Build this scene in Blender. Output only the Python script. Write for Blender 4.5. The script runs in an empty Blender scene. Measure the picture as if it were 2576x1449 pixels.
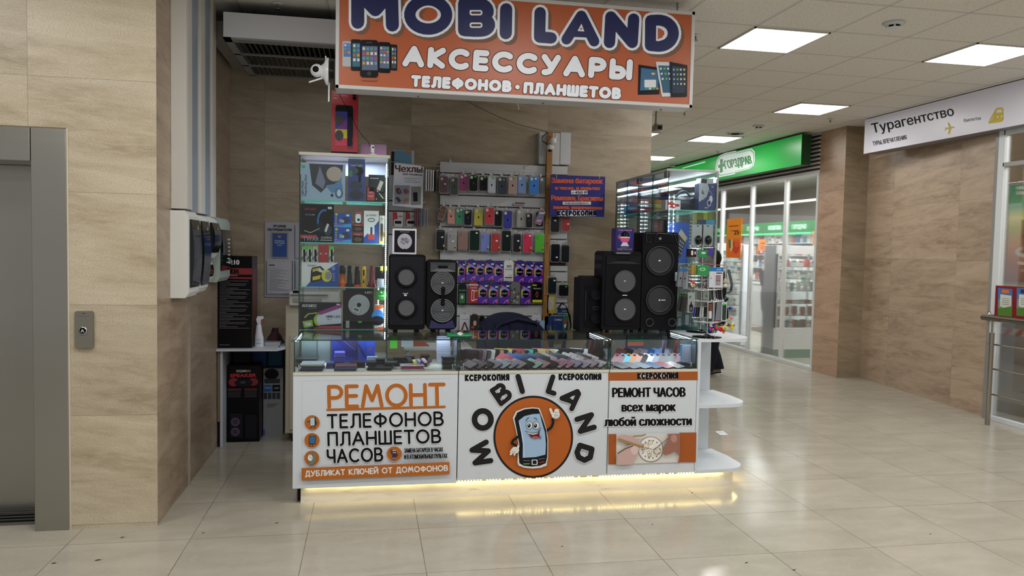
import bpy, bmesh, math, random
import numpy as np
from mathutils.geometry import delaunay_2d_cdt
from mathutils import Vector, Matrix
random.seed(7)
S = bpy.context.scene
COL = S.collection
# ---------------- camera, world, lights, exposure ----------------
F = 1939.83
CP, CY, CR = -0.0504, -0.1837, -0.0198
CAM = Vector((-0.2861, -3.6458, 1.5636))
_Z = Matrix.Rotation(CY, 3, 'Z'); _X = Matrix.Rotation(CP, 3, 'X'); _Y = Matrix.Rotation(CR, 3, 'Y')
ROT = _Z @ _X @ _Y
cam = bpy.data.cameras.new('camera'); cam.sensor_width = 36; cam.lens = 36*F/2576; cam.clip_end = 100
camo = bpy.data.objects.new('camera', cam); COL.objects.link(camo); S.camera = camo
R4 = Matrix((ROT.col[0], ROT.col[2], -ROT.col[1])).transposed().to_4x4()
camo.matrix_world = Matrix.Translation(CAM) @ R4
W = bpy.data.worlds.new('hall_light'); S.world = W; W.use_nodes = True
bg = W.node_tree.nodes['Background']; bg.inputs[0].default_value = (1.0, .98, .95, 1); bg.inputs[1].default_value = .36
S.view_settings.view_transform = 'Standard'; S.view_settings.look = 'None'; S.view_settings.gamma = 1
S.view_settings.use_curve_mapping = False; S.view_settings.exposure = 0.0
def area(name, loc, sx, sy, power, col=(1, .985, .955), rot=(0, 0, 0)):
    l = bpy.data.lights.new(name, 'AREA'); l.shape = 'RECTANGLE'; l.size = sx; l.size_y = sy; l.energy = power; l.color = col
    o = bpy.data.objects.new(name, l); COL.objects.link(o); o.location = loc; o.rotation_euler = rot; return o
CEIL = 3.2
# ceiling lights: far-left corner x, far y of each 0.6 m panel
PANELS = [(2.43, 2.19), (4.24, 2.16), (4.26, 4.64), (4.26, 7.1), (3.03, 7.1), (4.26, 9.5), (5.46, -.3), (4.24, -.3), (2.43, -.3), (.6, -.3), (-1.2, -.3),
          (4.24, -2.7), (2.43, -2.7), (.6, -2.7), (-1.2, -2.7), (-3.0, -.3), (-3., -2.7)]
for (px, py) in PANELS:
    area('ceiling_lamp', (px+.3, py-.3, CEIL-.03), .56, .56, 17 if py > 0 else 20)
def ray(u, v):
    return ROT @ Vector(((u-1288)/F, 1, -(v-724.5)/F))
def PX(x, u, v): d = ray(u, v); return CAM + d*((x-CAM.x)/d.x)
def PY(y, u, v): d = ray(u, v); return CAM + d*((y-CAM.y)/d.y)
def PZ(z, u, v): d = ray(u, v); return CAM + d*((z-CAM.z)/d.z)

# ---------------- materials ----------------
def lin(c): c /= 255; return c/12.92 if c <= .04045 else ((c+.055)/1.055)**2.4
def hx(h): h = h.lstrip('#'); return tuple(lin(int(h[i:i+2], 16)) for i in (0, 2, 4))+(1,)
_M = {}
def mat(h, rough=.5, metal=0., emit=0., coat=0., bump=0., bs=14):
    k = (h, rough, metal, emit, coat, bump)
    if k in _M: return _M[k]
    m = bpy.data.materials.new('paint_'+h.strip('#')); m.use_nodes = True; n = m.node_tree; b = n.nodes['Principled BSDF']
    b.inputs['Base Color'].default_value = hx(h); b.inputs['Roughness'].default_value = rough; b.inputs['Metallic'].default_value = metal
    if emit: b.inputs['Emission Color'].default_value = hx(h); b.inputs['Emission Strength'].default_value = emit
    if coat: b.inputs['Coat Weight'].default_value = coat; b.inputs['Coat Roughness'].default_value = .05
    if max(hx(h)[:3]) < .03: b.inputs['Specular IOR Level'].default_value = .16
    # a faint procedural mottling so nothing is perfectly flat
    ns = n.nodes.new('ShaderNodeTexNoise'); ns.inputs['Scale'].default_value = bs
    tc = n.nodes.new('ShaderNodeTexCoord'); n.links.new(tc.outputs['Object'], ns.inputs['Vector'])
    mr = n.nodes.new('ShaderNodeMapRange'); mr.inputs[3].default_value = max(0, rough-.015); mr.inputs[4].default_value = min(1, rough+.015)
    n.links.new(ns.outputs['Fac'], mr.inputs[0]); n.links.new(mr.outputs[0], b.inputs['Roughness'])
    if bump:
        bp = n.nodes.new('ShaderNodeBump'); bp.inputs['Strength'].default_value = bump; bp.inputs['Distance'].default_value = .002
        n.links.new(ns.outputs['Fac'], bp.inputs['Height']); n.links.new(bp.outputs[0], b.inputs['Normal'])
    _M[k] = m; return m
def glassy(name, tint, refl=.06, gl=(1, 1, 1, 1), rough=.02):
    m = bpy.data.materials.new(name); m.use_nodes = True; n = m.node_tree; n.nodes.clear()
    o = n.nodes.new('ShaderNodeOutputMaterial'); t = n.nodes.new('ShaderNodeBsdfTransparent'); g = n.nodes.new('ShaderNodeBsdfGlossy')
    t.inputs[0].default_value = tint; g.inputs['Roughness'].default_value = rough; g.inputs[0].default_value = gl
    f = n.nodes.new('ShaderNodeFresnel'); f.inputs[0].default_value = 1.5
    a = n.nodes.new('ShaderNodeMath'); a.operation = 'MULTIPLY_ADD'; a.inputs[1].default_value = .8; a.inputs[2].default_value = refl-.03
    mx = n.nodes.new('ShaderNodeMixShader')
    n.links.new(f.outputs[0], a.inputs[0]); n.links.new(a.outputs[0], mx.inputs[0]); n.links.new(t.outputs[0], mx.inputs[1]); n.links.new(g.outputs[0], mx.inputs[2]); n.links.new(mx.outputs[0], o.inputs[0])
    return m
GLASS = glassy('clear_glass', (.95, .985, .975, 1), .03)
SHOPGLASS = glassy('shop_glass', (.97, .98, .98, 1), .035)
BLISTER = glassy('clear_plastic', (.9, .9, .9, 1), .05, rough=.2)
BAG = glassy('clear_bag', (.97, .97, .98, 1), .009, rough=.3)
SMOKE = glassy('smoked_plastic', (.10, .11, .12, 1), .05, rough=.05)
EDGE = mat('#0d3b33', .15)
EDGEL = mat('#6fd6c4', .15)
MIRROR = mat('#dfe3e3', .03, 1)
def P(nt, t, **kw):
    n = nt.nodes.new(t)
    for k, v in kw.items(): setattr(n, k, v)
    return n
def mth(nt, op, a, b=None, c=None):
    n = P(nt, 'ShaderNodeMath', operation=op)
    for i, x in enumerate((a, b, c)):
        if x is None: continue
        if isinstance(x, (int, float)): n.inputs[i].default_value = x
        else: nt.links.new(x, n.inputs[i])
    return n.outputs[0]
def gridmask(nt, c, pitch, off, w):
    """1 on the joint lines of a grid along one coordinate"""
    t = mth(nt, 'DIVIDE', mth(nt, 'SUBTRACT', c, off), pitch)
    fr = mth(nt, 'FRACT', t)
    d = mth(nt, 'MINIMUM', fr, mth(nt, 'SUBTRACT', 1., fr))
    return mth(nt, 'LESS_THAN', d, w/pitch/2), mth(nt, 'FLOOR', t)
def mixc(nt, f, a, b, mode='MIX'):
    n = P(nt, 'ShaderNodeMix', data_type='RGBA', blend_type=mode)
    if isinstance(f, (int, float)): n.inputs[0].default_value = f
    else: nt.links.new(f, n.inputs[0])
    for i, x in ((6, a), (7, b)):
        if isinstance(x, tuple): n.inputs[i].default_value = x
        else: nt.links.new(x, n.inputs[i])
    return n.outputs[2]
def ramp(nt, f, stops):
    r = P(nt, 'ShaderNodeValToRGB'); e = r.color_ramp.elements
    while len(e) < len(stops): e.new(.5)
    for i, (p, c) in enumerate(stops): e[i].position = p; e[i].color = c if isinstance(c, tuple) else hx(c)
    nt.links.new(f, r.inputs[0]); return r.outputs[0]
def noise(nt, vec, scale, detail=4, dist=0., rough=.5):
    n = P(nt, 'ShaderNodeTexNoise'); n.inputs['Scale'].default_value = scale; n.inputs['Detail'].default_value = detail
    n.inputs['Distortion'].default_value = dist; n.inputs['Roughness'].default_value = rough
    nt.links.new(vec, n.inputs['Vector']); return n.outputs['Fac']
def newmat(name):
    m = bpy.data.materials.new(name); m.use_nodes = True; return m, m.node_tree, m.node_tree.nodes['Principled BSDF']
def pos(nt):
    g = P(nt, 'ShaderNodeNewGeometry'); s = P(nt, 'ShaderNodeSeparateXYZ'); nt.links.new(g.outputs['Position'], s.inputs[0])
    return g.outputs['Position'], s.outputs
def comb(nt, x, y, z):
    c = P(nt, 'ShaderNodeCombineXYZ')
    for i, v in enumerate((x, y, z)):
        if isinstance(v, (int, float)): c.inputs[i].default_value = v
        else: nt.links.new(v, c.inputs[i])
    return c.outputs[0]
def stone(name, ax, c1, c2, c3, pu=1.2, ou=0., pv=.6, ov=.02, veil=.5, rough=.35, spec=.9):
    m, nt, b = newmat(name); P_, s = pos(nt); u = s[ax]; v = s[2]
    gu, fu = gridmask(nt, u, pu, ou, .0035); gv, fv = gridmask(nt, v, pv, ov, .0035)
    wn = P(nt, 'ShaderNodeTexWhiteNoise', noise_dimensions='2D'); nt.links.new(comb(nt, fu, fv, 0), wn.inputs['Vector'])
    sl = mth(nt, 'MULTIPLY', wn.outputs['Value'], 9.)
    vw = mth(nt, 'ADD', mth(nt, 'MULTIPLY', v, 4.2), mth(nt, 'MULTIPLY', u, .35))
    nv = noise(nt, comb(nt, mth(nt, 'MULTIPLY', u, .75), sl, vw), 1.5, 7, 1.1, .6)
    nf = noise(nt, comb(nt, mth(nt, 'MULTIPLY', u, 2.), sl, mth(nt, 'MULTIPLY', vw, 2.2)), 3.5, 8, .8, .7)
    col = ramp(nt, nv, [(.30, c3), (.48, c2), (.68, c1)])
    col = mixc(nt, mth(nt, 'MULTIPLY', ramp(nt, nf, [(.42, (0, 0, 0, 1)), (.62, (1, 1, 1, 1))]), veil), col, hx(c1))
    sp = noise(nt, comb(nt, u, 0, mth(nt, 'MULTIPLY', v, 1.5)), 120, 3)
    col = mixc(nt, mth(nt, 'MULTIPLY', ramp(nt, sp, [(.45, (0, 0, 0, 1)), (.7, (1, 1, 1, 1))]), spec*.35), col, hx(c3))
    tone = P(nt, 'ShaderNodeHueSaturation'); nt.links.new(col, tone.inputs['Color'])
    nt.links.new(mth(nt, 'MULTIPLY_ADD', wn.outputs['Value'], .16, .92), tone.inputs['Value'])
    j = mth(nt, 'MAXIMUM', gu, gv)
    nt.links.new(mixc(nt, mth(nt, 'MULTIPLY', j, .45), tone.outputs[0], hx('#6b5a48')), b.inputs['Base Color'])
    b.inputs['Roughness'].default_value = rough
    bp = P(nt, 'ShaderNodeBump'); bp.inputs['Strength'].default_value = .25; bp.inputs['Distance'].default_value = .003
    nt.links.new(mth(nt, 'ADD', sp, nf), bp.inputs['Height']); nt.links.new(bp.outputs[0], b.inputs['Normal'])
    return m
ST_FRONT = stone('stone_front', 0, '#cabfa9', '#b6a88f', '#9a8a70', ou=-2.05, spec=1.7)
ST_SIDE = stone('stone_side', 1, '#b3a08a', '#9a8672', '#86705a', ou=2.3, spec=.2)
ST_BACK = stone('stone_back_shaded', 0, '#afa08a', '#9c8d77', '#877862', ou=.053, ov=.2)  # same stone, tones lowered so the back wall's shade sits in the colour
ST_RIGHT = stone('stone_right', 1, '#c3ae98', '#ab9680', '#917b66', ou=4.65, pv=.62, ov=.3, spec=.3)
ST_PILLAR = stone('stone_pillar', 1, '#c2a48c', '#b0927a', '#967a62', ou=5.0, pv=1.9, ov=.5, spec=.3)
ST_PILLAR2 = stone('stone_pillar_face', 0, '#a3937c', '#8f7f68', '#796a54', ou=5.0, pv=1.25, ov=.2, spec=.3)
def floormat():
    m, nt, b = newmat('polished_tiles'); P_, s = pos(nt)
    gu, fu = gridmask(nt, s[0], .6, .0, .0042); gv, fv = gridmask(nt, s[1], .592, .0, .0038)
    wn = P(nt, 'ShaderNodeTexWhiteNoise', noise_dimensions='2D'); nt.links.new(comb(nt, fu, fv, 0), wn.inputs['Vector'])
    n1 = noise(nt, comb(nt, mth(nt, 'MULTIPLY', s[0], .8), mth(nt, 'MULTIPLY', s[1], 2.), wn.outputs['Value']), 3, 6, .5)
    n2 = noise(nt, P_, 14, 6, 1.5, .7)
    col = ramp(nt, n1, [(.3, '#a09b8f'), (.7, '#afa99c')])
    col = mixc(nt, mth(nt, 'MULTIPLY', ramp(nt, n2, [(.5, (0, 0, 0, 1)), (.75, (1, 1, 1, 1))]), .25), col, hx('#c0bbb0'))
    tone = P(nt, 'ShaderNodeHueSaturation'); nt.links.new(col, tone.inputs['Color'])
    nt.links.new(mth(nt, 'MULTIPLY_ADD', wn.outputs['Value'], .05, .97), tone.inputs['Value'])
    n3 = noise(nt, P_, 3.1, 2)
    j = mth(nt, 'MULTIPLY', mth(nt, 'MAXIMUM', gu, gv), mth(nt, 'MULTIPLY_ADD', n3, 1.1, .1))
    nt.links.new(mixc(nt, j, tone.outputs[0], hx('#4a4036')), b.inputs['Base Color'])
    nt.links.new(mth(nt, 'MULTIPLY_ADD', noise(nt, P_, 5, 4), .10, .10), b.inputs['Roughness'])
    b.inputs['Specular IOR Level'].default_value = .26
    return m
FLOOR = floormat()
def ceilmat():
    m, nt, b = newmat('mineral_ceiling_tiles'); P_, s = pos(nt)
    gu, _ = gridmask(nt, s[0], .604, 2.43, .024); gv, _ = gridmask(nt, s[1], .614, 2.19, .024)
    du, _ = gridmask(nt, s[0], .604, 2.442, .004); dv, _ = gridmask(nt, s[1], .614, 2.178, .004)
    sp = noise(nt, P_, 85, 3, 0, .7)
    col = ramp(nt, sp, [(.36, '#a8a49c'), (.43, '#e2dfd8')])
    col = mixc(nt, mth(nt, 'MAXIMUM', gu, gv), col, hx('#cfcdc6'))
    col = mixc(nt, mth(nt, 'MULTIPLY', mth(nt, 'MAXIMUM', du, dv), .7), col, hx('#4d4b47'))
    nt.links.new(col, b.inputs['Base Color']); b.inputs['Roughness'].default_value = .9
    return m
CEILM = ceilmat()
def steel(name, h='#a5a39c', r=.2, ax=2, s1=2., s2=300):
    m, nt, b = newmat(name); P_, s = pos(nt)
    b.inputs['Metallic'].default_value = .9
    sc = [1., 1., 1.]; sc[ax] = .01
    n = noise(nt, comb(nt, mth(nt, 'MULTIPLY', s[0], sc[0]), mth(nt, 'MULTIPLY', s[1], sc[1]), mth(nt, 'MULTIPLY', s[2], sc[2])), s2, 3)
    w = noise(nt, comb(nt, 0, 0, s[2]), s1, 3, .5)
    nt.links.new(mth(nt, 'MULTIPLY_ADD', n, .06, r), b.inputs['Roughness']); b.inputs['Base Color'].default_value = hx(h)
    bp = P(nt, 'ShaderNodeBump'); bp.inputs['Strength'].default_value = .15; bp.inputs['Distance'].default_value = .02
    nt.links.new(w, bp.inputs['Height']); nt.links.new(bp.outputs[0], b.inputs['Normal'])
    return m
STEEL = steel('brushed_steel'); CHROME = mat('#d8d8d8', .12, 1); DCHROME = mat('#8a8a88', .2, 1)
def wood(name, a, c, ax=2):
    m, nt, b = newmat(name); P_, s = pos(nt)
    f = [30., 30., 30.]; f[ax] = 2.5
    n = noise(nt, comb(nt, mth(nt, 'MULTIPLY', s[0], f[0]), mth(nt, 'MULTIPLY', s[1], f[1]), mth(nt, 'MULTIPLY', s[2], f[2])), 1.5, 5, 1.2)
    nt.links.new(ramp(nt, n, [(.35, a), (.65, c)]), b.inputs['Base Color']); b.inputs['Roughness'].default_value = .55; return m
PINE = wood('pine_wood', '#7d5322', '#a9783a')
def dirtywhite():
    m, nt, b = newmat('scuffed_plinth'); P_, s = pos(nt)
    n = noise(nt, comb(nt, mth(nt, 'MULTIPLY', s[0], .5), s[1], mth(nt, 'MULTIPLY', s[2], 3)), 9, 8, .6, .75)
    n2 = noise(nt, P_, 3, 2)
    f = mth(nt, 'MULTIPLY', ramp(nt, n, [(.52, (0, 0, 0, 1)), (.66, (1, 1, 1, 1))]), ramp(nt, n2, [(.45, (0, 0, 0, 1)), (.6, (1, 1, 1, 1))]))
    nt.links.new(mixc(nt, mth(nt, 'MULTIPLY', f, .55), hx('#ded8cc'), hx('#8d8270')), b.inputs['Base Color']); b.inputs['Roughness'].default_value = .4; return m
PLINTH = dirtywhite()
WHITE = mat('#d0d7df', .28); WHITE2 = mat('#d6d8da', .4); CREAM = mat('#cfc8b8', .4); BLACK = mat('#0b0b0d', .35); MBLACK = mat('#101013', .6, bump=.2)

# ---------------- mesh builder ----------------
def arc(cx, cy, rx, ry, a0, a1, n=8):
    return [(cx+rx*math.cos(math.radians(a0+(a1-a0)*i/n)), cy+ry*math.sin(math.radians(a0+(a1-a0)*i/n))) for i in range(n+1)]
def rr(x0, x1, y0, y1, r, n=5):
    r = min(r, (x1-x0)/2-1e-5, (y1-y0)/2-1e-5)
    return arc(x1-r, y1-r, r, r, 0, 90, n)+arc(x0+r, y1-r, r, r, 90, 180, n)+arc(x0+r, y0+r, r, r, 180, 270, n)+arc(x1-r, y0+r, r, r, 270, 360, n)
class MB:
    def __init__(s): s.v = []; s.f = []; s.m = []; s.s = []; s.mats = []; s.M = Matrix.Identity(4)
    def mi(s, m):
        if m not in s.mats: s.mats.append(m)
        return s.mats.index(m)
    def add(s, vs, fs, m, smooth=False):
        b = len(s.v); s.v += [tuple(s.M @ Vector(p)) for p in vs]; k = s.mi(m)
        for f in fs: s.f.append([b+i for i in f]); s.m.append(k); s.s.append(smooth)
        return s
    def box(s, x0, x1, y0, y1, z0, z1, m, faces=None):
        v = [(x, y, z) for z in (z0, z1) for y in (y0, y1) for x in (x0, x1)]
        F_ = {'b': (0, 2, 3, 1), 't': (4, 5, 7, 6), 'f': (0, 1, 5, 4), 'k': (2, 6, 7, 3), 'l': (0, 4, 6, 2), 'r': (1, 3, 7, 5)}
        if faces is None: return s.add(v, list(F_.values()), m)
        for k, f in F_.items(): s.add(v, [f], faces.get(k, m))
        return s
    def glass(s, x0, x1, y0, y1, z0, z1, gm=None, em=None):
        """glass sheet: the two big faces clear, the four thin edges green"""
        gm = gm or GLASS; em = em or EDGE; d = (x1-x0, y1-y0, z1-z0); k = d.index(min(d))
        fs = {0: 'lr', 1: 'fk', 2: 'bt'}[k]
        return s.box(x0, x1, y0, y1, z0, z1, em, {fs[0]: gm, fs[1]: gm})
    def prism(s, pts, a, b, m, axis='z', side=None, smooth=False):
        """extrude a 2D outline; axis z: (x,y), y: (x,z), x: (y,z)"""
        mk = {'z': lambda p, t: (p[0], p[1], t), 'y': lambda p, t: (p[0], t, p[1]), 'x': lambda p, t: (t, p[0], p[1])}[axis]
        n = len(pts); v = [mk(p, a) for p in pts]+[mk(p, b) for p in pts]
        fl = axis == 'y'
        c1 = list(range(n)); c2 = [n+i for i in range(n)]
        s.add(v, [c1 if fl else c1[::-1], c2[::-1] if fl else c2], m)
        s.add(v, [((i, i+n, (i+1) % n+n, (i+1) % n) if fl else (i, (i+1) % n, (i+1) % n+n, i+n)) for i in range(n)], side or m, smooth)
        return s
    def lathe(s, prof, m, c=(0, 0, 0), axis='z', n=24, smooth=True, caps=True):
        """profile [(radius, height)] turned about an axis through c"""
        def mk(r, a, h):
            x, y = r*math.cos(a), r*math.sin(a)
            p = {'z': (x, y, h), 'y': (x, -h, y), 'x': (h, x, y)}[axis]
            return (c[0]+p[0], c[1]+p[1], c[2]+p[2])
        v = [mk(r, 2*math.pi*i/n, h) for r, h in prof for i in range(n)]
        f = [(k*n+i, k*n+(i+1) % n, (k+1)*n+(i+1) % n, (k+1)*n+i) for k in range(len(prof)-1) for i in range(n)]
        s.add(v, f, m, smooth)
        if caps:
            if prof[0][0] > 1e-5: s.add(v[:n], [list(range(n))[::-1]], m)
            if prof[-1][0] > 1e-5: s.add(v[-n:], [list(range(n))], m)
        return s
    def cyl(s, c, r, h, m, axis='z', n=20): return s.lathe([(r, 0), (r, h)], m, c, axis, n)
    def ball(s, c, r, m, n=14, sz=1.):
        return s.lathe([(max(1e-4, r*math.sin(math.pi*k/8)), -r*sz*math.cos(math.pi*k/8)) for k in range(9)], m, c, 'z', n)
    def tube(s, pts, r, m, n=8, closed=False):
        pts = [Vector(p) for p in pts]; N = len(pts); rs = r if isinstance(r, (list, tuple)) else [r]*N
        up = Vector((.13, .21, .97)); V = []
        for i, p in enumerate(pts):
            t = (pts[min(i+1, N-1)]-pts[max(i-1, 0)]).normalized()
            a = t.cross(up); a = a.normalized() if a.length > 1e-4 else Vector((1, 0, 0)); b = t.cross(a).normalized()
            V += [tuple(p+(a*math.cos(2*math.pi*k/n)+b*math.sin(2*math.pi*k/n))*rs[i]) for k in range(n)]
        f = [(i*n+k, i*n+(k+1) % n, (i+1)*n+(k+1) % n, (i+1)*n+k) for i in range(N-1) for k in range(n)]
        s.add(V, f, m, True); s.add(V[:n], [list(range(n))[::-1]], m); s.add(V[-n:], [list(range(n))], m); return s
    def loft(s, rings, m, n=14, cap=True):
        """rings: (centre, rx, ry[, axis a, axis b])"""
        V = []
        for g in rings:
            c = Vector(g[0]); a = Vector(g[3]) if len(g) > 3 else Vector((1, 0, 0)); b = Vector(g[4]) if len(g) > 4 else Vector((0, 1, 0))
            V += [tuple(c+a*g[1]*math.cos(2*math.pi*k/n)+b*g[2]*math.sin(2*math.pi*k/n)) for k in range(n)]
        s.add(V, [(i*n+k, i*n+(k+1) % n, (i+1)*n+(k+1) % n, (i+1)*n+k) for i in range(len(rings)-1) for k in range(n)], m, True)
        if cap: s.add(V[:n], [list(range(n))[::-1]], m); s.add(V[-n:], [list(range(n))], m)
        return s
    def build(s, name, parent=None, bevel=0, loc=None, seg=1):
        me = bpy.data.meshes.new(name)
        off = Vector(loc) if loc is not None else (parent_base(parent) if parent else Vector((0, 0, 0)))
        me.from_pydata([tuple(Vector(v)-off) for v in s.v], [], s.f)
        for m in s.mats: me.materials.append(m)
        me.polygons.foreach_set('material_index', s.m); me.polygons.foreach_set('use_smooth', s.s); me.update()
        o = bpy.data.objects.new(name, me); COL.objects.link(o)
        if parent: o.parent = parent; o.location = off-parent_base(parent)
        else: o.location = off
        if bevel:
            md = o.modifiers.new('bevel', 'BEVEL'); md.width = bevel; md.segments = seg; md.limit_method = 'ANGLE'; md.angle_limit = math.radians(50)
        return o
def parent_base(o):
    v = Vector((0, 0, 0))
    while o: v = v+o.location; o = o.parent
    return v
def tag(o, label, cat, group=None, kind=None):
    if label: o['label'] = label
    if cat: o['category'] = cat
    if group: o['group'] = group
    if kind: o['kind'] = kind
    return o
def thing(name, loc, label, cat, group=None):
    o = bpy.data.objects.new(name, None); o.empty_display_size = .05; COL.objects.link(o); o.location = loc
    return tag(o, label, cat, group)
def struct(o): o['kind'] = 'structure'; return o

# ---------------- text and flat printing ----------------
_T = {}
def textpolys(t):
    """outline of a line of type, filled by winding number"""
    if t not in _T:
        cu = bpy.data.curves.new('t', 'FONT'); cu.body = t; cu.size = 1; cu.resolution_u = 3; cu.fill_mode = 'NONE'
        o = bpy.data.objects.new('t', cu); me = bpy.data.meshes.new_from_object(o)
        V = np.array([(v.co.x, v.co.y) for v in me.vertices]).reshape(-1, 2); E = np.array([tuple(x.vertices) for x in me.edges]).reshape(-1, 2)
        bpy.data.objects.remove(o); bpy.data.curves.remove(cu); bpy.data.meshes.remove(me)
        if len(V) < 3: _T[t] = ([], []); return _T[t]
        r = delaunay_2d_cdt([Vector(v) for v in V], [tuple(int(k) for k in x) for x in E], [], 0, 1e-5)
        P_ = np.array([(v.x, v.y) for v in r[0]]); T_ = np.array([f[:3] for f in r[2]]); C_ = P_[T_].mean(1)
        lo, hi = E.min(1), E.max(1); c_ = hi-lo > 1; a, b = V[np.where(c_, hi, lo)], V[np.where(c_, lo, hi)]; keep = []
        for i, (cx, cy) in enumerate(C_):
            A, B = a, b
            up = (A[:, 1] <= cy) & (B[:, 1] > cy); dn = (A[:, 1] > cy) & (B[:, 1] <= cy)
            side = (B[:, 0]-A[:, 0])*(cy-A[:, 1])-(cx-A[:, 0])*(B[:, 1]-A[:, 1])
            if int((up & (side > 0)).sum())-int((dn & (side < 0)).sum()) != 0: keep.append(i)
        _T[t] = ([tuple(p) for p in P_], [list(int(q) for q in T_[i]) for i in keep])
    return _T[t]
# rounded stroke lettering: cap height 1; (advance width, strokes)
A_ = arc
GL = {
 'М': (.95, [[(.02, 0), (.2, 1), (.475, .28), (.75, 1), (.93, 0)]]), 'M': (.95, [[(.0, 0), (.0, 1), (.475, .35), (.95, 1), (.95, 0)]]),
 'О': (.9, [A_(.45, .5, .45, .5, 0, 360, 24)]),
 'В': (.62, [[(0, 0), (0, 1)], [(0, 1), (.3, 1)]+A_(.3, .76, .26, .24, 90, -90, 8)+[(0, .52)], [(0, .52), (.34, .52)]+A_(.34, .26, .28, .26, 90, -90, 8)+[(0, 0)]]),
 'I': (.0, [[(0, 0), (0, 1)]]), 'L': (.5, [[(0, 1), (0, 0), (.5, 0)]]), 'А': (.8, [[(0, 0), (.4, 1), (.8, 0)], [(.14, .33), (.66, .33)]]),
 'N': (.72, [[(0, 0), (0, 1), (.72, 0), (.72, 1)]]), 'D': (.7, [[(0, 0), (0, 1), (.25, 1)]+A_(.25, .5, .45, .5, 90, -90, 10)+[(0, 0)]]),
 'Р': (.6, [[(0, 0), (0, 1), (.3, 1)]+A_(.3, .72, .3, .28, 90, -90, 8)+[(0, .44)]]), 'Е': (.5, [[(.5, 1), (0, 1), (0, 0), (.5, 0)], [(0, .52), (.46, .52)]]),
 'Н': (.68, [[(0, 0), (0, 1)], [(.68, 0), (.68, 1)], [(0, .5), (.68, .5)]]), 'Т': (.66, [[(0, 1), (.66, 1)], [(.33, 1), (.33, 0)]]),
 'Л': (.68, [[(0, 0), (.08, .02)]+A_(.06, .25, .12, .22, -70, 0, 4)+[(.2, 1), (.68, 1), (.68, 0)]]),
 'Ф': (.9, [A_(.45, .52, .42, .33, 0, 360, 20), [(.45, 1), (.45, 0)]]), 'П': (.66, [[(0, 0), (0, 1), (.66, 1), (.66, 0)]]),
 'Ш': (.9, [[(0, 1), (0, 0), (.9, 0), (.9, 1)], [(.45, 1), (.45, 0)]]), 'Ч': (.6, [[(0, 1), (0, .6)]+A_(.25, .6, .25, .22, 180, 270, 5)+[(.6, .38)], [(.6, 1), (.6, 0)]]),
 'С': (.78, [A_(.45, .5, .45, .5, 50, 310, 18)]), 'Д': (.8, [[(0, -.2), (0, 0), (.8, 0), (.8, -.2)], [(.1, 0), (.25, 1), (.68, 1), (.68, 0)]]),
 'У': (.68, [[(0, 1), (.36, .38)], [(.68, 1), (.3, .08), (.12, 0), (.04, 0)]]), 'Б': (.58, [[(.52, 1), (0, 1), (0, 0), (.3, 0)]+A_(.3, .28, .28, .28, -90, 90, 8)+[(0, .56)]]),
 'И': (.68, [[(0, 1), (0, 0), (.68, 1), (.68, 0)]]), 'Й': (.68, [[(0, 1), (0, 0), (.68, 1), (.68, 0)], A_(.34, 1.28, .16, .1, 180, 360, 6)]),
 'К': (.6, [[(0, 0), (0, 1)], [(.6, 1), (.02, .5), (.6, 0)]]), 'Ю': (1.02, [[(0, 0), (0, 1)], [(0, .5), (.26, .5)], A_(.64, .5, .38, .5, 0, 360, 20)]),
 'Ы': (.86, [[(0, 1), (0, 0), (.3, 0)]+A_(.3, .27, .25, .27, -90, 90, 8)+[(0, .54)], [(.86, 0), (.86, 1)]]), 'Я': (.6, [[(.6, 0), (.6, 1), (.3, 1)]+A_(.3, .74, .3, .26, 90, 270, 8)+[(.6, .48)], [(.3, .48), (0, 0)]]),
 'З': (.6, [A_(.28, .76, .26, .24, 140, -90, 9)+[(.2, .52)], [(.28, .52)]+A_(.28, .26, .3, .26, 90, -150, 9)]),
 'Г': (.5, [[(0, 0), (0, 1), (.5, 1)]]), 'Ь': (.56, [[(0, 1), (0, 0), (.3, 0)]+A_(.3, .27, .25, .27, -90, 90, 8)+[(0, .54)]]), 'Х': (.66, [[(0, 0), (.66, 1)], [(0, 1), (.66, 0)]]),
 'Э': (.7, [A_(.25, .5, .42, .5, -130, 130, 14), [(.2, .5), (.65, .5)]]), ' ': (.3, []), '.': (0, [[(0, 0), (.01, 0)]]), ',': (.1, [[(.05, 0), (0, -.15)]]), '•': (.1, [[(.05, .5), (.06, .5)]]),
}
for a_, b_ in (('O', 'О'), ('B', 'В'), ('A', 'А'), ('P', 'Р'), ('E', 'Е'), ('H', 'Н'), ('T', 'Т'), ('C', 'С'), ('K', 'К'), ('X', 'Х')): GL[a_] = GL[b_]
def union2(polys):
    vs = []; fs = []
    for p in polys:
        b_ = len(vs); vs += [Vector(q) for q in p]; fs.append(list(range(b_, b_+len(p))))
    r = delaunay_2d_cdt(vs, [], fs, 0, 1e-4)
    return [(v.x, v.y) for v in r[0]], [list(f) for f, o in zip(r[2], r[5]) if o]
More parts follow.
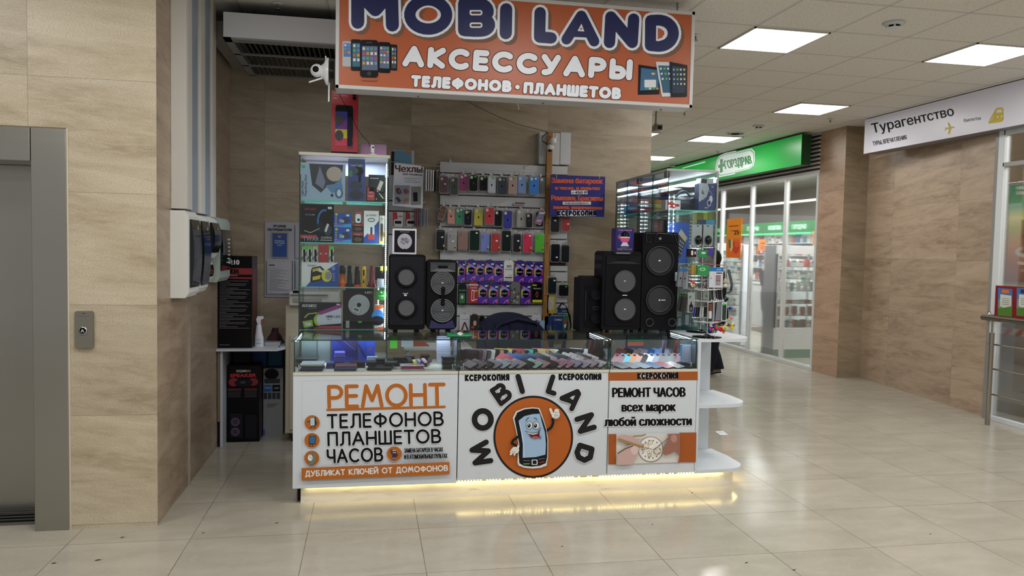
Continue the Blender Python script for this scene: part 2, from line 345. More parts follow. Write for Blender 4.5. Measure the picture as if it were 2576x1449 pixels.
class G:
    """printing on a plane: mp maps drawing coordinates to 3D, n is the outward normal"""
    def __init__(s, mb, mp, n, d=.0004, base=.0006):
        s.mb = mb; s.mp = mp; s.n = Vector(n).normalized(); s.k = base; s.d = d; s.T = lambda x, y: (x, y)
    def up(s, k=1): s.k += s.d*k; return s
    def crop(s, x0, y0, sc): s.T = lambda x, y: (x0+x*sc, y0+y*sc); return s
    def pt(s, p): x, y = s.T(*p); return tuple(s.mp(x, y)+s.n*s.k)
    def poly(s, pts, m, up=True):
        if up: s.up()
        v = [s.pt(p) for p in pts]
        s.mb.add(v, [list(range(len(v)))], m)
        return s
    def rect(s, x0, y0, x1, y1, m): return s.poly([(x0, y0), (x1, y0), (x1, y1), (x0, y1)], m)
    def rrect(s, x0, y0, x1, y1, r, m): return s.poly(rr(min(x0, x1), max(x0, x1), min(y0, y1), max(y0, y1), r), m)
    def ell(s, cx, cy, rx, ry, m, n=28, up=True): return s.poly([(cx+rx*math.cos(2*math.pi*i/n), cy+ry*math.sin(2*math.pi*i/n)) for i in range(n)], m, up)
    def union(s, polys, m):
        v, f = union2(polys); s.mb.add([s.pt(p) for p in v], f, m); return s
    def lines(s, sts, w, m): return s.up().union([q for st in sts for q in s.line(st, w, m, False, True, True)], m)
    def line(s, pts, w, m, up=True, cap=True, get=False):
        if up: s.up()
        out = []
        for i in range(len(pts)-1):
            (x0, y0), (x1, y1) = pts[i], pts[i+1]; L = math.hypot(x1-x0, y1-y0)
            if L < 1e-9: continue
            nx, ny = -(y1-y0)/L*w/2, (x1-x0)/L*w/2
            out.append([(x0+nx, y0+ny), (x0-nx, y0-ny), (x1-nx, y1-ny), (x1+nx, y1+ny)])
        if cap:
            N = 12 if len(pts) < 12 else 10
            for k, p in enumerate(pts): 
                if k and p == pts[0]: continue
                out.append([(p[0]+w/2*math.cos(2*math.pi*(i+.37*(k % 2))/N), p[1]+w/2*math.sin(2*math.pi*(i+.37*(k % 2))/N)) for i in range(N)])
        if get: return out
        return s.union(out, m) if len(out) > 1 else s.poly(out[0], m, False) if out else s
    def stroke(s, t, p0, p1, h, w, m, gap=.32, out=None, mo=None, shadow=None, ms=None, slant=0):
        """rounded lettering along the baseline p0-p1 (letters fitted to its length), cap height h, pen w"""
        adv = []; x = 0
        for c in t: adv.append(x); x += GL[c][0]+gap+(.0 if c != ' ' else 0)
        tot = x-gap; L = math.hypot(p1[0]-p0[0], p1[1]-p0[1]); ux, uy = (p1[0]-p0[0])/L, (p1[1]-p0[1])/L
        sgn = s.sg if hasattr(s, 'sg') else -1
        vx, vy = (-uy, ux) if sgn > 0 else (uy, -ux)
        sx = (L-w)/tot
        def mpp(cx, px, py, dx=0, dy=0):
            a = w/2+(cx+px)*sx; b = w/2+py*(h-w); a += b*slant
            return (p0[0]+ux*a+vx*b+dx, p0[1]+uy*a+vy*b+dy)
        for (ww, mm, dx, dy) in ([(shadow[0], ms, shadow[1], shadow[2])] if shadow else [])+([(out, mo, 0, 0)] if out else [])+[(w, m, 0, 0)]:
            s.up()
            s.union([q for c, cx in zip(t, adv) for st in GL[c][1] for q in s.line([mpp(cx, px, py, dx, dy) for px, py in st], ww, mm, False, True, True)], mm)
        return s
    def text(s, t, p0, p1, h, m, bold=0, mo=None, ob=0):
        """typeset text from p0 to p1 with cap height h (drawing units); bold widens, mo/ob outline colour and size"""
        v, f = textpolys(t)
        if not f: return s
        ui = {i for q in f for i in q}; vv = [v[i] for i in ui]; x0 = min(a for a, b in vv); x1 = max(a for a, b in vv); L = math.hypot(p1[0]-p0[0], p1[1]-p0[1]); ux, uy = (p1[0]-p0[0])/L, (p1[1]-p0[1])/L
        sgn = s.sg if hasattr(s, 'sg') else -1
        vx, vy = (-uy, ux) if sgn > 0 else (uy, -ux)
        kx = L/(x1-x0); ky = h/.73
        def lay(mm, dx, dy):
            s.k += 2e-5
            s.mb.add([s.pt((p0[0]+ux*((a-x0)*kx+dx)+vx*(b*ky+dy), p0[1]+uy*((a-x0)*kx+dx)+vy*(b*ky+dy))) for a, b in v], f, mm)
        if mo:
            s.up()
            for i in range(8): lay(mo, ob*math.cos(i*.785)*1.2, ob*math.sin(i*.785))
        s.up(); lay(m, 0, 0)
        if bold:
            for dx, dy in ((bold, 0), (-bold, 0), (0, bold*.4), (0, -bold*.4)): lay(m, dx, dy)
        return s
def gfront(mb, x0, z0, w, h, y, **k):
    """drawing board facing the camera (-y): unit square from lower-left, y up"""
    g = G(mb, lambda a, b: Vector((x0+a*w, y, z0+b*h)), (0, -1, 0), **k); g.sg = 1; return g
def gpix(mb, y, **k):
    """drawing board on the vertical plane y, drawn in photo coordinates"""
    return G(mb, lambda a, b: PY(y, a, b), (0, -1, 0), **k)
ORD = ['first', 'second', 'third', 'fourth', 'fifth', 'sixth', 'seventh', 'eighth', 'ninth', 'tenth', 'eleventh', 'twelfth', 'thirteenth', 'fourteenth', 'fifteenth', 'sixteenth', 'seventeenth', 'eighteenth', 'nineteenth', 'twentieth',
       'twenty-first', 'twenty-second', 'twenty-third', 'twenty-fourth', 'twenty-fifth', 'twenty-sixth', 'twenty-seventh', 'twenty-eighth']
# ================= the room =================
XL, YL, YB, XB = -1.42, .825, 3.05, 2.215      # left corridor wall, lift wall, back wall, its right end
b = MB(); b.box(-7, 16, -6, 26, -.1, 0, FLOOR); struct(b.build('floor'))
b = MB(); b.box(-7, 16, -6, 26, CEIL, CEIL+.1, CEILM); struct(b.build('ceiling'))
JX0, JX1, LH = -2.035, -1.862, 2.15             # lift jamb
b = MB()
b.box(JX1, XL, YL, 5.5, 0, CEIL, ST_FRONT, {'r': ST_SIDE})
b.box(-5, JX1, YL, 5.5, LH, CEIL, ST_FRONT)
b.box(-5, -3.2, YL, 5.5, 0, LH, ST_FRONT)
b.box(-3.2, JX1, YL+.6, 5.5, 0, LH, ST_FRONT)
struct(b.build('wall_left'))
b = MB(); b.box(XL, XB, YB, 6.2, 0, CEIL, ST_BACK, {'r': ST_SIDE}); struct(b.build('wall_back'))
# a far end wall closing the corridor and the lift lobby
b = MB(); b.box(-1, 5.63, 22, 22.2, 0, CEIL, mat('#b9b0a0', .6)); struct(b.build('wall_far'))
# right-hand stone wall (very slightly out of square) and pillar
b = MB(); b.prism([(5.70, 2.9), (5.80, 2.9), (6.05, 5.24), (5.945, 5.24)], 0, CEIL, ST_RIGHT); struct(b.build('wall_right'))
b = MB(); b.box(5.615, 6.3, 5.24, 5.80, 0, CEIL, ST_PILLAR2, {'l': ST_PILLAR}); struct(b.build('wall_pillar'))

# ---- lift ----
d = bpy.data.objects.new('door_1', None); COL.objects.link(d); d.location = (-2.6, YL, 0); struct(d)
b = MB(); b.box(JX0, JX1-.004, YL-.012, YL+.26, 0, LH, STEEL); b.build('door_jamb', d, .002)
b = MB(); b.box(-3.2, JX0-.004, YL-.012, YL+.24, LH-.175, LH, STEEL); b.build('door_header', d, .002)
b = MB(); b.box(-3.2, JX0-.002, YL+.27, YL+.30, .012, LH-.17, STEEL); b.build('door_leaf', d, .002)
b = MB(); b.box(-3.2, JX0-.002, YL+.10, YL+.30, 0, .012, DCHROME)
for k in range(3): b.box(-3.2, JX0-.002, YL+.13+k*.05, YL+.14+k*.05, .012, .016, MBLACK)
b.build('door_sill', d)
b = MB(); b.box(JX1-.004, JX1+.004, YL-.004, YL+.002, 0, LH+.004, CREAM); b.box(-3.2, JX1, YL-.003, YL+.002, LH, LH+.006, mat('#6b5d45')); struct(b.build('trim_1'))
t = thing('lift_call_panel', (-1.783, YL, 1.09), 'slim brushed steel lift call plate with one round up-arrow button beside the lift', 'call button')
b = MB(); b.prism(rr(-1.829, -1.737, .988, 1.187, .01), YL-.016, YL, mat('#8b877e', .35, .7), 'y')
g = gfront(b, -1.829, .988, .092, .199, YL-.016); g.text('=', (.2, .86), (.8, .86), .012, BLACK); g.poly([(.4, .945), (.6, .945), (.5, .93)], BLACK); b.build('face_plate', t, .003)
b = MB(); b.lathe([(.021, 0), (.021, .006), (.017, .007)], CHROME, (-1.787, YL-.016, 1.083), 'y'); b.build('button_ring', t)
b = MB(); b.lathe([(.0165, 0), (.0165, .008)], BLACK, (-1.787, YL-.016, 1.083), 'y')
g = gfront(b, -1.787, 1.083, .01, .01, YL-.0245)
g.poly([(-.85, -.8), (0, .95), (.85, -.8), (.45, -.8), (0, .2), (-.45, -.8)], mat('#dfe6ea', .4)); b.build('button', t)

# ---- trunking and switch boxes on the left corridor wall ----
TR = mat('#c9c6c0', .45); TR2 = mat('#8e98a6', .45); BOXW = mat('#d9dad6', .4); BOXG = mat('#a6b3ad', .4)
def trunk(y0, y1, dx, z0, m, label):
    b = MB(); b.box(XL, XL+dx, y0, y1, z0, CEIL, m); b.box(XL+dx, XL+dx+.004, y0+.01, y1-.01, z0, CEIL, m)
    tag(b.build('cable_trunking', loc=(XL, (y0+y1)/2, z0), bevel=.002), label, 'cable trunking', 'white cable trunking above the switch boxes')
trunk(1.13, 1.27, .085, 1.76, TR, 'widest white cable duct, nearest the lift corner, running up to the ceiling')
trunk(1.30, 1.47, .075, 1.752, TR2, 'blue-grey cable duct behind the widest white one')
trunk(1.50, 1.64, .085, 1.75, TR, 'middle white cable duct rising from the twin switch cabinet')
trunk(1.68, 1.84, .075, 1.75, TR2, 'second blue-grey cable duct between two white ones')
trunk(1.87, 2.0, .085, 1.74, TR, 'white cable duct nearest the desk, reaching the ceiling')
trunk(2.02, 2.09, .06, 1.75, TR, 'short narrow cable duct right above the grey-green meter box')
b = MB(); b.box(XL, XL+.012, 1.555, 1.57, 0, 1.24, mat('#a09488', .5)); tag(b.build('cable_trunking', loc=(XL, 1.56, 0)), 'thin conduit strip running from the switch boxes to the floor', 'cable trunking')
def swbox(name, y0, y1, z0, z1, dx, body, wy0, wy1, wz0, wz1, label, bulge=.025):
    t = thing(name, (XL, (y0+y1)/2, z0), label, 'switch box', 'switch boxes on the left wall')
    b = MB(); b.prism([(XL, z0), (XL+dx-.02, z0), (XL+dx, z0+.03), (XL+dx, z1-.03), (XL+dx-.02, z1), (XL, z1)], y0, y1, body, 'y'); b.build('body', t, .004)
    n = 8; pr = [(XL+dx-.01, wz0), (XL+dx-.01, wz1)]+[(XL+dx+bulge*math.sin(math.pi*(.12+.76*i/n)), wz1-(wz1-wz0)*i/n) for i in range(n+1)]
    b = MB(); b.prism(pr, wy0, wy1, mat('#12161a', .06, coat=.6), 'y', smooth=False); b.build('dark_cover', t)
    return t
for i, (a, c) in enumerate(((1.112, 1.385), (1.40, 1.66))):
    t = swbox('switch_box', a, c, 1.24+.012*i, 1.75-.012*i, .1, BOXW, a+.03, c-.02, 1.30, 1.70, ('tall white switch box with dark window nearest the lift corner', 'tall white switch box with dark window directly behind the nearest one')[i])
    b = MB(); g = G(b, lambda p, q: Vector((XL+.124, p, q)), (1, 0, 0)); yy = (a+c)/2
    g.poly([(yy-.012, 1.645), (yy+.012, 1.645), (yy, 1.672)], mat('#d8c63a')); b.build('warning_sticker', t)
t = swbox('switch_box', 1.72, 2.0, 1.46, 1.74, .095, BOXW, 1.74, 1.98, 1.50, 1.70, 'small white breaker box with dark cover left of the grey-green meter box', .035)
b = MB(); g = G(b, lambda p, q: Vector((XL+.125, p, q)), (1, 0, 0)); g.poly([(1.85, 1.655), (1.874, 1.655), (1.862, 1.678)], mat('#d8c63a')); b.build('warning_sticker', t)
swbox('switch_box', 1.70, 1.87, 1.30, 1.45, .09, BOXW, 1.71, 1.86, 1.34, 1.42, 'smallest white breaker box hanging below the small one', .01)
t = swbox('meter_box', 2.03, 2.44, 1.29, 1.745, .105, BOXG, 2.06, 2.43, 1.37, 1.66, 'grey-green electricity meter box with dark cover above the black speaker carton', .02)
b = MB()
for k in range(7): b.box(XL+.12, XL+.13, 2.27, 2.30, 1.42+k*.028, 1.43+k*.028, mat('#c9d2d2', .3))
b.build('indicator_dots', t)

# ---- ventilation unit under the ceiling ----
t = thing('ventilation_unit', (-.3, 2.5, 3.02), 'white ceiling ventilation box with dark slatted grille above the left corner', 'ventilation grille')
VX0, VX1, VY0, VY1, VZ, VT = -1.265, .75, 1.88, 3.03, 2.95, 3.115
b = MB(); b.box(VX0, VX1, VY0, VY0+.02, VZ, VT, mat('#d6d7de', .4)); b.box(VX0, VX0+.02, VY0+.021, VY1, VZ, VT, mat('#a9aab0', .5)); b.box(VX0+.021, VX1, VY0+.021, VY1, VT-.01, VT, MBLACK); b.build('casing', t)
b = MB(); b.box(VX0-.12, VX0-.002, 2.12, VY1, VZ+.03, VT, mat('#8b857b', .7)); b.build('filler_panel', t)
for x in (-1.1, .5):
    for y in (2.1, 2.9): b = MB(); b.cyl((x, y, VT), .006, CEIL-VT, DCHROME, n=8); b.build('hanger_rod', t)
gm = mat('#8c8d8c', .5)
b = MB(); b.box(VX0, VX1, VY0, VY0+.09, VZ-.012, VZ-.001, gm); b.box(VX0, VX1, VY1-.02, VY1, VZ-.012, VZ-.001, gm); b.box(VX0, VX0+.05, VY0, VY1, VZ-.012, VZ-.001, gm)
for yy in (VY0+.42, VY0+.78): b.box(VX0, VX1, yy, yy+.03, VZ-.012, VZ-.001, gm)
b.build('grille_frame', t)
b = MB(); x = VX0+.07
while x < VX1: b.box(x, x+.006, VY0+.08, VY1-.02, VZ-.008, VZ+.012, mat('#4c4d49', .5)); x += .036
b.build('slats', t)
# ---- ceiling lamps ----
LP = mat('#fffdf6', .5, emit=2.2)
for i, (px, py) in enumerate(PANELS):
    if py < 0: nm = 'square ceiling light panel above the hall behind the camera'
    else: nm = ['bright square ceiling light just right of the hanging orange sign', 'square ceiling light at the right edge above the travel agency sign', 'square ceiling light left of the white travel agency sign',
                'square ceiling light closest to the green pharmacy sign', 'ceiling light glimpsed at the upper right edge of the back wall', 'farthest ceiling light beyond the back wall edge'][i]
    t = thing('ceiling_light', (px+.3, py-.3, CEIL), nm, 'ceiling light', 'square ceiling light panels' if py > 0 else 'hall lights behind the camera')
    b = MB(); b.box(px+.012, px+.588, py-.588, py-.012, CEIL-.008, CEIL-.002, LP); b.build('diffuser', t)
    b = MB()
    for a in ((px, px+.6, py-.012, py), (px, px+.6, py-.6, py-.588), (px, px+.012, py-.6, py), (px+.588, px+.6, py-.6, py)): b.box(*a, CEIL-.01, CEIL, mat('#c5c3bc', .5))
    b.build('frame', t)
def sprinkler(p, label):
    t = thing('sprinkler', p, label, 'sprinkler', 'ceiling sprinklers')
    b = MB(); x, y, z = p; b.lathe([(.001, 0), (.04, 0), (.03, -.008)], WHITE2, (x, y, z-.001), n=16); b.build('rose', t)
    b = MB(); b.cyl((x, y, z-.035), .006, .03, DCHROME, n=8); b.lathe([(.001, 0), (.016, .001), (.016, .003)], DCHROME, (x, y, z-.045), n=12); b.tube([(x-.012, y, z-.02), (x-.014, y, z-.03), (x, y, z-.043), (x+.014, y, z-.03), (x+.012, y, z-.02)], .002, DCHROME, 5); b.build('nozzle', t)
sprinkler(PZ(CEIL, 698, 8), 'small sprinkler head on the ceiling above the white ventilation box')
sprinkler(PZ(CEIL, 1750, 88), 'sprinkler head on the ceiling right beside the orange sign edge')
sprinkler(PZ(CEIL, 1722, 280), 'sprinkler head below the right corner of the orange sign')
sprinkler(PZ(CEIL, 2089, 298), 'sprinkler head on the ceiling above the stone pillar')
sprinkler(PZ(CEIL, 1806, 380), 'tiny sprinkler head near the top edge of the green sign')
for p, l in ((PZ(CEIL, 2249, 57), 'white round smoke detector high on the ceiling between two light panels'), (PZ(CEIL, 1909, 316), 'white smoke detector on the ceiling above the green sign'), (PZ(CEIL, 1692, 413), 'farthest smoke detector, near the left end of the green sign')):
    t = thing('smoke_detector', p, l, 'smoke detector', 'ceiling smoke detectors')
    b = MB(); b.lathe([(.07, 0), (.075, -.008), (.05, -.012), (.048, -.02)], WHITE2, tuple(p-Vector((0, 0, .001))), n=24); b.build('base', t)
    b = MB(); b.lathe([(.044, -.02), (.044, -.036)], MBLACK, tuple(p), n=24, caps=False); b.lathe([(.05, -.036), (.045, -.046), (.02, -.052), (.0005, -.053)], WHITE2, tuple(p), n=24)
    for k in range(6): a = k*1.047; b.tube([(p.x+.047*math.cos(a), p.y+.047*math.sin(a), p.z-.02), (p.x+.047*math.cos(a), p.y+.047*math.sin(a), p.z-.037)], .007, WHITE2, 6)
    b.build('sensor_head', t)
p = PZ(CEIL, 1850, 335)
t = thing('air_diffuser', p, 'round white slotted air diffuser in the ceiling beside a light panel', 'air diffuser')
b = MB(); b.lathe([(.13, -.001), (.13, -.012), (.11, -.012), (.11, -.004)], WHITE2, tuple(p), n=32)
for r in (.03, .06, .09): b.lathe([(r-.008, -.004), (r-.008, -.01), (r+.008, -.01)], WHITE2, tuple(p), n=32)
b.build('rings', t)
b = MB(); b.lathe([(.001, -.003), (.11, -.003)], mat('#5d5d58'), tuple(p), n=32, caps=False); b.build('back', t)
# CCTV camera past the wall end
p = PY(4.4, 1652, 312)
t = thing('security_camera', (p.x, 4.4, CEIL), 'grey security camera hanging from the ceiling at the right end of the back wall', 'security camera')
b = MB(); b.cyl((p.x-.01, 4.4, p.z+.0), .009, CEIL-p.z, mat('#77756f', .4), n=10); b.ball((p.x-.01, 4.4, p.z-.01), .022, mat('#8a8883', .3)); b.build('mount', t)
b = MB(); b.box(p.x-.045, p.x+.025, 4.28, 4.42, p.z-.08, p.z-.02, mat('#8b8780', .4)); b.box(p.x-.035, p.x+.015, 4.275, 4.28, p.z-.075, p.z-.035, BLACK); b.build('housing', t, .004)

# ================= right side: travel agency =================
t = thing('travel_agency_sign', (5.6, 3.1, 2.78), 'long white backlit fascia sign with black lettering and small yellow plane and train', 'shop sign')
SX = 5.52
b = MB(); b.box(SX+.004, SX+.2, .9, 4.74, 2.785, 3.19, mat('#7a7a80', .4)); b.build('sign_box', t, .003)
b = MB(); b.box(SX, SX+.004, .9, 4.74, 2.785, 3.19, mat('#c9c8d2', .35, emit=.12))
g = G(b, lambda u, v: PX(SX, u, v), (-1, 0, 0)); g.n = Vector((-1, 0, 0))
K = mat('#101015', .5); YE = mat('#c9b22a', .5)
b.build('sign_face', t)
b = MB(); g = G(b, lambda u, v: PX(SX, u, v), (-1, 0, 0)); g.crop(1716, 0, 860/2575)
g.text('Турагентство', (1438, 1003), (2050, 868), 72, K, 2); g.text('ТУРЫ, ВПЕЧАТЛЕНИЯ', (1440, 1098), (1693, 1048), 32, K, 1)
b.build('lettering', t); b = MB(); g = G(b, lambda u, v: PX(SX, u, v), (-1, 0, 0)); g.crop(1716, 0, 860/2575); g.text('билеты', (2124, 921), (2250, 900), 26, mat('#3c3c44', .5), .6)
b.build('ticket_lettering', t); b = MB(); g = G(b, lambda u, v: PX(SX, u, v), (-1, 0, 0)); g.crop(1716, 0, 860/2575)
g.poly([(1980, 960), (2010, 962), (2000, 925), (2010, 922), (2028, 955), (2052, 952), (2052, 960), (2030, 968), (2015, 1010), (2003, 1012), (2010, 974), (1992, 972), (1984, 985), (1978, 984), (1983, 970)], YE)
b.build('plane_symbol', t); b = MB(); g = G(b, lambda u, v: PX(SX, u, v), (-1, 0, 0)); g.crop(1716, 0, 860/2575); g.poly([(2307, 932), (2312, 905), (2345, 850), (2362, 818), (2378, 811), (2412, 808), (2421, 822), (2423, 900), (2412, 915), (2385, 922), (2350, 926)], YE)
WH = mat('#d6d5dd', .4)
g.poly([(2372, 826), (2406, 822), (2412, 846), (2366, 850)], WH); g.ell(2378, 880, 7, 8, WH); g.ell(2408, 876, 7, 8, WH)
for k in range(4): g.line([(2322+k*9, 900-k*12), (2320+k*9, 918-k*8)], 3, WH)
b.build('train_symbol', t)

# glazed shop front on the right, its frame, glass, and what stands behind it
def slant(x0, y0, z): return Vector((x0, y0, z))
t = struct(bpy.data.objects.new('window_1', None)); COL.objects.link(t); t.location = (5.68, 1.5, 0)
FR = mat('#d5dade', .35)
b = MB(); b.box(5.655, 5.70, 2.86, 2.9, 0, 2.79, mat('#8d8c88', .35)); b.box(5.655, 5.70, 2.785, 2.86, 0, 2.79, FR); b.box(5.655, 5.70, -1.5, 2.8, 2.44, 2.48, mat('#9a9a98', .4)); b.box(5.655, 5.70, -1.5, 2.8, 2.74, 2.79, FR)
b.box(5.645, 5.70, -1.5, 2.8, 0, .045, FR); b.box(5.655, 5.7, 1.2, 1.25, 0, 2.79, FR); b.build('window_frame', t, .002)
b = MB(); b.glass(5.674, 5.682, -1.45, 2.79, .05, 2.74, SHOPGLASS); b.build('pane', t)
b = MB(); b.box(7.6, 7.8, -2, 5.2, 0, CEIL, ST_RIGHT); b.box(5.98, 7.6, 4.6, 5.2, 0, CEIL, ST_BACK); struct(b.build('wall_agency')); area('agency_fill', (6.5, 1.8, CEIL-.03), .6, .6, 90); area('agency_fill', (5.95, 3.5, CEIL-.03), .3, .5, 60)  # both area lights are added fill for the dark agency interior
p0 = PX(6.1, 2532, 1075)
t = thing('counter_cabinet', (6.2, 3.1, 0), 'grey-blue cabinet behind the shop glass with a red and white striped tape', 'cabinet')
b = MB(); b.box(6.05, 6.35, 2.4, 3.74, .12, 1.02, mat('#8b8f98', .4)); b.box(6.06, 6.35, 2.42, 3.72, 0, .12, mat('#3b3b3e')); b.build('body', t, .004)
b = MB(); g = G(b, lambda y, z: Vector((6.05, y, z)), (-1, 0, 0)); g.rect(3.73, .80, 2.41, .87, WHITE2)
for k in range(9): g.poly([(3.68-k*.14, .80), (3.61-k*.14, .80), (3.56-k*.14, .87), (3.63-k*.14, .87)], mat('#c8202a', .4))
b.build('striped_tape', t)
# poster inside
t = thing('travel_poster', (6.3, 2.4, 1.6), 'large framed advertising poster with green top and orange-brown bottom behind the glass', 'poster')
XP = 6.0
a0 = PX(XP, 2533, 460); a1 = PX(XP, 2525, 714)
b = MB(); b.box(XP, XP+.03, 2.6, a0.y, a1.z, a0.z+.0, mat('#9b9b98', .4)); b.build('frame', t, .003)
b = MB(); m_, nt, bs_ = newmat('sunset_print'); P_, s_ = pos(nt); tt = mth(nt, 'DIVIDE', mth(nt, 'SUBTRACT', s_[2], a1.z), a0.z-a1.z)
nt.links.new(ramp(nt, tt, [(.0, '#5a2010'), (.2, '#94421c'), (.4, '#c08238'), (.55, '#a8ac40'), (.65, '#d8d07a'), (.75, '#5aa06a'), (1, '#258066')]), bs_.inputs['Base Color']); nt.links.new(bs_.inputs['Base Color'].links[0].from_socket, bs_.inputs['Emission Color']); bs_.inputs['Emission Strength'].default_value = .45
b.box(XP-.003, XP, 2.62, a0.y-.03, a1.z+.03, a0.z-.03, m_)
g = G(b, lambda u, v: PX(XP-.003, u, v), (-1, 0, 0)); WW = mat('#e8ece8', .5, emit=.1)
g.text('FUN', (2556, 478), (2574, 476), 9, WW, .7); g.text('SUN', (2556, 490), (2574, 489), 9, WW, .7); g.text('S', (2563, 668), (2592, 660), 46, WW, 2); g.text('от', (2567, 684), (2585, 682), 9, WW)
b.build('print', t)
b = MB(); p = PX(XP-.02, 2574, 600)
b.loft([((p.x, p.y, p.z+.18), .02, .03), ((p.x, p.y-.02, p.z), .03, .045), ((p.x, p.y-.02, p.z-.14), .02, .03)], mat('#6b2114', .6), 8); b.build('raised_figure', t)
for k, (u0, u1, l) in enumerate(((2507, 2551, 'red framed notice with a landscape photo, left of the pair on the shop glass'), (2554, 2600, 'red framed notice cut by the right edge of the photo'))):
    X0 = 5.645; q0 = PX(X0, u0, 718+k*3); q1 = PX(X0, u1, 806+k*3)
    t = thing('notice_frame', (X0, q0.y, q1.z), l, 'notice', 'red framed notices on the glass')
    b = MB(); b.box(X0-.012, X0, q1.y, q0.y, q1.z, q0.z, mat('#7d101c', .35)); b.build('frame', t, .003)
    b = MB(); g = G(b, lambda u, v: PX(X0-.012, u, v), (-1, 0, 0)); c = u0-2507; 
    g.poly([(u0+4, 724), (u0+40, 727), (u0+39, 797), (u0+3, 794)], mat('#3f6fb0')); g.poly([(u0+4, 765), (u0+40, 765), (u0+39, 797), (u0+3, 794)], mat('#4d7a2c')); g.poly([(u0+5, 752), (u0+39, 756), (u0+39, 772), (u0+4, 776)], mat('#7d8a78'))
    g.poly([(u0+10, 740), (u0+38, 744), (u0+37, 770), (u0+18, 774), (u0+9, 770)], mat('#c9cfc4')); g.poly([(u0+14, 728), (u0+32, 730), (u0+32, 738), (u0+14, 737)], mat(('#d0702a', '#20294a')[k]))
    for q in range(4): g.line([(u0+14, 750+q*5), (u0+33, 752+q*5)], .7, mat('#333333'), cap=False)
    b.build('sheet', t)
# railing
t = thing('handrail', (5.45, 1.6, 0), 'brushed steel railing with round handrail in front of the shop glass', 'railing')
RX = 5.45; SS = mat('#a39d93', .22, .95)
b = MB(); b.tube([(5.69, 2.83, 1.0), (RX, 2.72, 1.005), (RX, -1.5, 1.0)], .026, SS, 14); b.build('top_rail', t)
b = MB(); b.lathe([(.062, 0), (.055, .02), (.03, .028)], SS, (5.685, 2.87, 1.0), 'y', 20); b.build('wall_flange', t)
for yy in (2.60, .9, -.8):
    b = MB(); b.cyl((RX, yy, 0), .022, .87, SS); b.cyl((RX, yy, .87), .008, .11, SS, n=10); b.build('post', t)
for zz in (.29, .53, .76):
    b = MB(); b.tube([(RX+.03, 2.68, zz), (RX+.03, -1.5, zz)], .008, SS, 8); b.cyl((RX, 2.6, zz), .006, .03, MBLACK, 'x', 8); b.build('bar', t)

# ================= pharmacy =================
GX = 5.63; GT = 2.64
t = struct(bpy.data.objects.new('window_2', None)); COL.objects.link(t); t.location = (GX, 9, 0)
b = MB(); PW = mat('#d8dadb', .35)
for yy in (5.83, 6.65, 7.66, 8.70, 9.72, 10.7, 11.8): b.box(GX-.02, GX+.03, yy-.022, yy+.022, 0, GT, PW)
b.box(GX-.03, GX+.04, 5.8, 12.2, 0, .05, PW); b.box(GX-.03, GX+.04, 5.8, 12.2, GT, GT+.06, PW); b.build('window_frame', t, .002)
for a, c in ((5.85, 6.63), (6.67, 7.64), (7.68, 8.68), (8.72, 9.7), (9.74, 10.68), (10.72, 11.78)):
    b = MB(); b.glass(GX, GX+.008, a, c, .05, GT, SHOPGLASS); b.build('pane', t)
b = MB(); b.box(GX, GX+.1, 5.8, 12.2, GT+.06, CEIL, mat('#4a4540', .7))
z = GT+.09
while z < CEIL: b.box(GX-.03, GX, 5.8, 12.2, z, z+.025, mat('#cfcac4', .4)); z += .055
struct(b.build('trim_2'))
b = MB(); b.box(GX, GX+.3, 12.2, 22, 0, CEIL, ST_RIGHT); struct(b.build('wall_corridor'))
b = MB(); b.box(10.4, 10.6, 5.8, 17.2, 0, CEIL, mat('#b9b4ac', .6)); b.box(GX, 10.6, 17, 17.2, 0, CEIL, mat('#b9b4ac', .6)); struct(b.build('wall_pharmacy'))
b = MB(); b.prism([(9.2, 7.4), (10.35, 7.4), (10.35, 8.6), (9.2, 8.6)], 2.5, CEIL, mat('#c9c3b2', .6)); struct(b.build('trim_3'))
t = thing('pharmacy_sign', (5.4, 8.9, 2.75), 'long bright green backlit pharmacy fascia sign with white oval emblem', 'shop sign')
QX = 5.36
m_, nt, bs_ = newmat('green_lightbox'); bs_.inputs['Base Color'].default_value = hx('#10913a'); bs_.inputs['Emission Color'].default_value = hx('#17a23f')
P_, s_ = pos(nt); bs_.inputs['Emission Strength'].default_value = .42; nt.links.new(mth(nt, 'MULTIPLY_ADD', noise(nt, P_, .9, 1), .6, .12), bs_.inputs['Emission Strength']); bs_.inputs['Roughness'].default_value = .3
b = MB(); b.box(QX+.003, QX+.14, 5.84, 13.2, 2.765, 3.17, mat('#053d1b', .35)); b.build('sign_box', t, .003)
b = MB(); b.box(QX, QX+.003, 5.84, 13.2, 2.765, 3.17, m_); b.build('sign_face', t)
b = MB(); g = G(b, lambda u, v: PX(QX, u, v), (-1, 0, 0)); g.crop(1600, 230, 600/2576)
EW = mat('#dff2ea', .4, emit=.35); GR = mat('#14883a', .4, emit=.15)
ov = [(905, 690), (960, 665), (1080, 640), (1085, 655), (1200, 625), (1250, 615), (1282, 650), (1283, 740), (1270, 800), (1225, 835), (1070, 878), (1068, 890), (905, 925), (868, 900), (858, 830), (875, 740)]
g.poly(ov, EW); cxx, cyy = 1075, 770
g.poly([(cxx+(x-cxx)*.955, cyy+(y-cyy)*.9) for x, y in ov], GR); g.poly([(cxx+(x-cxx)*.93, cyy+(y-cyy)*.86) for x, y in ov], EW)
g.poly([(910, 735), (938, 727), (938, 780), (963, 773), (963, 808), (938, 815), (938, 870), (908, 880), (908, 824), (888, 830), (888, 795), (910, 788)], GR)
g.text('ГОРЗДРАВ', (968, 838), (1252, 778), 88, GR, 5)
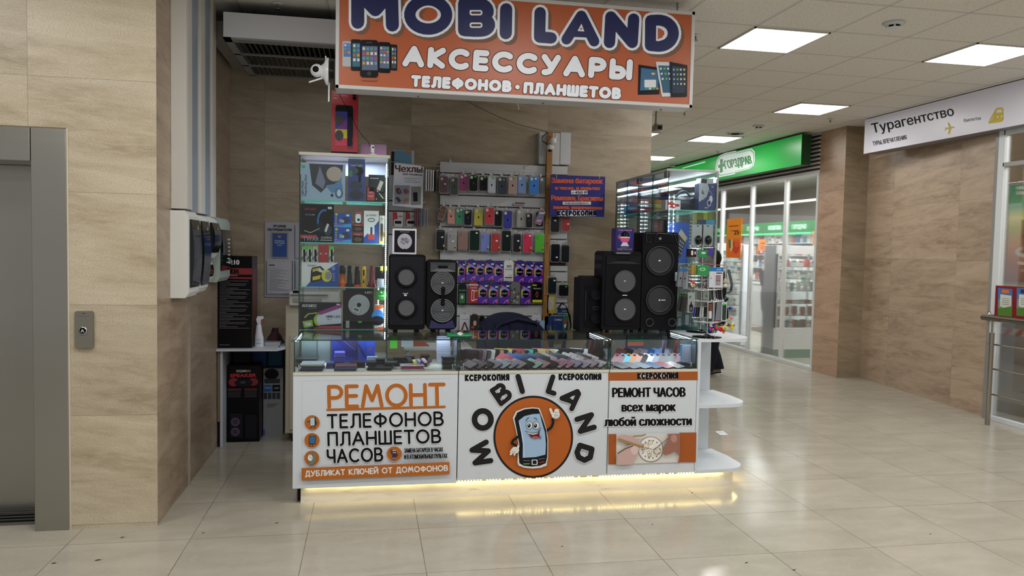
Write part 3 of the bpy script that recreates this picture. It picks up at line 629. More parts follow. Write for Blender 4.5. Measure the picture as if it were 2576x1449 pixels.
g.line([(508, 828), (745, 762)], 11, EW); g.line([(490, 1000), (735, 940)], 8, EW); g.line([(260, 1085), (360, 1060)], 8, EW); g.line([(900, 925), (1070, 890)], 6, EW)
g.poly([(165, 1100), (170, 1060), (380, 1000), (375, 1035), (300, 1050), (250, 1085)], EW)
b.build('emblem', t)
# inside the pharmacy: header boards, wall shelving with goods, cabinets
PC = ['#e3e1dc', '#d9d4c8', '#f0efec', '#cfd6da', '#5c8fb8', '#c46a3c', '#b43a34', '#3f8f6e', '#e6ded0', '#7a7f88', '#d0a060', '#8a6f9a']
CN = {'#e3e1dc': 'off-white', '#d9d4c8': 'cream', '#f0efec': 'white', '#cfd6da': 'pale grey', '#5c8fb8': 'blue', '#c46a3c': 'orange', '#b43a34': 'red', '#3f8f6e': 'teal', '#e6ded0': 'ivory', '#7a7f88': 'grey', '#d0a060': 'amber', '#8a6f9a': 'mauve'}
rnd = random.Random(5)
def goods(x, y, z, w, d, h, c, kind, label, grp, ax='y'):
    """one packaged product standing on a shelf; front towards -y or -x"""
    b = MB(); m = mat(c, .4)
    if kind == 'bottle':
        r = min(w, d)*.45; b.lathe([(r, 0), (r, h*.7), (r*.4, h*.82), (r*.4, h)], m, (x, y, z), n=10)
        b.lathe([(r*.45, h*.83), (r*.45, h*1.04)], mat('#e8e6e0', .4), (x, y, z), n=10); b.lathe([(r*1.01, h*.2), (r*1.01, h*.55)], mat('#f3f2ee', .5), (x, y, z), n=10, caps=False)
        nm = 'cosmetic_bottle'; cat = 'bottle'
    elif kind == 'tube':
        b.loft([((x, y, z), w*.3, w*.3), ((x, y, z+h*.18), w*.3, w*.3), ((x, y, z+h*.2), w*.42, w*.4), ((x, y, z+h), w*.46, w*.06)], m, 12); nm = 'cream_tube'; cat = 'tube'
    else:
        b.box(x-w/2, x+w/2, y-d/2, y+d/2, z, z+h, m); nm = 'medicine_box'; cat = 'box'
        bb = mat(rnd.choice(['#3f6f9c', '#b53b3b', '#3d8a5c', '#7a7a80', '#d08030']), .5)
        if ax == 'y': g = gfront(b, x-w/2, z, w, h, y-d/2)
        else: g = G(b, lambda p, q: Vector((x-w/2, y+d/2-p*d, z+q*h)), (-1, 0, 0))
        g.rect(.12, .55, .88, .75, bb); g.rect(.2, .2, .6, .26, bb)
    tag(b.build(nm, loc=(x, y, z)), label, cat, grp)
def cabinet(name, x0, x1, y0, y1, zt, label, rows, grp, lname):
    t = thing(name, ((x0+x1)/2, (y0+y1)/2, 0), label, 'display cabinet')
    b = MB(); b.box(x0, x1, y0, y1, 0, .13, mat('#2f6e4a', .4)); b.build('plinth', t)
    b = MB(); b.box(x0, x1, y0, y1, .13, .46, WHITE2); b.build('base_cabinet', t, .003)
    b = MB(); b.box(x0, x1, y0, y1, zt-.13, zt, WHITE2); b.box(x0, x0+.035, y0, y1, .46, zt-.13, WHITE2); b.box(x0, x0+.05, y0, y0+.03, .46, zt-.13, WHITE2); b.box(x1-.02, x1, y1-.03, y1, .46, zt-.13, WHITE2); b.build('case_frame', t, .002)
    nsh = len(rows); hh = (zt-.13-.46)/nsh
    for k in range(nsh):
        z = .46+k*hh
        if k: b = MB(); b.glass(x0+.04, x1-.01, y0+.02, y1-.02, z-.006, z); b.build('shelf', t)
        n, kind, cols, hs = rows[k]
        for i in range(n):
            w = (x1-x0-.08)/n; x = x0+.05+w*(i+.5)
            c = cols[i % len(cols)]
            goods(x, y0+.10, z+.0005, w*.82, .07, hh*hs*rnd.uniform(.9, 1.05), c, kind, '%s %s, %s from left, level %s of the %s' % (CN[c], {'bottle': 'cosmetic bottle', 'tube': 'cream tube', 'box': 'medicine box'}[kind], ORD[i], ['one', 'two', 'three', 'four', 'five', 'six'][k], lname), grp)
    b = MB(); b.glass(x0+.05, x1-.01, y0+.004, y0+.009, .47, zt-.14); b.build('glass_front', t)
cabinet('display_cabinet', 5.70, 6.45, 7.0, 7.36, 1.70, 'white glazed pharmacy display cabinet nearest the stone pillar', [
    (9, 'box', ['#b43a34', '#f0efec', '#8a6f9a', '#f0efec', '#b43a34', '#3f8f6e'], .62), (5, 'tube', ['#c46a3c'], .72), (7, 'box', ['#f0efec', '#e3e1dc', '#b43a34'], .28), (6, 'tube', ['#f0efec', '#e6ded0', '#3f8f6e'], .72), (8, 'bottle', ['#cfd6da', '#f0efec', '#3f8f6e'], .7), (6, 'box', ['#e3e1dc', '#b43a34', '#cfd6da'], .6)], 'goods in the cabinet by the pillar', 'cabinet nearest the pillar')
cabinet('display_cabinet', 5.68, 6.14, 8.95, 9.4, 1.74, 'white glazed pharmacy display cabinet behind the orange poster', [
    (7, 'box', ['#d9d4c8', '#e3e1dc', '#cfd6da'], .7), (7, 'bottle', ['#c46a3c', '#e3e1dc', '#d9d4c8'], .75), (6, 'box', ['#e3e1dc', '#cfd6da'], .7), (8, 'bottle', ['#e6ded0', '#d9d4c8'], .7), (8, 'bottle', ['#5c8fb8', '#cfd6da', '#5c8fb8'], .75), (5, 'box', ['#cfd6da', '#e3e1dc'], .6)], 'goods in the cabinet behind the orange poster', 'cabinet behind the poster')
# tall white partition between the cabinets
b = MB(); b.box(5.88, 6.06, 8.40, 8.48, 0, 1.72, WHITE); b.box(5.88, 6.06, 8.38, 8.40, .02, 1.70, mat('#e8eef6', .3)); tag(b.build('entrance_partition', loc=(5.97, 8.44, 0), bevel=.003), 'tall white security panel inside the pharmacy between the two glazed cabinets', 'partition')
# far wall shelving
for k in range(8):
    y0 = 8.9+k*1.0; t = thing('wall_shelf_unit', (8.9, y0+.5, 0), '%s shelving unit from the pillar side along the inner pharmacy wall' % ORD[k], 'shelf unit', 'pharmacy wall shelving')
    b = MB(); b.box(8.7, 9.1, y0, y0+.99, 0, .6, WHITE2); b.box(9.08, 9.1, y0, y0+.99, .6, 2.25, mat('#cfc9c0')); b.box(8.72, 9.1, y0, y0+.02, .6, 2.25, WHITE2); b.build('case', t, .002)
    b = MB(); b.box(8.66, 8.72, y0, y0+.99, 2.0, 2.28, mat('#157a3c', .4, emit=.35)); b.box(8.655, 8.66, y0+.01, y0+.97, 2.0, 2.04, mat('#4fe08a', .4, emit=1.2))
    g = G(b, lambda p, q: Vector((8.658, y0+1-p, 2.0+q*.28)), (-1, 0, 0)); g.sg = 1; g.text(['ГОРЗДРАВ', 'КАССА 2', 'ГОРЗДРАВ', 'КОСМЕТИКА', 'ГОРЗДРАВ', 'КАССА 2', 'ГОРЗДРАВ', 'КАССА 2'][k], (.25, .4), (.8, .4), .35, mat('#c8f5dc', .5, emit=.8), .004); b.build('green_header', t)
    for j, z in enumerate((.95, 1.25, 1.55, 1.82)):
        b = MB(); b.box(8.74, 9.08, y0+.02, y0+.98, z-.015, z, WHITE2); b.build('shelf', t)
        if k < 6:
            for i in range(6):
                c = rnd.choice(PC[:4]+PC if j != 2 else ['#b43a34', '#d9d4c8', '#8a6f9a'])
                goods(8.80, y0+.12+i*.15, z+.0005, .08, .11, rnd.uniform(.12, .2), c, 'box' if (i+j) % 3 else 'bottle', '%s packet, %s along the %s shelf of the %s pharmacy wall unit' % (CN[c], ORD[i], ('lowest', 'second', 'third', 'top')[j], ORD[k]), 'goods on the pharmacy wall shelves', 'x')
for i, (x, y) in enumerate(((6.15, 6.4), (6.15, 7.8), (6.15, 10.5), (6.3, 13.2), (8.3, 12.0), (8.0, 9.3))):
    area('pharmacy_lamp', (x, y, CEIL-.03), .56, .56, 150 if i < 4 else 50, (.95, 1, .98))
    t = thing('ceiling_light', (x, y, CEIL), 'ceiling light panel inside the pharmacy, %s from the pillar' % ORD[i], 'ceiling light', 'pharmacy ceiling lights')
    b = MB(); b.box(x-.3, x+.3, y-.3, y+.3, CEIL-.008, CEIL-.002, LP); b.build('diffuser', t)
area('pharmacy_shelf_light', (8.2, 12, 2.6), .08, 6, 45, (.97, 1, 1), (0, math.radians(-35), 0))
area('cabinet_fill', (6.1, 7.08, 1.55), .5, .06, 7); area('cabinet_fill', (5.9, 9.05, 1.58), .35, .06, 6)  # area lights added to brighten the cabinet goods, no fixture modelled
b = MB(); b.box(8.18, 8.24, 9, 15, 2.62, 2.66, LP); b.tube([(8.21, 9.5, 2.66), (8.21, 9.5, CEIL)], .004, DCHROME, 5); b.tube([(8.21, 14.5, 2.66), (8.21, 14.5, CEIL)], .004, DCHROME, 5); tag(b.build('linear_lamp', loc=(8.2, 12, 2.64)), 'long white linear lamp hanging above the pharmacy shelving', 'lamp')
# posters in the window
for (u0, v0, u1, v1, yy, l) in ((1829, 551, 1862, 649, 0, 'tall orange poster with -25% lettering hanging in the pharmacy window'),):
    X0 = GX-.012; q0 = PX(X0, u0, v0); q1 = PX(X0, u1, v1)
    t = thing('discount_poster', (X0, (q0.y+q1.y)/2, q1.z), l, 'poster'); b = MB(); b.box(X0, X0+.004, q1.y, q0.y, q1.z, q0.z, mat('#e88a1e', .5)); 
    g = G(b, lambda u, v: PX(X0, u, v), (-1, 0, 0)); g.poly([(1830, 600), (1861, 600), (1861, 648), (1830, 648)], mat('#e8701e', .5))
    g.ell(1851, 622, 9, 16, mat('#d9401c')); g.ell(1854, 614, 6, 8, mat('#e85a34')); g.poly([(1834, 606), (1842, 600), (1844, 624), (1838, 634)], mat('#e0c890')); g.poly([(1833, 604), (1839, 602), (1839, 626), (1834, 622)], mat('#4a7a3c'))
    g.text('25', (1847, 590), (1859, 589), 11, mat('#2a1a10'), .3); g.text('%', (1860, 585), (1863, 585), 4, mat('#2a1a10')); g.text('четвергомания!', (1834, 571), (1858, 569), 4, mat('#2a1a10')); g.text('скидка', (1838, 581), (1847, 581), 2.5, mat('#2a1a10'))
    b.build('sheet', t)
p = PX(6.1, 1900, 585); q = PX(6.1, 1918, 609)
for (x, y, z, l) in ((6.42, 8.9, 1.62, 'small orange poster inside the pharmacy left of the doorway'), (6.1, 6.7, 1.72, 'small orange poster at the pillar edge above the cabinet')):
    b = MB(); b.box(x, x+.14, y, y+.006, z, z+.2, mat('#e0861e', .5)); g = gfront(b, x, z, .14, .2, y); g.text('25%', (.2, .6), (.8, .6), .15, mat('#2a1a10'), .01); g.ell(.5, .3, .25, .2, mat('#d05a1c')); g.rect(-.03, -.6, .0, 1, WHITE2)
    tag(b.build('discount_poster', loc=(x, y, z)), l, 'poster')
b = MB(); b.box(8.05, 8.45, 8.3, 13, 0, .9, WHITE2, None); b.box(8.03, 8.47, 8.28, 13.02, .9, .93, mat('#c9cdd0')); b.box(8.06, 8.44, 8.295, 8.3, 0, .12, mat('#2f6e4a'))
tag(b.build('pharmacy_counter', loc=(8.1, 10.6, 0), bevel=.003), 'long white sales counter inside the pharmacy', 'counter')
# ================= hanging sign =================
SY = 1.15
c00 = PY(SY, 843, 221); c10 = PY(SY, 1741, 273); c11 = PY(SY, 1748, 30)
sx0, sx1, sz0, sz1 = c00.x, (c10.x+c11.x)/2, (c00.z+c10.z)/2, c11.z
t = thing('hanging_sign', ((sx0+sx1)/2, SY, sz0), 'big orange hanging lightbox sign with dark blue and white lettering over the kiosk', 'shop sign')
AL = mat('#cfd0d2', .35)
b = MB(); b.box(sx0, sx1, SY+.004, SY+.16, sz0, sz1, AL); b.box(sx0+.1, sx0+.5, SY+.03, SY+.13, sz0-.004, sz0, AL)
for x in (sx0, sx1-.022): b.box(x, x+.022, SY-.006, SY+.004, sz0, sz1, AL)
for z in (sz0, sz1-.022): b.box(sx0, sx1, SY-.006, SY+.004, z, z+.022, AL)
b.build('frame', t, .002)
for k in range(3): b = MB(); b.cyl((sx0+.5+k*.8, SY+.1, sz0-.006), .007, .006, DCHROME, n=8); b.build('screw', t)
b = MB(); b.box(sx0+.02, sx1-.02, SY, SY+.003, sz0+.02, sz1-.02, mat('#b35a32', .35, emit=.04)); b.build('sign_face', t)
b = MB(); g = gpix(b, SY).crop(840, 0, 920/2576)
NV = mat('#14205c', .4); WS = mat('#e3e8f0', .35, emit=.08); SH = mat('#7a5a48', .5); RIM = mat('#4a2020', .5)
# big rounded letters, one by one: (strokes in crop pixels)
def ring(cx, cy, rx, ry): return arc(cx, cy, rx, ry, 0, 360, 30)
big = [
 ([(168, 158), (168, -60), (292, 70), (405, -60), (412, 178)], 100), (ring(664, 105, 130, 101), 88),
 ([(915, 25), (915, 215), (1000, 220)]+arc(1040, 176, 55, 42, 90, -70, 7)+[(980, 135)]+arc(1035, 80, 50, 48, 70, -80, 7)+[(920, 30)], 90), ([(920, 135), (1050, 140)], 40),
 ([(1213, 66), (1210, 235)], 94),
 ([(1452, 90), (1448, 262), (1530, 268)], 88), ([(1638, 278), (1742, 112), (1832, 292)], 82), ([(1690, 235), (1800, 240)], 60),
 ([(1940, 300), (1950, 120), (2100, 300), (2110, 135)], 88),
 ([(2228, 320), (2230, 145), (2290, 142)]+arc(2290, 235, 100, 92, -80, 90, 10)+[(2228, 322)], 86)]
for off, grow, m in (((22, 22), 14, SH), ((0, 0), 14, WS), ((0, 0), -4, NV)):
    g.up(2)
    g.union([q for st, w in big for q in g.line([(x+off[0], y+off[1]) for x, y in st], w+grow*2, m, False, True, True)], m)
def skinny(pts): g.up(1); g.poly(pts, WS)
g.ell(664, 102, 80, 62, WS); g.ell(664, 102, 66, 48, mat('#b35a32', .35, emit=.04)); g.poly([(612, 82), (664, 55), (640, 80), (622, 105), (630, 135), (600, 120)], SH)
for y in (92, 180): g.rrect(955, y-20, 1045, y+18, 16, WS); g.rrect(966, y-9, 1034, y+7, 7, mat('#5c3b30', .5))
g.poly([(1742, 168), (1714, 220), (1762, 224)], WS); g.ell(1740, 205, 9, 8, mat('#b98a74'))
g.poly([(2268, 182), (2300, 186), (2335, 210), (2340, 240), (2325, 270), (2290, 292), (2266, 290)], WS); g.poly([(2278, 200), (2298, 204), (2322, 222), (2326, 242), (2308, 268), (2278, 278)], mat('#c0603a'))
b.build('big_lettering', t)
b = MB(); g = gpix(b, SY).crop(840, 0, 920/2576); g.k = .0012
g.stroke('АКСЕССУАРЫ', (480, 468), (2098, 568), 150, 43, WS, gap=.46, out=55, mo=RIM)
g.stroke('ТЕЛЕФОНОВ', (540, 612), (1250, 652), 84, 26, WS, gap=.46, out=35, mo=RIM)
g.stroke('ПЛАНШЕТОВ', (1332, 660), (2020, 702), 84, 26, WS, gap=.46, out=35, mo=RIM); g.ell(1292, 614, 20, 20, RIM); g.ell(1292, 614, 16, 16, WS)
b.build('lettering', t)
b = MB(); g = gpix(b, SY).crop(840, 0, 920/2576); g.k = .0012
PB = mat('#1b1c22', .3); PS = mat('#b9bcc2', .4); LB = mat('#3d82b8', .4)
def handset(x0, y0, x1, y1, sk, fr, scr, icons):
    def q(x, y): return (x, y+(x-x0)*sk)
    rp = [q(*p) for p in rr(x0, x1, y0, y1, (x1-x0)*.16)]; g.poly(rp, fr)
    if scr:
        a, c, d, e = scr; g.poly([q(a, d), q(c, d), q(c, e), q(a, e)], icons[0])
        n = 0
        for iy in range(icons[2]):
            for ix in range(icons[1]):
                w = (c-a)/icons[1]; h = (e-d)/icons[2]*.8
                n += 1; cc = ['#e8e8ea', '#49b06a', '#d8a23c', '#5b9be0', '#c8504a', '#dcdcdc', '#8f6cc8'][n*5 % 7]
                x = a+w*(ix+.2); y = d+h*(iy+.25); g.poly([q(x, y), q(x+w*.6, y), q(x+w*.6, y+h*.6), q(x, y+h*.6)], mat(cc, .4), iy == 0 and ix == 0)
handset(396, 312, 446, 495, .08, PB, (405, 440, 330, 480), (mat('#3a4148'), 2, 4)); handset(312, 295, 398, 512, .05, PB, (322, 390, 325, 480), (mat('#5b6f8a'), 3, 5))
handset(60, 290, 122, 470, .03, PS, (68, 118, 305, 400), (mat('#4a7fc0'), 2, 3)); handset(120, 278, 190, 498, .02, PB, (130, 186, 305, 470), (mat('#2f6f86'), 2, 4))
handset(184, 282, 312, 545, .02, PB, (197, 308, 325, 495), (mat('#5a6a86'), 4, 4)); g.ell(248, 520, 15, 15, mat('#2c2d34')); g.rect(225, 300, 270, 306, mat('#4a4b52')); g.poly([(190, 556), (310, 554), (300, 572), (200, 570)], mat('#b05a34'))
b.build('phone_pictures', t); b = MB(); g = gpix(b, SY).crop(840, 0, 920/2576); g.k = .0012
g.poly([(2145, 455), (2300, 478), (2292, 665), (2140, 668)], PB); g.poly([(2163, 478), (2290, 495), (2284, 632), (2156, 638)], mat('#356a94')); g.rrect(2186, 562, 2268, 616, 5, mat('#dfe5ea')); g.ell(2248, 520, 14, 8, mat('#d9c07a'))
for k in range(4): g.rect(2190+k*26, 618, 2208+k*26, 632, mat(['#3d9bb0', '#d5d5d5', '#4fa05a', '#d08a3a'][k]))
g.poly([(2265, 436), (2400, 440), (2410, 680), (2308, 682)], mat('#dadde2')); g.poly([(2282, 462), (2380, 465), (2390, 655), (2315, 655)], mat('#2b5e7c'))
for k in range(9): x = 2293+(k % 3)*26+(k//3)*6; y = 478+(k//3)*36; g.rect(x, y, x+14, y+14, mat(['#d8e6ee', '#7ab35a', '#e0e0e0'][k % 3]))
g.poly([(2360, 436), (2486, 462), (2484, 682), (2368, 684)], PB); g.poly([(2376, 465), (2474, 482), (2470, 655), (2380, 658)], mat('#22304a'))
for k in range(16): x = 2384+(k % 4)*24; y = 486+(k//4)*34; g.rect(x, y, x+13, y+14, mat(['#7fa8d8', '#d8c070', '#c8c8cc', '#6cae6c'][k*3 % 4]))
b.build('tablet_pictures', t)
for x in (sx0+.25, sx1-.09):
    b = MB()
    for k in range(int((CEIL-sz1)/.02)+1): b.lathe([(.007, -.003), (.010, 0), (.007, .003), (.004, 0), (.007, -.003)], DCHROME, (x, SY+.08, sz1+.01+k*.02), 'x' if k % 2 else 'y', 10, caps=False)
    b.cyl((x, SY+.08, sz1-.004), .012, .01, DCHROME); b.build('chain', t)
b = MB(); b.tube([PY(SY+.1, 1302, 254), PY(SY+.1, 1303, 264), PY(SY+.1, 1306, 275)], .0018, WHITE2, 5); tag(b.build('cable_tie', loc=PY(SY+.1, 1302, 254)), 'short white tie end hanging under the middle of the orange sign', 'cable tie')

# ================= counter =================
CY0, CY1 = 1.075, 1.60
UX = [(-.725, .262), (.268, 1.235), (1.241, 1.838)]
z0, z1, ZT = .115, .785, 1.0
ORG = mat('#b5651c', .35); INK = mat('#0f0e12', .4); LETW = mat('#dfe2e6', .3)
names = ['counter_unit']*3
labs = ['left white counter unit with orange and black repair lettering under a glass vitrine', 'middle white counter unit with a round orange cartoon emblem', 'right white counter unit with orange bands and a watch repair picture']
units = []
for i, (x0, x1) in enumerate(UX):
    t = thing('counter_unit', ((x0+x1)/2, 1.33, 0), labs[i], 'counter', 'white kiosk counter units'); units.append(t)
    yb = CY1 if i != 1 else 1.52
    b = MB(); b.box(x0, x1, CY0, CY0+.018, z0 if i else .10, z1, WHITE); b.build('front_panel', t, .0015)
    b = MB(); b.box(x0, x1, CY0+.02, yb, z0, z0+.02, WHITE2); b.box(x0, x0+.018, CY0+.02, yb, z0, z1, WHITE); b.box(x1-.018, x1, CY0+.02, yb, z0, z1, WHITE); b.box(x0, x1, yb-.01, yb, z0, z1, WHITE2); b.build('carcass', t, .001)
    b = MB(); b.box(x0, x1, CY0-.004, yb, z1, z1+.018, mat('#cfccc0', .35)); b.build('vitrine_floor', t, .001)
# vitrine glass over each unit, with its shelf supports
for i, (x0, x1) in enumerate(UX):
    t = units[i]
    zb = z1+.019; tops = MB(); tops.glass(x0+.001, x1-.001, CY0-.002, CY1, ZT-.006, ZT); tops.build('glass_top', t)
    b = MB(); b.glass(x0+.004, x1-.004, CY0+.004, CY0+.010, zb, ZT-.007); b.build('glass_front', t)
    for xx in (x0+.003, x1-.009): b = MB(); b.glass(xx, xx+.006, CY0+.011, CY1-.01, zb, ZT-.007); b.build('glass_side', t)
    for xx in (x0+.03, x1-.03):
        for zz in (zb+.0, ZT-.04): b = MB(); b.cyl((xx, CY0+.03, zz), .005, .033, CHROME, n=8); b.ball((xx, CY0+.03, zz+.033), .006, CHROME, 8); b.build('glass_clamp', t)
# --- left panel print
b = MB(); g = gpix(b, CY0).crop(720, 820, 460/2380)
FL = mat('#c9ced2', .4)
g.line([(205, 715), (2140, 682)], 2.5, FL); g.line([(207, 715), (207, 1700)], 2.5, FL)
g.stroke('РЕМОНТ', (536, 1078), (2080, 1046), 312, 50, ORG, gap=.24, out=62, mo=LETW)
g.up(); g.line([(525, 1090), (2072, 1050)], 30, ORG, cap=False)
g.crop(720, 1000, 460/2298)
for s_, p0, p1, h in (('ТЕЛЕФОНОВ', (512, 392), (1982, 356), 186), ('ПЛАНШЕТОВ', (520, 612), (1950, 572), 182), ('ЧАСОВ', (512, 828), (1222, 802), 182)):
    g.stroke(s_, p0, p1, h, 29, INK, gap=.30, out=44, mo=LETW)
def icon(cx, cy, r): g.ell(cx, cy, r+4, r+2, LETW); g.ell(cx, cy, r, r-2, ORG)
for cx, cy in ((327, 313), (325, 535), (322, 757), (1358, 703)): icon(cx, cy, 96)
# small pictures: plain gadgets in the circles
SC = mat('#a9cfe0', .3); DK = mat('#26303a', .4); WHT = mat('#e8ecee', .4)
g.poly([(312, 252), (372, 242), (376, 350), (318, 358)], DK); g.poly([(304, 256), (356, 248), (358, 345), (308, 352)], SC)
g.line([(302, 296), (264, 300)], 8, DK); g.line([(374, 290), (390, 315), (376, 330)], 7, DK); g.line([(324, 356), (318, 374), (296, 376)], 6, DK); g.line([(346, 352), (354, 372), (372, 380)], 6, DK)
g.poly([(292, 472), (376, 476), (368, 580), (284, 576)], DK); g.poly([(300, 480), (368, 484), (361, 572), (293, 568)], mat('#2f6b98')); g.line([(305, 578), (300, 604), (284, 606)], 6, DK); g.line([(333, 580), (336, 604), (322, 610)], 6, DK)
g.poly([(330, 682), (372, 690), (380, 730), (368, 800), (330, 838), (286, 836), (282, 810), (330, 790), (345, 740)], mat('#6f7a68')); g.ell(305, 750, 37, 47, mat('#8a8f84')); g.ell(303, 750, 30, 40, WHT); g.line([(303, 750), (303, 722)], 4, DK); g.line([(303, 750), (322, 752)], 4, DK)
for k in range(12): g.ell(303+25*math.sin(k*.524), 750-33*math.cos(k*.524), 2.2, 2.6, DK, 8, k == 0)
g.rrect(1334, 655, 1380, 762, 12, mat('#23274a')); g.rrect(1338, 650, 1376, 664, 5, mat('#b8bcc0')); g.rrect(1336, 745, 1378, 760, 5, mat('#7d87a8')); g.line([(1334, 700), (1312, 670), (1322, 648)], 12, mat('#23274a')); g.line([(1380, 690), (1398, 712), (1382, 728)], 12, mat('#23274a'))
g.ell(1347, 684, 7, 7, WHT); g.ell(1368, 684, 7, 7, WHT)
g.text('ЗАМЕНА БАТАРЕЕК В ЧАСАХ', (1484, 683), (1966, 668), 52, INK, 3); g.text('И В АТОМОБИЛЬНЫХ ПУЛЬТАХ', (1484, 765), (2020, 749), 54, INK, 3)
g.poly([(196, 876), (2048, 800), (2048, 952), (196, 1030)], ORG); g.stroke('ДУБЛИКАТ КЛЮЧЕЙ ОТ ДОМОФОНОВ', (242, 984), (2032, 912), 76, 15, LETW, gap=.30)
b.build('printed_sign', units[0])
# --- middle panel print
b = MB(); g = gpix(b, CY0).crop(1140, 930, 380/1835); IK2 = mat('#232323', .4)
for p0, p1 in (((142, 140), (684, 132)), ((1280, 127), (1800, 125))):
    for m_, w_ in ((LETW, 30), (INK, 22)): g.stroke('КСЕРОКОПИЯ', p0, p1, 80, w_, m_, gap=.55)
g.ell(972, 815, 484, 500, IK2, 64); g.ell(972, 815, 460, 475, mat('#b45c1a', .35), 64)
def blob(sts, w):
    g.lines(sts, w+14, LETW); g.lines(sts, w, IK2)
blob([[(228, 975), (400, 878)], [(228, 975), (425, 985)], [(425, 985), (265, 1130)], [(265, 1130), (455, 1103)]], 66)
blob([ring(358, 603, 100, 104)], 70)
blob([[(468, 250), (580, 415)], [(468, 250)]+arc(570, 225, 42, 38, 200, 380, 6)+[(530, 320)], [(545, 335)]+arc(640, 310, 45, 45, 220, 400, 6)+[(580, 415)]], 54)
blob([[(786, 80), (838, 262)]], 66)
blob([[(1208, 85), (1150, 262), (1222, 285)]], 62)
blob([[(1318, 345), (1505, 262), (1520, 290), (1436, 472)], [(1395, 365), (1455, 395)], [(1318, 345), (1430, 380)]], 62)
blob([[(1500, 600), (1675, 545)], [(1675, 545), (1540, 745)], [(1540, 745), (1708, 695)]], 66)
blob([[(1535, 915), (1680, 960), (1660, 1060), (1590, 1095), (1520, 1060), (1500, 1000), (1535, 915)]], 68)
for x, y, rx, ry in ((548, 256, 20, 22), (608, 332, 24, 24), (1444, 338, 18, 22)): g.ell(x, y, rx, ry, mat('#c4cacc', .3))
# generic cartoon phone (plain smiling handset)
sil = mat('#d9dce0', .3); bl = mat('#1a1d20', .3); blu = mat('#9fbede', .3)
g.poly([(720, 580), (760, 500), (860, 462), (960, 452), (1040, 460), (1060, 500), (1100, 620), (1130, 720), (1150, 850), (1148, 1050), (1130, 1160), (1060, 1186), (960, 1196), (860, 1185), (790, 1160), (776, 1120), (788, 900), (760, 740)], sil)
g.poly([(740, 590), (775, 515), (860, 478), (960, 466), (1030, 472), (1052, 520), (1090, 620), (1122, 720), (1140, 850), (1138, 1050), (1120, 1130), (1050, 1160), (950, 1172), (850, 1160), (800, 1130), (790, 1000), (800, 900), (770, 740)], bl)
g.poly([(790, 615), (860, 560), (960, 535), (1048, 530), (1075, 640), (1110, 760), (1122, 900), (1116, 1025), (1000, 1055), (840, 1065), (842, 900), (820, 760)], blu)
g.line([(800, 640), (845, 830), (858, 1050)], 8, mat('#dce8f4')); g.rrect(948, 1085, 1020, 1150, 10, sil); g.rrect(960, 1095, 1008, 1140, 8, bl); g.line([(852, 1138), (920, 1136)], 12, mat('#6aa84f')); g.line([(1045, 1122), (1100, 1110)], 12, mat('#a03030')); g.line([(850, 1096), (925, 1098)], 7, mat('#777777')); g.line([(1035, 1080), (1105, 1070)], 7, mat('#777777'))
for ex, px_ in ((920, 915), (1002, 992)): g.ell(ex, 670, 40, 46, bl); g.ell(ex, 670, 36, 42, LETW); g.ell(px_, 672, 20, 26, bl); g.ell(px_-4, 662, 7, 8, LETW)
g.line([(878, 615), (892, 585), (915, 575)], 7, bl); g.line([(975, 578), (995, 582), (1012, 600)], 7, bl)
g.poly([(885, 740), (960, 762), (1020, 752), (1048, 708), (1040, 770), (1046, 818), (990, 828), (940, 815)], mat('#5a1018')); g.poly([(888, 740), (960, 760), (1020, 750), (1040, 735), (1012, 770), (960, 782), (905, 768)], LETW); g.ell(990, 812, 42, 12, mat('#c8505a')); g.line([(868, 738), (950, 764), (1020, 752), (1058, 698)], 6, bl); g.line([(1062, 798), (1048, 835)], 6, bl)
for st in ([(1140, 725), (1185, 690), (1205, 640), (1203, 590)], [(780, 805), (720, 850), (705, 885), (770, 920)]): g.line(st, 30, bl)
gl = mat('#e6e4de', .4)
g.ell(1235, 545, 48, 42, gl); g.ell(1248, 495, 30, 30, gl); g.line([(1195, 530), (1172, 472)], 30, gl); g.ell(1262, 530, 24, 22, gl); g.line([(1225, 510), (1262, 515)], 3, bl); g.line([(1215, 540), (1265, 545)], 3, bl); g.line([(1210, 566), (1255, 570)], 3, bl)
g.ell(745, 965, 48, 40, gl); g.line([(715, 985), (690, 1015)], 24, gl); g.line([(740, 990), (735, 1020)], 22, gl); g.line([(705, 960), (690, 985)], 20, gl); g.line([(775, 940), (782, 915)], 28, gl); g.line([(705, 995), (722, 970)], 3, bl); g.line([(730, 1000), (745, 975)], 3, bl)
b.build('printed_emblem', units[1])
# --- right panel print
b = MB(); g = gpix(b, CY0).crop(1490, 920, 400/1705); OB = mat('#a5551a', .35)
g.poly([(170, 70), (1130, 62), (1130, 155), (170, 160)], OB)
for m_, w_ in ((LETW, 27), (INK, 20)): g.stroke('КСЕРОКОПИЯ', (482, 146), (922, 140), 70, w_, m_, gap=.55)
for s_, p0, p1, h in (('РЕМОНТ ЧАСОВ', (218, 336), (992, 330), 98), ('всех марок', (318, 489), (888, 484), 92), ('любой сложности', (132, 646), (1058, 634), 92)):
    g.text(s_, p0, p1, h*(1. if s_[0] == 'Р' else 1.0), INK, 8, LETW, 12)
g.poly([(170, 732), (255, 730), (252, 1054), (170, 1056)], OB); g.poly([(928, 716), (1112, 714), (1106, 1032), (922, 1034)], OB)
g.poly([(255, 730), (928, 716), (922, 1034), (252, 1054)], mat('#d9d6d2', .4))
sk = mat('#c9a9a4', .5); sk2 = mat('#9b6a5a', .5); GD = mat('#b99a68', .3, .6)
g.ell(622, 895, 138, 140, mat('#8a8580')); g.ell(622, 892, 128, 130, mat('#ece9e4')); g.ell(622, 890, 116, 118, mat('#f4f1ea'))
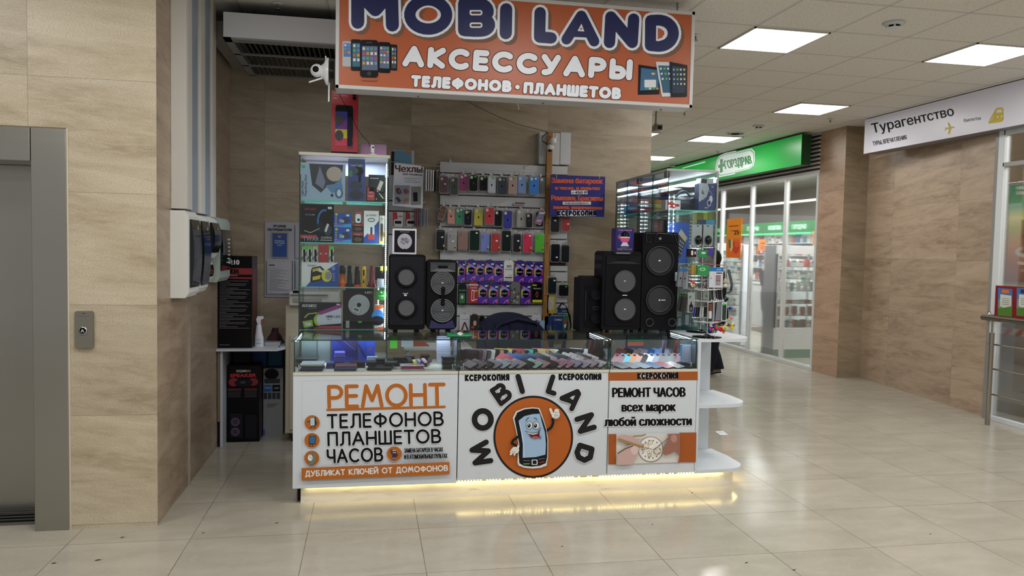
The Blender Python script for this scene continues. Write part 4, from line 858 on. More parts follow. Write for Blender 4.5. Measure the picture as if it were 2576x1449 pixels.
for (x, y, r) in ((620, 820, 26), (570, 860, 34), (545, 905, 14), (690, 910, 38), (610, 955, 20)): g.ell(x, y, r, r, mat('#8f7c58')); g.ell(x, y, r-4, r-4, mat('#e9e0cc'))
for k in range(14): a = k*.45; g.ell(622+96*math.cos(a), 890+96*math.sin(a), 7, 7, mat('#2b4a6a'), 10)
for k in range(10): g.line([(560+k*14, 870+(k*37) % 70), (575+k*13, 885+(k*53) % 80)], 3, mat('#6e5a3a'))
g.poly([(255, 742), (330, 732), (420, 745), (470, 790), (535, 830), (500, 845), (400, 830), (320, 800), (258, 800)], sk)
g.poly([(252, 1054), (258, 960), (300, 900), (370, 850), (440, 820), (490, 850), (480, 930), (440, 990), (410, 1050)], sk); g.ell(440, 895, 40, 50, mat('#dcc2c0'))
g.line([(275, 780), (420, 830), (520, 860)], 26, GD); g.line([(520, 860), (640, 888)], 4, mat('#3a2f28')); g.line([(260, 930), (340, 880), (420, 850)], 10, mat('#5c4a30')); g.line([(430, 745), (520, 740), (555, 728)], 14, GD)
g.poly([(790, 722), (926, 718), (924, 900), (915, 960), (870, 900), (820, 935), (760, 945), (735, 915), (760, 840), (805, 770)], sk2); g.ell(860, 770, 34, 42, mat('#b98a7a')); g.poly([(905, 860), (925, 850), (922, 1034), (898, 1028), (912, 960)], sk2)
g.line([(805, 765), (720, 830), (650, 890)], 6, mat('#4a3a2c'))
b.build('printed_sign', units[2])
# plinth with its warm LED strip
t = thing('counter_plinth', (.5, 1.3, 0), 'scuffed cream plinth under the counter with a rounded right end', 'plinth')
x1 = 2.2
out = [(-.68, 1.108), (x1-.16, 1.108)]+[(x1-.16+.15*math.sin(math.radians(a)), 1.258-.15*math.cos(math.radians(a))) for a in range(10, 91, 10)]+[(x1-.01, 1.6), (-.68, 1.6)]
b = MB(); b.prism(out, 0, .098, PLINTH, 'z'); b.build('kickboard', t)
b = MB(); b.box(-.70, -.682, 1.16, 1.60, 0, .1, MBLACK)
for k in range(9): b.box(-.703, -.70, 1.12, 1.15, .006+k*.01, .012+k*.01, mat('#3b3b3f'))
b.build('black_end', t)
t = thing('led_strip', (.5, 1.1, .1), 'warm yellow LED strip glowing under the front edge of the counter', 'LED strip')
YL_ = mat('#ffe9a0', .4, emit=34); path = [(x*.02-.66, 1.097) for x in range(135)]+[(2.04+.16*math.sin(math.radians(a)), 1.25-.16*math.cos(math.radians(a))) for a in range(0, 91, 9)]+[(2.20, 1.25+.04*k) for k in range(1, 7)]
b = MB(); b.tube([(x, y+.006, .108) for x, y in path], .003, mat('#d8d2b0'), 4); rn = random.Random(3)
for k, (x, y) in enumerate(path):
    if rn.random() < .28 and k < 120: continue
    b.box(x-.003, x+.003, y-.002, y+.002, .104, .107, YL_)
    b.box(x-.002, x+.002, y, y+.006, .105, .107, mat('#d8d2b0'))
b.build('lit_tape', t)
area('plinth_led_light', (.70, 1.094, .104), 2.7, .012, 1.5, (1, .80, .36)); area('plinth_led_light', (2.205, 1.38, .104), .012, .4, .35, (1, .80, .36))
# end shelves (quarter-round)
t = thing('end_shelf_unit', (2.0, 1.35, 0), 'white open corner shelf unit with three rounded shelves at the right end of the counter', 'shelf unit')
def qs(z, th, gx=2.235, x0=1.842):
    pts = [(x0, 1.078), (2.08, 1.085)]+[(gx-.15+.15*math.sin(math.radians(a)), 1.235-.15*math.cos(math.radians(a))) for a in range(15, 91, 15)]+[(gx, 1.40), (gx-.03, 1.60), (x0, 1.60)]
    b = MB(); b.prism(pts, z, z+th, WHITE, 'z'); b.build('shelf', t, .002)
qs(.105, .022); qs(.54, .022); qs(.978, .022, 2.25)
b = MB(); b.box(1.842, 1.862, 1.078, 1.60, .127, .978, WHITE); b.build('side_panel', t, .001)
b = MB(); b.box(1.862, 2.17, 1.585, 1.605, .127, .978, mat('#d3dbe0', .3)); b.build('back_panel', t, .001)
# cool white LED tapes inside the vitrine
LEDW = mat('#eef6ff', .4, emit=30)
def tape(p, q, step, label, loc=None, m=LEDW, s=.0025):
    p = Vector(p); q = Vector(q); L = (q-p).length; t = thing('led_strip', p, label, 'LED strip')
    b = MB(); k = 0
    while k*step < L: c = p+(q-p)*(k*step/L); b.box(c.x-s, c.x+s, c.y-s, c.y+s, c.z-s, c.z+s, m); k += 1
    d = (q-p).normalized(); o = Vector((0, 0, .0045)) if abs(d.z) < .5 else Vector((0, .0045, 0)); b.tube([p+o, q+o], .003, mat('#c9d4dc'), 4); b.build('lit_tape', t)
tape((1.225, 1.10, .99), (1.225, 1.5, .99), .012, 'white LED strip under the glass between the middle and right vitrines')
tape((1.825, 1.10, .99), (1.825, 1.52, .99), .012, 'white LED strip along the right end of the right vitrine')
tape((-.712, 1.10, .99), (-.712, 1.50, .99), .012, 'white LED strip along the left end of the left vitrine')
for (x, w, e) in ((-.23, .95, 1.8), (.75, .9, .4), (1.53, .55, .8)): area('vitrine_light', (x, 1.35, .985), w, .08, e, (.80, .90, 1))

# ================= left display tower =================
TY0, TY1 = 1.63, 1.99
tl = PY(TY0, 753, 381); tr = PY(TY0, 980, 391); bl_ = PY(TY0, 752, 830)
LX0, LX1, LZ1 = tl.x, tr.x, (tl.z+tr.z)/2
tw = thing('display_tower', ((LX0+LX1)/2, 1.8, 0), 'tall glass display tower full of torches and gadget boxes at the left of the kiosk', 'display case')
b = MB(); b.box(LX0, LX1, TY0, TY1, 0, .80, WHITE); b.build('base_cabinet', tw, .003)
b = MB(); b.box(LX0-.004, LX1+.004, TY0-.004, TY1, LZ1-.02, LZ1, mat('#cfcac0', .4)); b.build('top_board', tw, .002)
b = MB(); b.box(LX0+.02, LX1-.01, TY1-.05, TY1-.03, LZ1-.12, LZ1-.022, mat('#b8bed0', .4)); b.build('back_rail', tw)
SHZ = [1.0]+[PY(TY0, 760, v).z for v in (721, 609, 502)]
SHL = [PY(TY0, 760, 721).z, PY(TY0, 760, 609).z, PY(TY0, 760, 502).z]
for z in [PY(TY0, 800, 829).z]+SHL: b = MB(); b.glass(LX0+.008, LX1-.008, TY0+.009, TY1-.02, z-.006, z, None, EDGEL); b.build('shelf', tw)
b = MB(); b.glass(LX0+.001, LX0+.007, TY0, TY1, .80, LZ1-.021); b.build('glass_side', tw)
b = MB(); b.glass(LX1-.007, LX1-.001, TY0, TY1, .80, LZ1-.021); b.build('glass_side', tw)
b = MB(); b.glass(LX0+.008, LX1-.008, TY0, TY0+.005, .80, LZ1-.021); b.build('glass_front', tw)
for z in SHL:
    for x in (LX0+.02, LX1-.03, (LX0+LX1)/2): b = MB(); b.box(x-.012, x+.012, TY0+.01, TY0+.03, z-.022, z-.007, DCHROME); b.build('shelf_clip', tw)
def vleds(x, y, z0_, z1_, label, step=.014): tape((x, y, z0_), (x, y, z1_), step, label, s=.003)
vleds(LX1-.018, TY0+.012, 1.02, LZ1-.05, 'vertical white LED strip at the front right edge of the left display tower')
vleds(LX1-.06, TY1-.03, 1.02, 1.42, 'vertical white LED strip in the lower back of the left display tower')
area('tower_light', ((LX0+LX1)/2, 1.8, LZ1-.03), .45, .1, 3.5, (.80, .88, 1))
LF = bpy.data.objects['tower_light']
area('tower_side_light', (LX1-.03, 1.68, 1.6), .05, 1., 2.0, (.82, .9, 1), (0, math.radians(90), 0))

# ================= right display case =================
RX0 = PY(TY0, 1679, 424).x; RX1 = PY(TY0, 1808, 430).x; RZ1 = PY(TY0, 1679, 424).z; RY1 = 2.80
rc = thing('display_case', ((RX0+RX1)/2, 2.2, 0), 'long glass display case with sliding side doors running back at the right of the kiosk', 'display case')
b = MB(); b.box(RX0, RX1-.03, TY0+.002, RY1, 0, .98, WHITE); b.build('base_cabinet', rc, .003)
b = MB(); b.box(RX0-.003, RX1+.003, TY0-.002, RY1, RZ1-.016, RZ1, mat('#b9b7b5', .4)); b.build('top_board', rc, .001)
RS = [1.0, PY(TY0, 1700, 660).z, PY(TY0, 1700, 527).z]
RSZ = [PY(TY0, 1700, v).z for v in (832, 662, 527)]
for z in RSZ: b = MB(); b.glass(RX0+.008, RX1-.008, TY0+.008, RY1-.02, z-.006, z, None, EDGEL); b.build('shelf', rc)
b = MB(); b.glass(RX0+.012, RX1-.008, TY0, TY0+.005, .985, RZ1-.017); b.build('glass_front', rc)
b = MB(); b.glass(RX1-.007, RX1-.001, TY0, RY1, .985, RZ1-.017); b.build('glass_side', rc)
dd = (RY1-TY0)/4
for k in range(4): b = MB(); xo = RX0+(.001 if k % 2 else .009); b.glass(xo, xo+.005, TY0+k*dd, TY0+(k+1)*dd+.03*(k < 3), .985, RZ1-.017); b.build('sliding_door', rc)
b = MB(); b.box(RX0+.008, RX1-.008, RY1-.012, RY1-.004, .985, RZ1-.017, MIRROR); b.build('mirror_back', rc)
for k in (0, 2): b = MB(); b.box(RX0-.004, RX0+.02, TY0+k*dd-.0, TY0+k*dd+.05, RZ1-.06, RZ1-.018, DCHROME); b.build('hinge', rc)
b = MB(); b.box(RX1-.012, RX1+.0, TY0-.006, TY0+.006, .985, RZ1-.017, CHROME); b.build('corner_post', rc)
tape((RX1-.02, TY0+.03, RZ1-.05), (RX1-.02, RY1-.04, RZ1-.05), .014, 'long white LED strip along the top right edge of the right display case', s=.003)
for k, y in enumerate((TY0+.03, TY0+.62, RY1-.05)):
    for dx in (0, .035): vleds(RX0+.035+dx, y, 1.3, RZ1-.18, 'vertical LED column inside right display case, %s one of the %s pair going back' % (('left', 'right')[dx > 0], ORD[k]), .03)
area('case_light', ((RX0+RX1)/2, 2.2, RZ1-.03), .1, 1.0, 4, (.82, .9, 1))
# ================= loudspeakers =================
CAB = mat('#09090e', .5, bump=.3, bs=300); CONE = mat('#3a3a40', .5); CONE2 = mat('#2b2c31', .55); SUR = mat('#17171b', .5); GRL = mat('#34343b', .45)
def woofer(t, x, z, y, r, cone, deep=.03, ringw=1.16, cap=None, rim=SUR):
    b = MB(); b.lathe([(r*ringw, 0), (r*ringw, .012), (r*1.06, .018), (r*1.0, .010), (r*.98, -.002)], rim, (x, y, z), 'y', 36, caps=False)
    b.build('woofer_rim', t)
    b = MB(); b.lathe([(r*1.0, .004), (r*.93, .010), (r*.86, .002), (r*.3, -deep*.6), (r*.16, -deep*.6)], cone, (x, y-.002, z), 'y', 36)
    w = b.build('woofer', t)
    b = MB(); b.ball((x, y+deep*.15, z), r*.17, cap or CHROME, 14, .7); b.build('dust_cap', w)
def spk(name, l, r, yf, dep, zt, label, rad=.02, zb=1.0, foot=True):
    t = thing(name, ((l+r)/2, yf+dep/2, zb), label, 'loudspeaker', 'black party speakers on the counter')
    b = MB(); b.prism(rr(l, r, zb+(.02 if foot else 0), zt, rad), yf, yf+dep, CAB, 'y'); b.build('cabinet', t, .006, seg=2)
    if foot:
        for x in (l+.05, r-.05):
            for y in (yf+.03, min(1.585, yf+dep-.03)): b = MB(); b.cyl((x, y, zb), .014, .022, BLACK, n=10); b.build('foot', t)
    return t
YS = 1.455
def ex(y, l, r, tt): return PY(y, l, 800).x, PY(y, r, 800).x, PY(y, (l+r)/2, tt).z
# 1: dark twin-cone speaker left
l, r, zt = ex(YS, 976, 1069, 640); s1 = spk('speaker', l, r, YS, .2, zt, 'black twin-cone speaker right beside the left glass tower')
b = MB(); b.prism(rr(l+.012, r-.012, 1.05, zt-.015, .015), YS-.006, YS, mat('#1b1b22', .5), 'y'); b.build('front_baffle', s1, .002)
for v in (697, 774):
    p = PY(YS, 1022, v); woofer(s1, p.x, p.z, YS-.006, .054, mat('#55565a', .45), .02, 1.3, CHROME, mat('#0c0c10', .5))
b = MB(); p = PY(YS-.01, 1020, 740); g = gfront(b, p.x-.015, p.z-.012, .03, .022, YS-.0065); g.rect(.2, 0, .8, .45, WHITE2); g.line([(0, .8), (.5, .65), (1, .85)], .18, WHITE2); b.build('logo', s1)
b = MB()
for x, z in ((l+.02, zt-.03), (r-.02, zt-.03), (l+.02, 1.07), (r-.02, 1.07), ((l+r)/2, zt-.025), ((l+r)/2, 1.06)): b.lathe([(.004, 0), (.003, .002)], mat('#2e2e33', .3), (x, YS-.006, z), 'y', 8)
b.build('screws', s1)
# 2: horn speaker with clear grille rings
l, r, zt = ex(YS, 1073, 1149, 654); s2 = spk('speaker', l, r, YS, .2, zt, 'black speaker with silver mesh rings, second from the left on the counter', .03)
def horn(t, x0, x1, z0, z1, y, m, mi): 
    b = MB(); cx, cz = (x0+x1)/2, (z0+z1)/2; w, h = (x1-x0)/2, (z1-z0)/2
    o = [(x0, y-.008, z0), (x1, y-.008, z0), (x1, y-.008, z1), (x0, y-.008, z1)]; i_ = [(cx-w*.4, y+.002-.004, cz-h*.35), (cx+w*.4, y-.002, cz-h*.35), (cx+w*.4, y-.002, cz+h*.35), (cx-w*.4, y-.002, cz+h*.35)]
    b.add(o+i_, [(0, 1, 5, 4), (1, 2, 6, 5), (2, 3, 7, 6), (3, 0, 4, 7)], m); b.add(i_, [(0, 1, 2, 3)], mi)
    b.prism([(x0, z0), (x1, z0), (x1, z1), (x0, z1)], y-.0078, y, m, 'y') if 0 else None
    b.box(x0, x1, y-.008, y, z0-.004, z0, m); b.box(x0, x1, y-.008, y, z1, z1+.004, m); b.build('tweeter_horn', t)
horn(s2, l+.02, r-.015, zt-.075, zt-.02, YS, mat('#3c3f45', .35), BLACK)
for v in (712, 781):
    p = PY(YS, 1113, v); woofer(s2, p.x, p.z, YS, .072, mat('#4c4e52', .4), .025, 1.1, CHROME, mat('#6b6c70', .25))
    b = MB()
    for q in (.03, .045, .06): b.lathe([(q, .013), (q+.002, .015), (q+.004, .013)], mat('#6d6f74', .3, .7), (p.x, YS, p.z), 'y', 32, caps=False)
    b.box(p.x-.07, p.x+.07, YS-.016, YS-.013, p.z-.001, p.z+.001, mat('#6d6f74', .3, .7)); b.build('mesh_grille', s2)
p = PY(YS, 1114, 745); b = MB(); b.ball((p.x, YS-.012, p.z+.05), .014, BLACK); b.ball((p.x, YS-.012, p.z-.05), .014, BLACK); b.box(p.x-.012, p.x+.012, YS-.018, YS-.006, p.z-.05, p.z+.05, BLACK); b.build('centre_bridge', s2, .003)
b = MB(); b.prism([(l+.015, 1.03), (r-.01, 1.03), (r-.03, 1.085), ((l+r)/2+.02, 1.06), ((l+r)/2-.02, 1.06), (l+.03, 1.085)], YS-.014, YS-.002, mat('#2a2550', .35), 'y'); b.build('lower_horn', s2, .003)
# 3: small one behind
YS3 = 1.50
l, r, zt = ex(YS3, 1458, 1509, 699); s3 = spk('speaker', l, r, YS3, .17, zt, 'smallest black speaker, left of the one carrying a blue lamp box', .01, foot=False)
b = MB(); b.loft([(((l+r)/2, YS3+.085, zt), (r-l)/2-.003, .08), (((l+r)/2, YS3+.085, zt+.012), (r-l)/2-.01, .07)], mat('#1c1d22', .35), 24); b.build('control_top', s3)
b = MB(); b.prism(rr(l+.035, r-.008, 1.03, zt-.05, .01), YS3-.006, YS3, mat('#08080b', .3), 'y'); b.box(l+.037, l+.040, YS3-.008, YS3-.006, 1.08, zt-.09, mat('#3e4a52', .2)); b.build('grille', s3, .002)
for v in (741, 800): p = PY(YS3, 1497, v); woofer(s3, p.x, p.z, YS3-.006, .036, mat('#10131a', .3), .012, 1.1, BLACK)
b = MB(); p = PY(YS3, 1498, 775); b.prism(rr(p.x-.022, p.x+.022, p.z-.011, p.z+.011, .008), YS3-.011, YS3-.006, mat('#3a3b40', .25), 'y'); b.prism(rr(p.x-.019, p.x+.019, p.z-.008, p.z+.008, .006), YS3-.013, YS3-.011, BLACK, 'y'); b.build('badge', s3)
# 4: medium
YS4 = 1.43
l, r, zt = ex(YS4, 1513, 1610, 632); s4 = spk('speaker', l+.0, r, YS4, .2, zt, 'black twin-cone speaker with a blue lamp box standing on it', .025)
b = MB()
for z in (zt-.03, zt-.09): b.box(l-.003, l+.01, YS4+.02, YS4+.19, z-.035, z, mat('#1d1d22', .4))
b.prism([(l+.07, zt-.004), (r-.07, zt-.004), (r-.085, zt-.022), (l+.085, zt-.022)], YS4-.010, YS4-.002, mat('#2a2a2e', .35), 'y'); b.box(l+.09, r-.09, YS4-.013, YS4-.01, zt-.018, zt-.008, mat('#77797e', .3)); b.build('carry_handle', s4, .002)
b = MB(); b.prism(rr(l+.022, r-.012, 1.05, zt-.09, .012), YS4-.006, YS4, mat('#0c0c11', .4), 'y'); b.build('front_baffle', s4, .002)
horn(s4, l+.024, r-.014, zt-.085, zt-.035, YS4, mat('#16161b', .4), BLACK)
for v in (707, 778): p = PY(YS4, 1571, v); woofer(s4, p.x, p.z, YS4-.006, .077, mat('#4b4b50', .5), .025, 1.08, CHROME)
b = MB(); p = PY(YS4-.02, 1573, 743); b.box(p.x-.016, p.x+.016, YS4-.012, YS4-.006, p.z-.003, p.z+.003, WHITE2); b.build('logo', s4)
# 5: tall
YS5 = 1.43
l, r, zt = ex(YS5, 1612, 1702, 584); s5 = spk('speaker', l, r, YS5, .21, zt, 'tallest black speaker with two large woofers next to the keychain stand', .02)
RM = mat('#4a4b50', .3)
b = MB(); cx = (l+r)/2
for pts in ([(l+.02, zt-.01), (l+.085, zt-.01), (l+.055, zt-.072), (l+.02, zt-.07)], [(l+.098, zt-.008), (r-.055, zt-.012), (r-.03, zt-.068), (l+.07, zt-.068)], [(r-.04, zt-.012), (r-.008, zt-.014), (r-.006, zt-.075), (r-.014, zt-.075)]):
    v = [(p[0], YS5-.009, p[1]) for p in pts]; b.add(v, [list(range(len(v)))], BLACK); b.tube(v+[v[0]], .0018, RM, 5)
b.ball((l+.12, YS5-.010, zt-.045), .010, mat('#8a8b90', .25)); b.build('horn_panel', s5)
for v in (656, 755):
    p = PY(YS5, 1659, v); woofer(s5, p.x, p.z, YS5, .088, mat('#2b2c31', .4), .03, 1.17, CHROME, mat('#1f2026', .3))
    b = MB(); b.lathe([(.098, .012), (.100, .015), (.102, .012)], mat('#55565c', .3), (p.x, YS5, p.z), 'y', 40, caps=False); b.build('trim_ring', s5)
b = MB(); p = PY(YS5-.02, 1667, 755); b.box(p.x-.008, p.x+.02, YS5-.02, YS5-.013, p.z-.003, p.z+.003, WHITE2); b.build('logo', s5)
for u in (1634, 1690): p = PY(YS5, u, 811); b = MB(); b.lathe([(.03, .0), (.03, .008), (.022, .006), (.022, -.0)], mat('#2b2c33', .3), (p.x, YS5, p.z), 'y', 24, caps=False); b.lathe([(.022, .002), (.022, .0025)], BLACK, (p.x, YS5, p.z), 'y', 24); b.build('bass_port', s5)

# boxes on the speakers
def carton(name, x0, x1, y0, y1, z0, z1, h, label, cat='box', grp=None, sides=None, draw=None, rough=.35):
    b = MB(); m = mat(h, rough); b.box(x0, x1, y0, y1, z0, z1, m, {k: mat(v, rough) for k, v in (sides or {}).items()})
    if draw: draw(gfront(b, x0, z0, x1-x0, z1-z0, y0), b)
    return tag(b.build(name, loc=((x0+x1)/2, (y0+y1)/2, z0), bevel=.0008), label, cat, grp)
def d_lamp(g, b):
    g.rrect(.0, .0, 1, 1, .02, mat('#241a6a', .3)); g.ell(.5, .62, .34, .3, mat('#2d2f92')); g.ell(.2, .62, .10, .1, mat('#8a4a6a')); g.ell(.5, .68, .24, .2, mat('#0f0f14', .2)); g.poly([(.24, .6), (.76, .6), (.72, .45), (.6, .38), (.4, .38), (.28, .45)], mat('#d84a78')); g.rect(.24, .58, .76, .63, WHITE2); g.poly([(.38, .38), (.62, .38), (.74, .22), (.26, .22)], mat('#cfd6ee'))
    for k in range(9): g.ell(.38+(k*37 % 25)/100, .62+(k*23 % 20)/100, .008, .008, mat('#c8d0ff', emit=.3), 6, False)
    g.text('STAR MASTER', (.12, .88), (.88, .88), .07, mat('#d89a90')); g.text('PROJECTION LAMP', (.1, .05), (.9, .05), .07, mat('#b8b040')); g.text('AUTOMATIC', (.25, .14), (.75, .14), .035, mat('#b8b040'))
l, r, zt4 = ex(YS4, 1513, 1612, 632); yb = 1.50
a0 = PY(yb, 1552, 630); a1 = PY(yb, 1595, 575)
carton('lamp_box', a0.x-.01, a1.x, yb, yb+.1, zt4+.001, a1.z, '#2a2070', 'blue star projector lamp box with pink lamp picture on the medium speaker', 'box', None, {'l': '#33246c', 't': '#3a3a60'}, d_lamp)
def d_moon(g, b):
    g.rect(.06, .07, .94, .93, mat('#15151c', .4)); g.ell(.5, .5, .31, .31, mat('#a9a9b8')); 
    for x, y, r_ in ((.42, .58, .08), (.56, .6, .06), (.6, .48, .07), (.45, .42, .05), (.52, .52, .04), (.36, .48, .04), (.66, .56, .03)): g.ell(x, y, r_, r_*.8, mat('#6e6e7e'), 14)
    g.line([(.36, .12), (.5, .2), (.66, .12)], .04, mat('#2b1c16')); g.text('MOON LIGHT', (.3, .86), (.7, .86), .03, mat('#c9c9d0'))
l1, r1, zt1 = ex(YS, 976, 1069, 640); a0 = PY(1.5, 988, 640); a1 = PY(1.5, 1048, 576)
carton('moon_lamp_box', a0.x, a1.x, 1.5, 1.6, zt1+.001, a1.z, '#d8dae6', 'white edged box with a grey moon picture on top of the leftmost speaker', 'box', None, None, d_moon)

# ================= goods in the left tower =================
TG = 'packages in the left display tower'
def tbox(name, u0, v0, u1, v1, h, label, draw=None, dy=.012, dep=.06, sides=None, shelf=None, cat='box'):
    y = TY0+dy; a = PY(y, u0, v1); c = PY(y, u1, v0)
    z = a.z if shelf is None else shelf+.0006
    return carton(name, max(a.x, LX0+.009), min(c.x, LX1-.028), y, y+dep, z, c.z, h, label, cat, TG, sides, draw)
z3, z2, z1_ = SHL[2], SHL[1], SHL[0]; zb_ = PY(TY0, 800, 829).z
def d_mag(g, b):
    g.rect(0, 0, 1, 1, mat('#9db4cf')); g.poly([(.18, .98), (.95, .98), (.9, .5), (.6, .4), (.45, .2), (.25, .4)], mat('#2b2a36')); g.poly([(.32, .45), (.42, .93), (.55, .5), (.5, .3)], mat('#7a7f9a')); g.ell(.75, .72, .18, .2, mat('#b9a8a0')); g.poly([(.55, .4), (.75, .45), (.9, .6), (.95, .3), (.7, .2)], mat('#5a86b4'))
    g.ell(.86, .2, .09, .14, mat('#2f5c8c')); g.ell(.86, .21, .05, .1, mat('#c9d2dc')); g.rect(.02, .86, .09, .93, mat('#38b04a')); g.ell(.7, .14, .03, .04, mat('#1e2430'))
    g.T = lambda x, y: (x, y); g.text('Light Head', (.055, .1), (.055, .5), .045, INK); g.text('Magnifying Glass', (.125, .1), (.125, .68), .045, INK)
tbox('magnifier_box', 757, 413, 869, 498, '#8a5560', 'pale blue head magnifier box with a face picture, top shelf left of the tower', d_mag, shelf=z3)
def d_laser(g, b):
    g.rect(0, 0, 1, 1, mat('#2b3f86')); g.ell(.6, .72, .3, .1, mat('#141418')); g.ell(.45, .72, .14, .07, mat('#3f4a52')); g.poly([(.6, .72), (.8, .72), (.72, .4), (.6, .4)], mat('#141418')); g.ell(.5, .15, .42, .11, mat('#1e2436')); g.ell(.45, .37, .38, .11, mat('#2a3348')); g.rect(.05, .93, .95, .98, mat('#3a4a6a')); g.text('Laser Light', (.15, .83), (.85, .83), .05, mat('#e0d83a')); g.ell(.15, .65, .12, .08, mat('#3f7a4a'))
tbox('laser_light_box', 875, 401, 919, 501, '#24356e', 'tall dark blue laser light box with yellow title on the top shelf of the tower', d_laser, dy=.03, shelf=z3, sides={'r': '#16204a'})
def d_calc(g, b): g.rect(.05, .05, .95, .95, mat('#26282e')); g.poly([(.5, .2), (.7, .1), (.92, .6), (.72, .7)], mat('#9a968a')); g.line([(.1, .8), (.6, .8)], .03, mat('#c8c8c8'))
tbox('black_gadget_box', 927, 441, 976, 470, '#1d1f24', 'small black box with a grey remote picture, upper right of the top tower shelf', d_calc, dy=.05, shelf=z3+.064)
def d_red(g, b): g.rect(.05, .1, .45, .95, mat('#a8343a')); g.text('LED', (.15, .6), (.35, .6), .08, WHITE2); g.text('Lights', (.1, .35), (.4, .35), .08, WHITE2); [g.ell(.55+.4*((k*37) % 10)/10, .2+.6*((k*53) % 10)/10, .03, .05, mat(['#c9b24a', '#4aa06a', '#5a8fc8', '#d05a4a'][k % 4]), 8) for k in range(9)]
tbox('led_lights_box', 921, 471, 977, 501, '#1c1c1e', 'black decorative lights box with a red label on the top tower shelf', d_red, dy=.05, shelf=z3)
def d_head(g, b):
    g.rect(0, 0, 1, 1, mat('#0b0d12', .25)); g.line(arc(.72, .55, .2, .3, 80, 190, 10), .05, mat('#1f6fc0')); g.ell(.6, .4, .1, .14, mat('#14222e')); g.ell(.82, .33, .12, .15, mat('#102a48')); g.line([(.56, .36), (.3, .25), (.12, .3)], .02, mat('#aab0b8'))
    g.poly([(.72, .3), (.8, .5), (.86, .48), (.78, .27)], WHITE2); g.text('НЕУДО', (.12, .84), (.46, .84), .06, mat('#b02a30')); g.text('PC | TV | MP3', (.15, .7), (.42, .7), .04, mat('#c0c0c4'))
    g.poly([(0, .1), (.0, .19), (.5, .19), (.46, .1)], mat('#b8323a')); g.text('TWAR', (.08, .03), (.56, .03), .12, mat('#9aa4c0')); g.text('GAMING', (.62, .1), (.95, .1), .06, WHITE2); g.line([(.6, .06), (.95, .06)], .02, mat('#c0c0c0')); g.rect(.82, .88, .94, .94, WHITE2)
tbox('headset_box', 755, 515, 840, 607, '#0b0c10', 'large black gaming headset box with a blue headphone picture in the tower', d_head, shelf=z2, sides={'r': '#5a1a20'})
def d_bb(g, b):
    g.rect(0, 0, 1, 1, mat('#1d4fae', .25)); g.poly([(0, 0), (1, .0), (1, .25), (.5, .18), (0, .1)], mat('#3f9ad8')); g.poly([(0, .1), (.5, .1), (.55, .22), (0, .28)], mat('#6a5ac0')); g.ell(.65, .5, .25, .22, mat('#22324a')); g.ell(.4, .45, .1, .14, mat('#8aa0b0')); g.ell(.52, .42, .07, .1, mat('#b8b8b0'))
    g.ell(.14, .9, .08, .08, mat('#d8c84a')); [g.ell(.12, .7-k*.16, .04, .06, mat('#c9b858'), 10, False) for k in range(4)]; g.rect(.7, .78, .88, .92, WHITE2)
H1 = (PY(TY0+.012, 860, 572).z)
tbox('headlamp_box', 840, 574, 884, 608, '#173f8c', 'lower of two blue headlamp boxes stacked on the second tower shelf', d_bb, shelf=z2)
tbox('headlamp_box', 840, 537, 884, 571, '#173f8c', 'upper of two blue headlamp boxes stacked on the second tower shelf', d_bb, shelf=H1+.002)
def d_rb(g, b): g.rect(0, .0, 1, .72, mat('#2a2420')); g.rect(.05, .72, .95, .95, mat('#a02a30')); g.ell(.5, .35, .35, .2, mat('#5a4638')); g.text('lamp', (.3, .78), (.7, .78), .1, WHITE2)
q1 = PY(TY0+.012, 890, 584).z
tbox('bike_lamp_box', 886, 585, 915, 608, '#2a2220', 'lower small dark box with red band beside the blue headlamp boxes', d_rb, shelf=z2)
tbox('bike_lamp_box', 886, 563, 915, 583, '#2a2220', 'upper small dark box with red band under the blister mouse', d_rb, shelf=q1+.003)
def d_km(g, b):
    g.rect(0, 0, 1, 1, mat('#dcdde0')); g.poly([(0, 0), (1, 0), (1, .7), (.55, .45), (0, .18)], mat('#24479c')); g.ell(.5, .72, .25, .06, mat('#30343a')); g.ell(.5, .72, .2, .035, mat('#dcdde0')); g.rrect(.28, .12, .72, .55, .08, mat('#d6dce6')); g.rect(.44, .28, .58, .5, mat('#2c3036')); g.poly([(.26, .12), (.74, .12), (.7, .28), (.3, .28)], mat('#c23a34'))
    g.text('КОСМОС', (.32, .84), (.84, .84), .05, INK); g.poly([(.14, .82), (.2, .9), (.26, .82), (.2, .85)], mat('#a03040'))
tbox('lantern_box', 915, 531, 953, 608, '#cfd3da', 'white and blue camping lantern box with a red-based lantern picture', d_km, shelf=z2)
def d_by(g, b): g.rect(0, .0, 1, .42, mat('#d0a02a')); g.rrect(.2, .08, .72, .72, .08, mat('#5a5a58', .3)); g.rect(.3, .1, .62, .68, mat('#3a3a38')); [g.ell(.86, .32-k*.1, .05, .03, INK, 8) for k in range(3)]; g.text('Barber', (.25, .86), (.8, .86), .06, INK)
tbox('shaver_box', 954, 543, 980, 608, '#d9d8d0', 'white and yellow upright box with a metal cylinder picture at the tower right', d_by, shelf=z2)
b = MB(); y = TY0+.03; p = PY(y, 901, 550); b.prism(rr(p.x-.022, p.x+.022, p.z-.035, p.z+.045, .01), y, y+.004, mat('#b8483e', .4), 'y'); b.prism(rr(p.x-.018, p.x+.018, p.z-.03, p.z+.03, .012), y-.02, y-.001, mat('#cfe0ea', .2), 'y'); b.ball((p.x+.003, y-.012, p.z-.008), .012, mat('#101216', .2)); b.box(p.x-.02, p.x+.02, y-.001, y+.004, H1-.01, p.z, mat('#b8483e'))
tag(b.build('blister_mouse', loc=p), 'blister pack with a small black gadget above the two red-banded boxes', 'blister pack', TG)
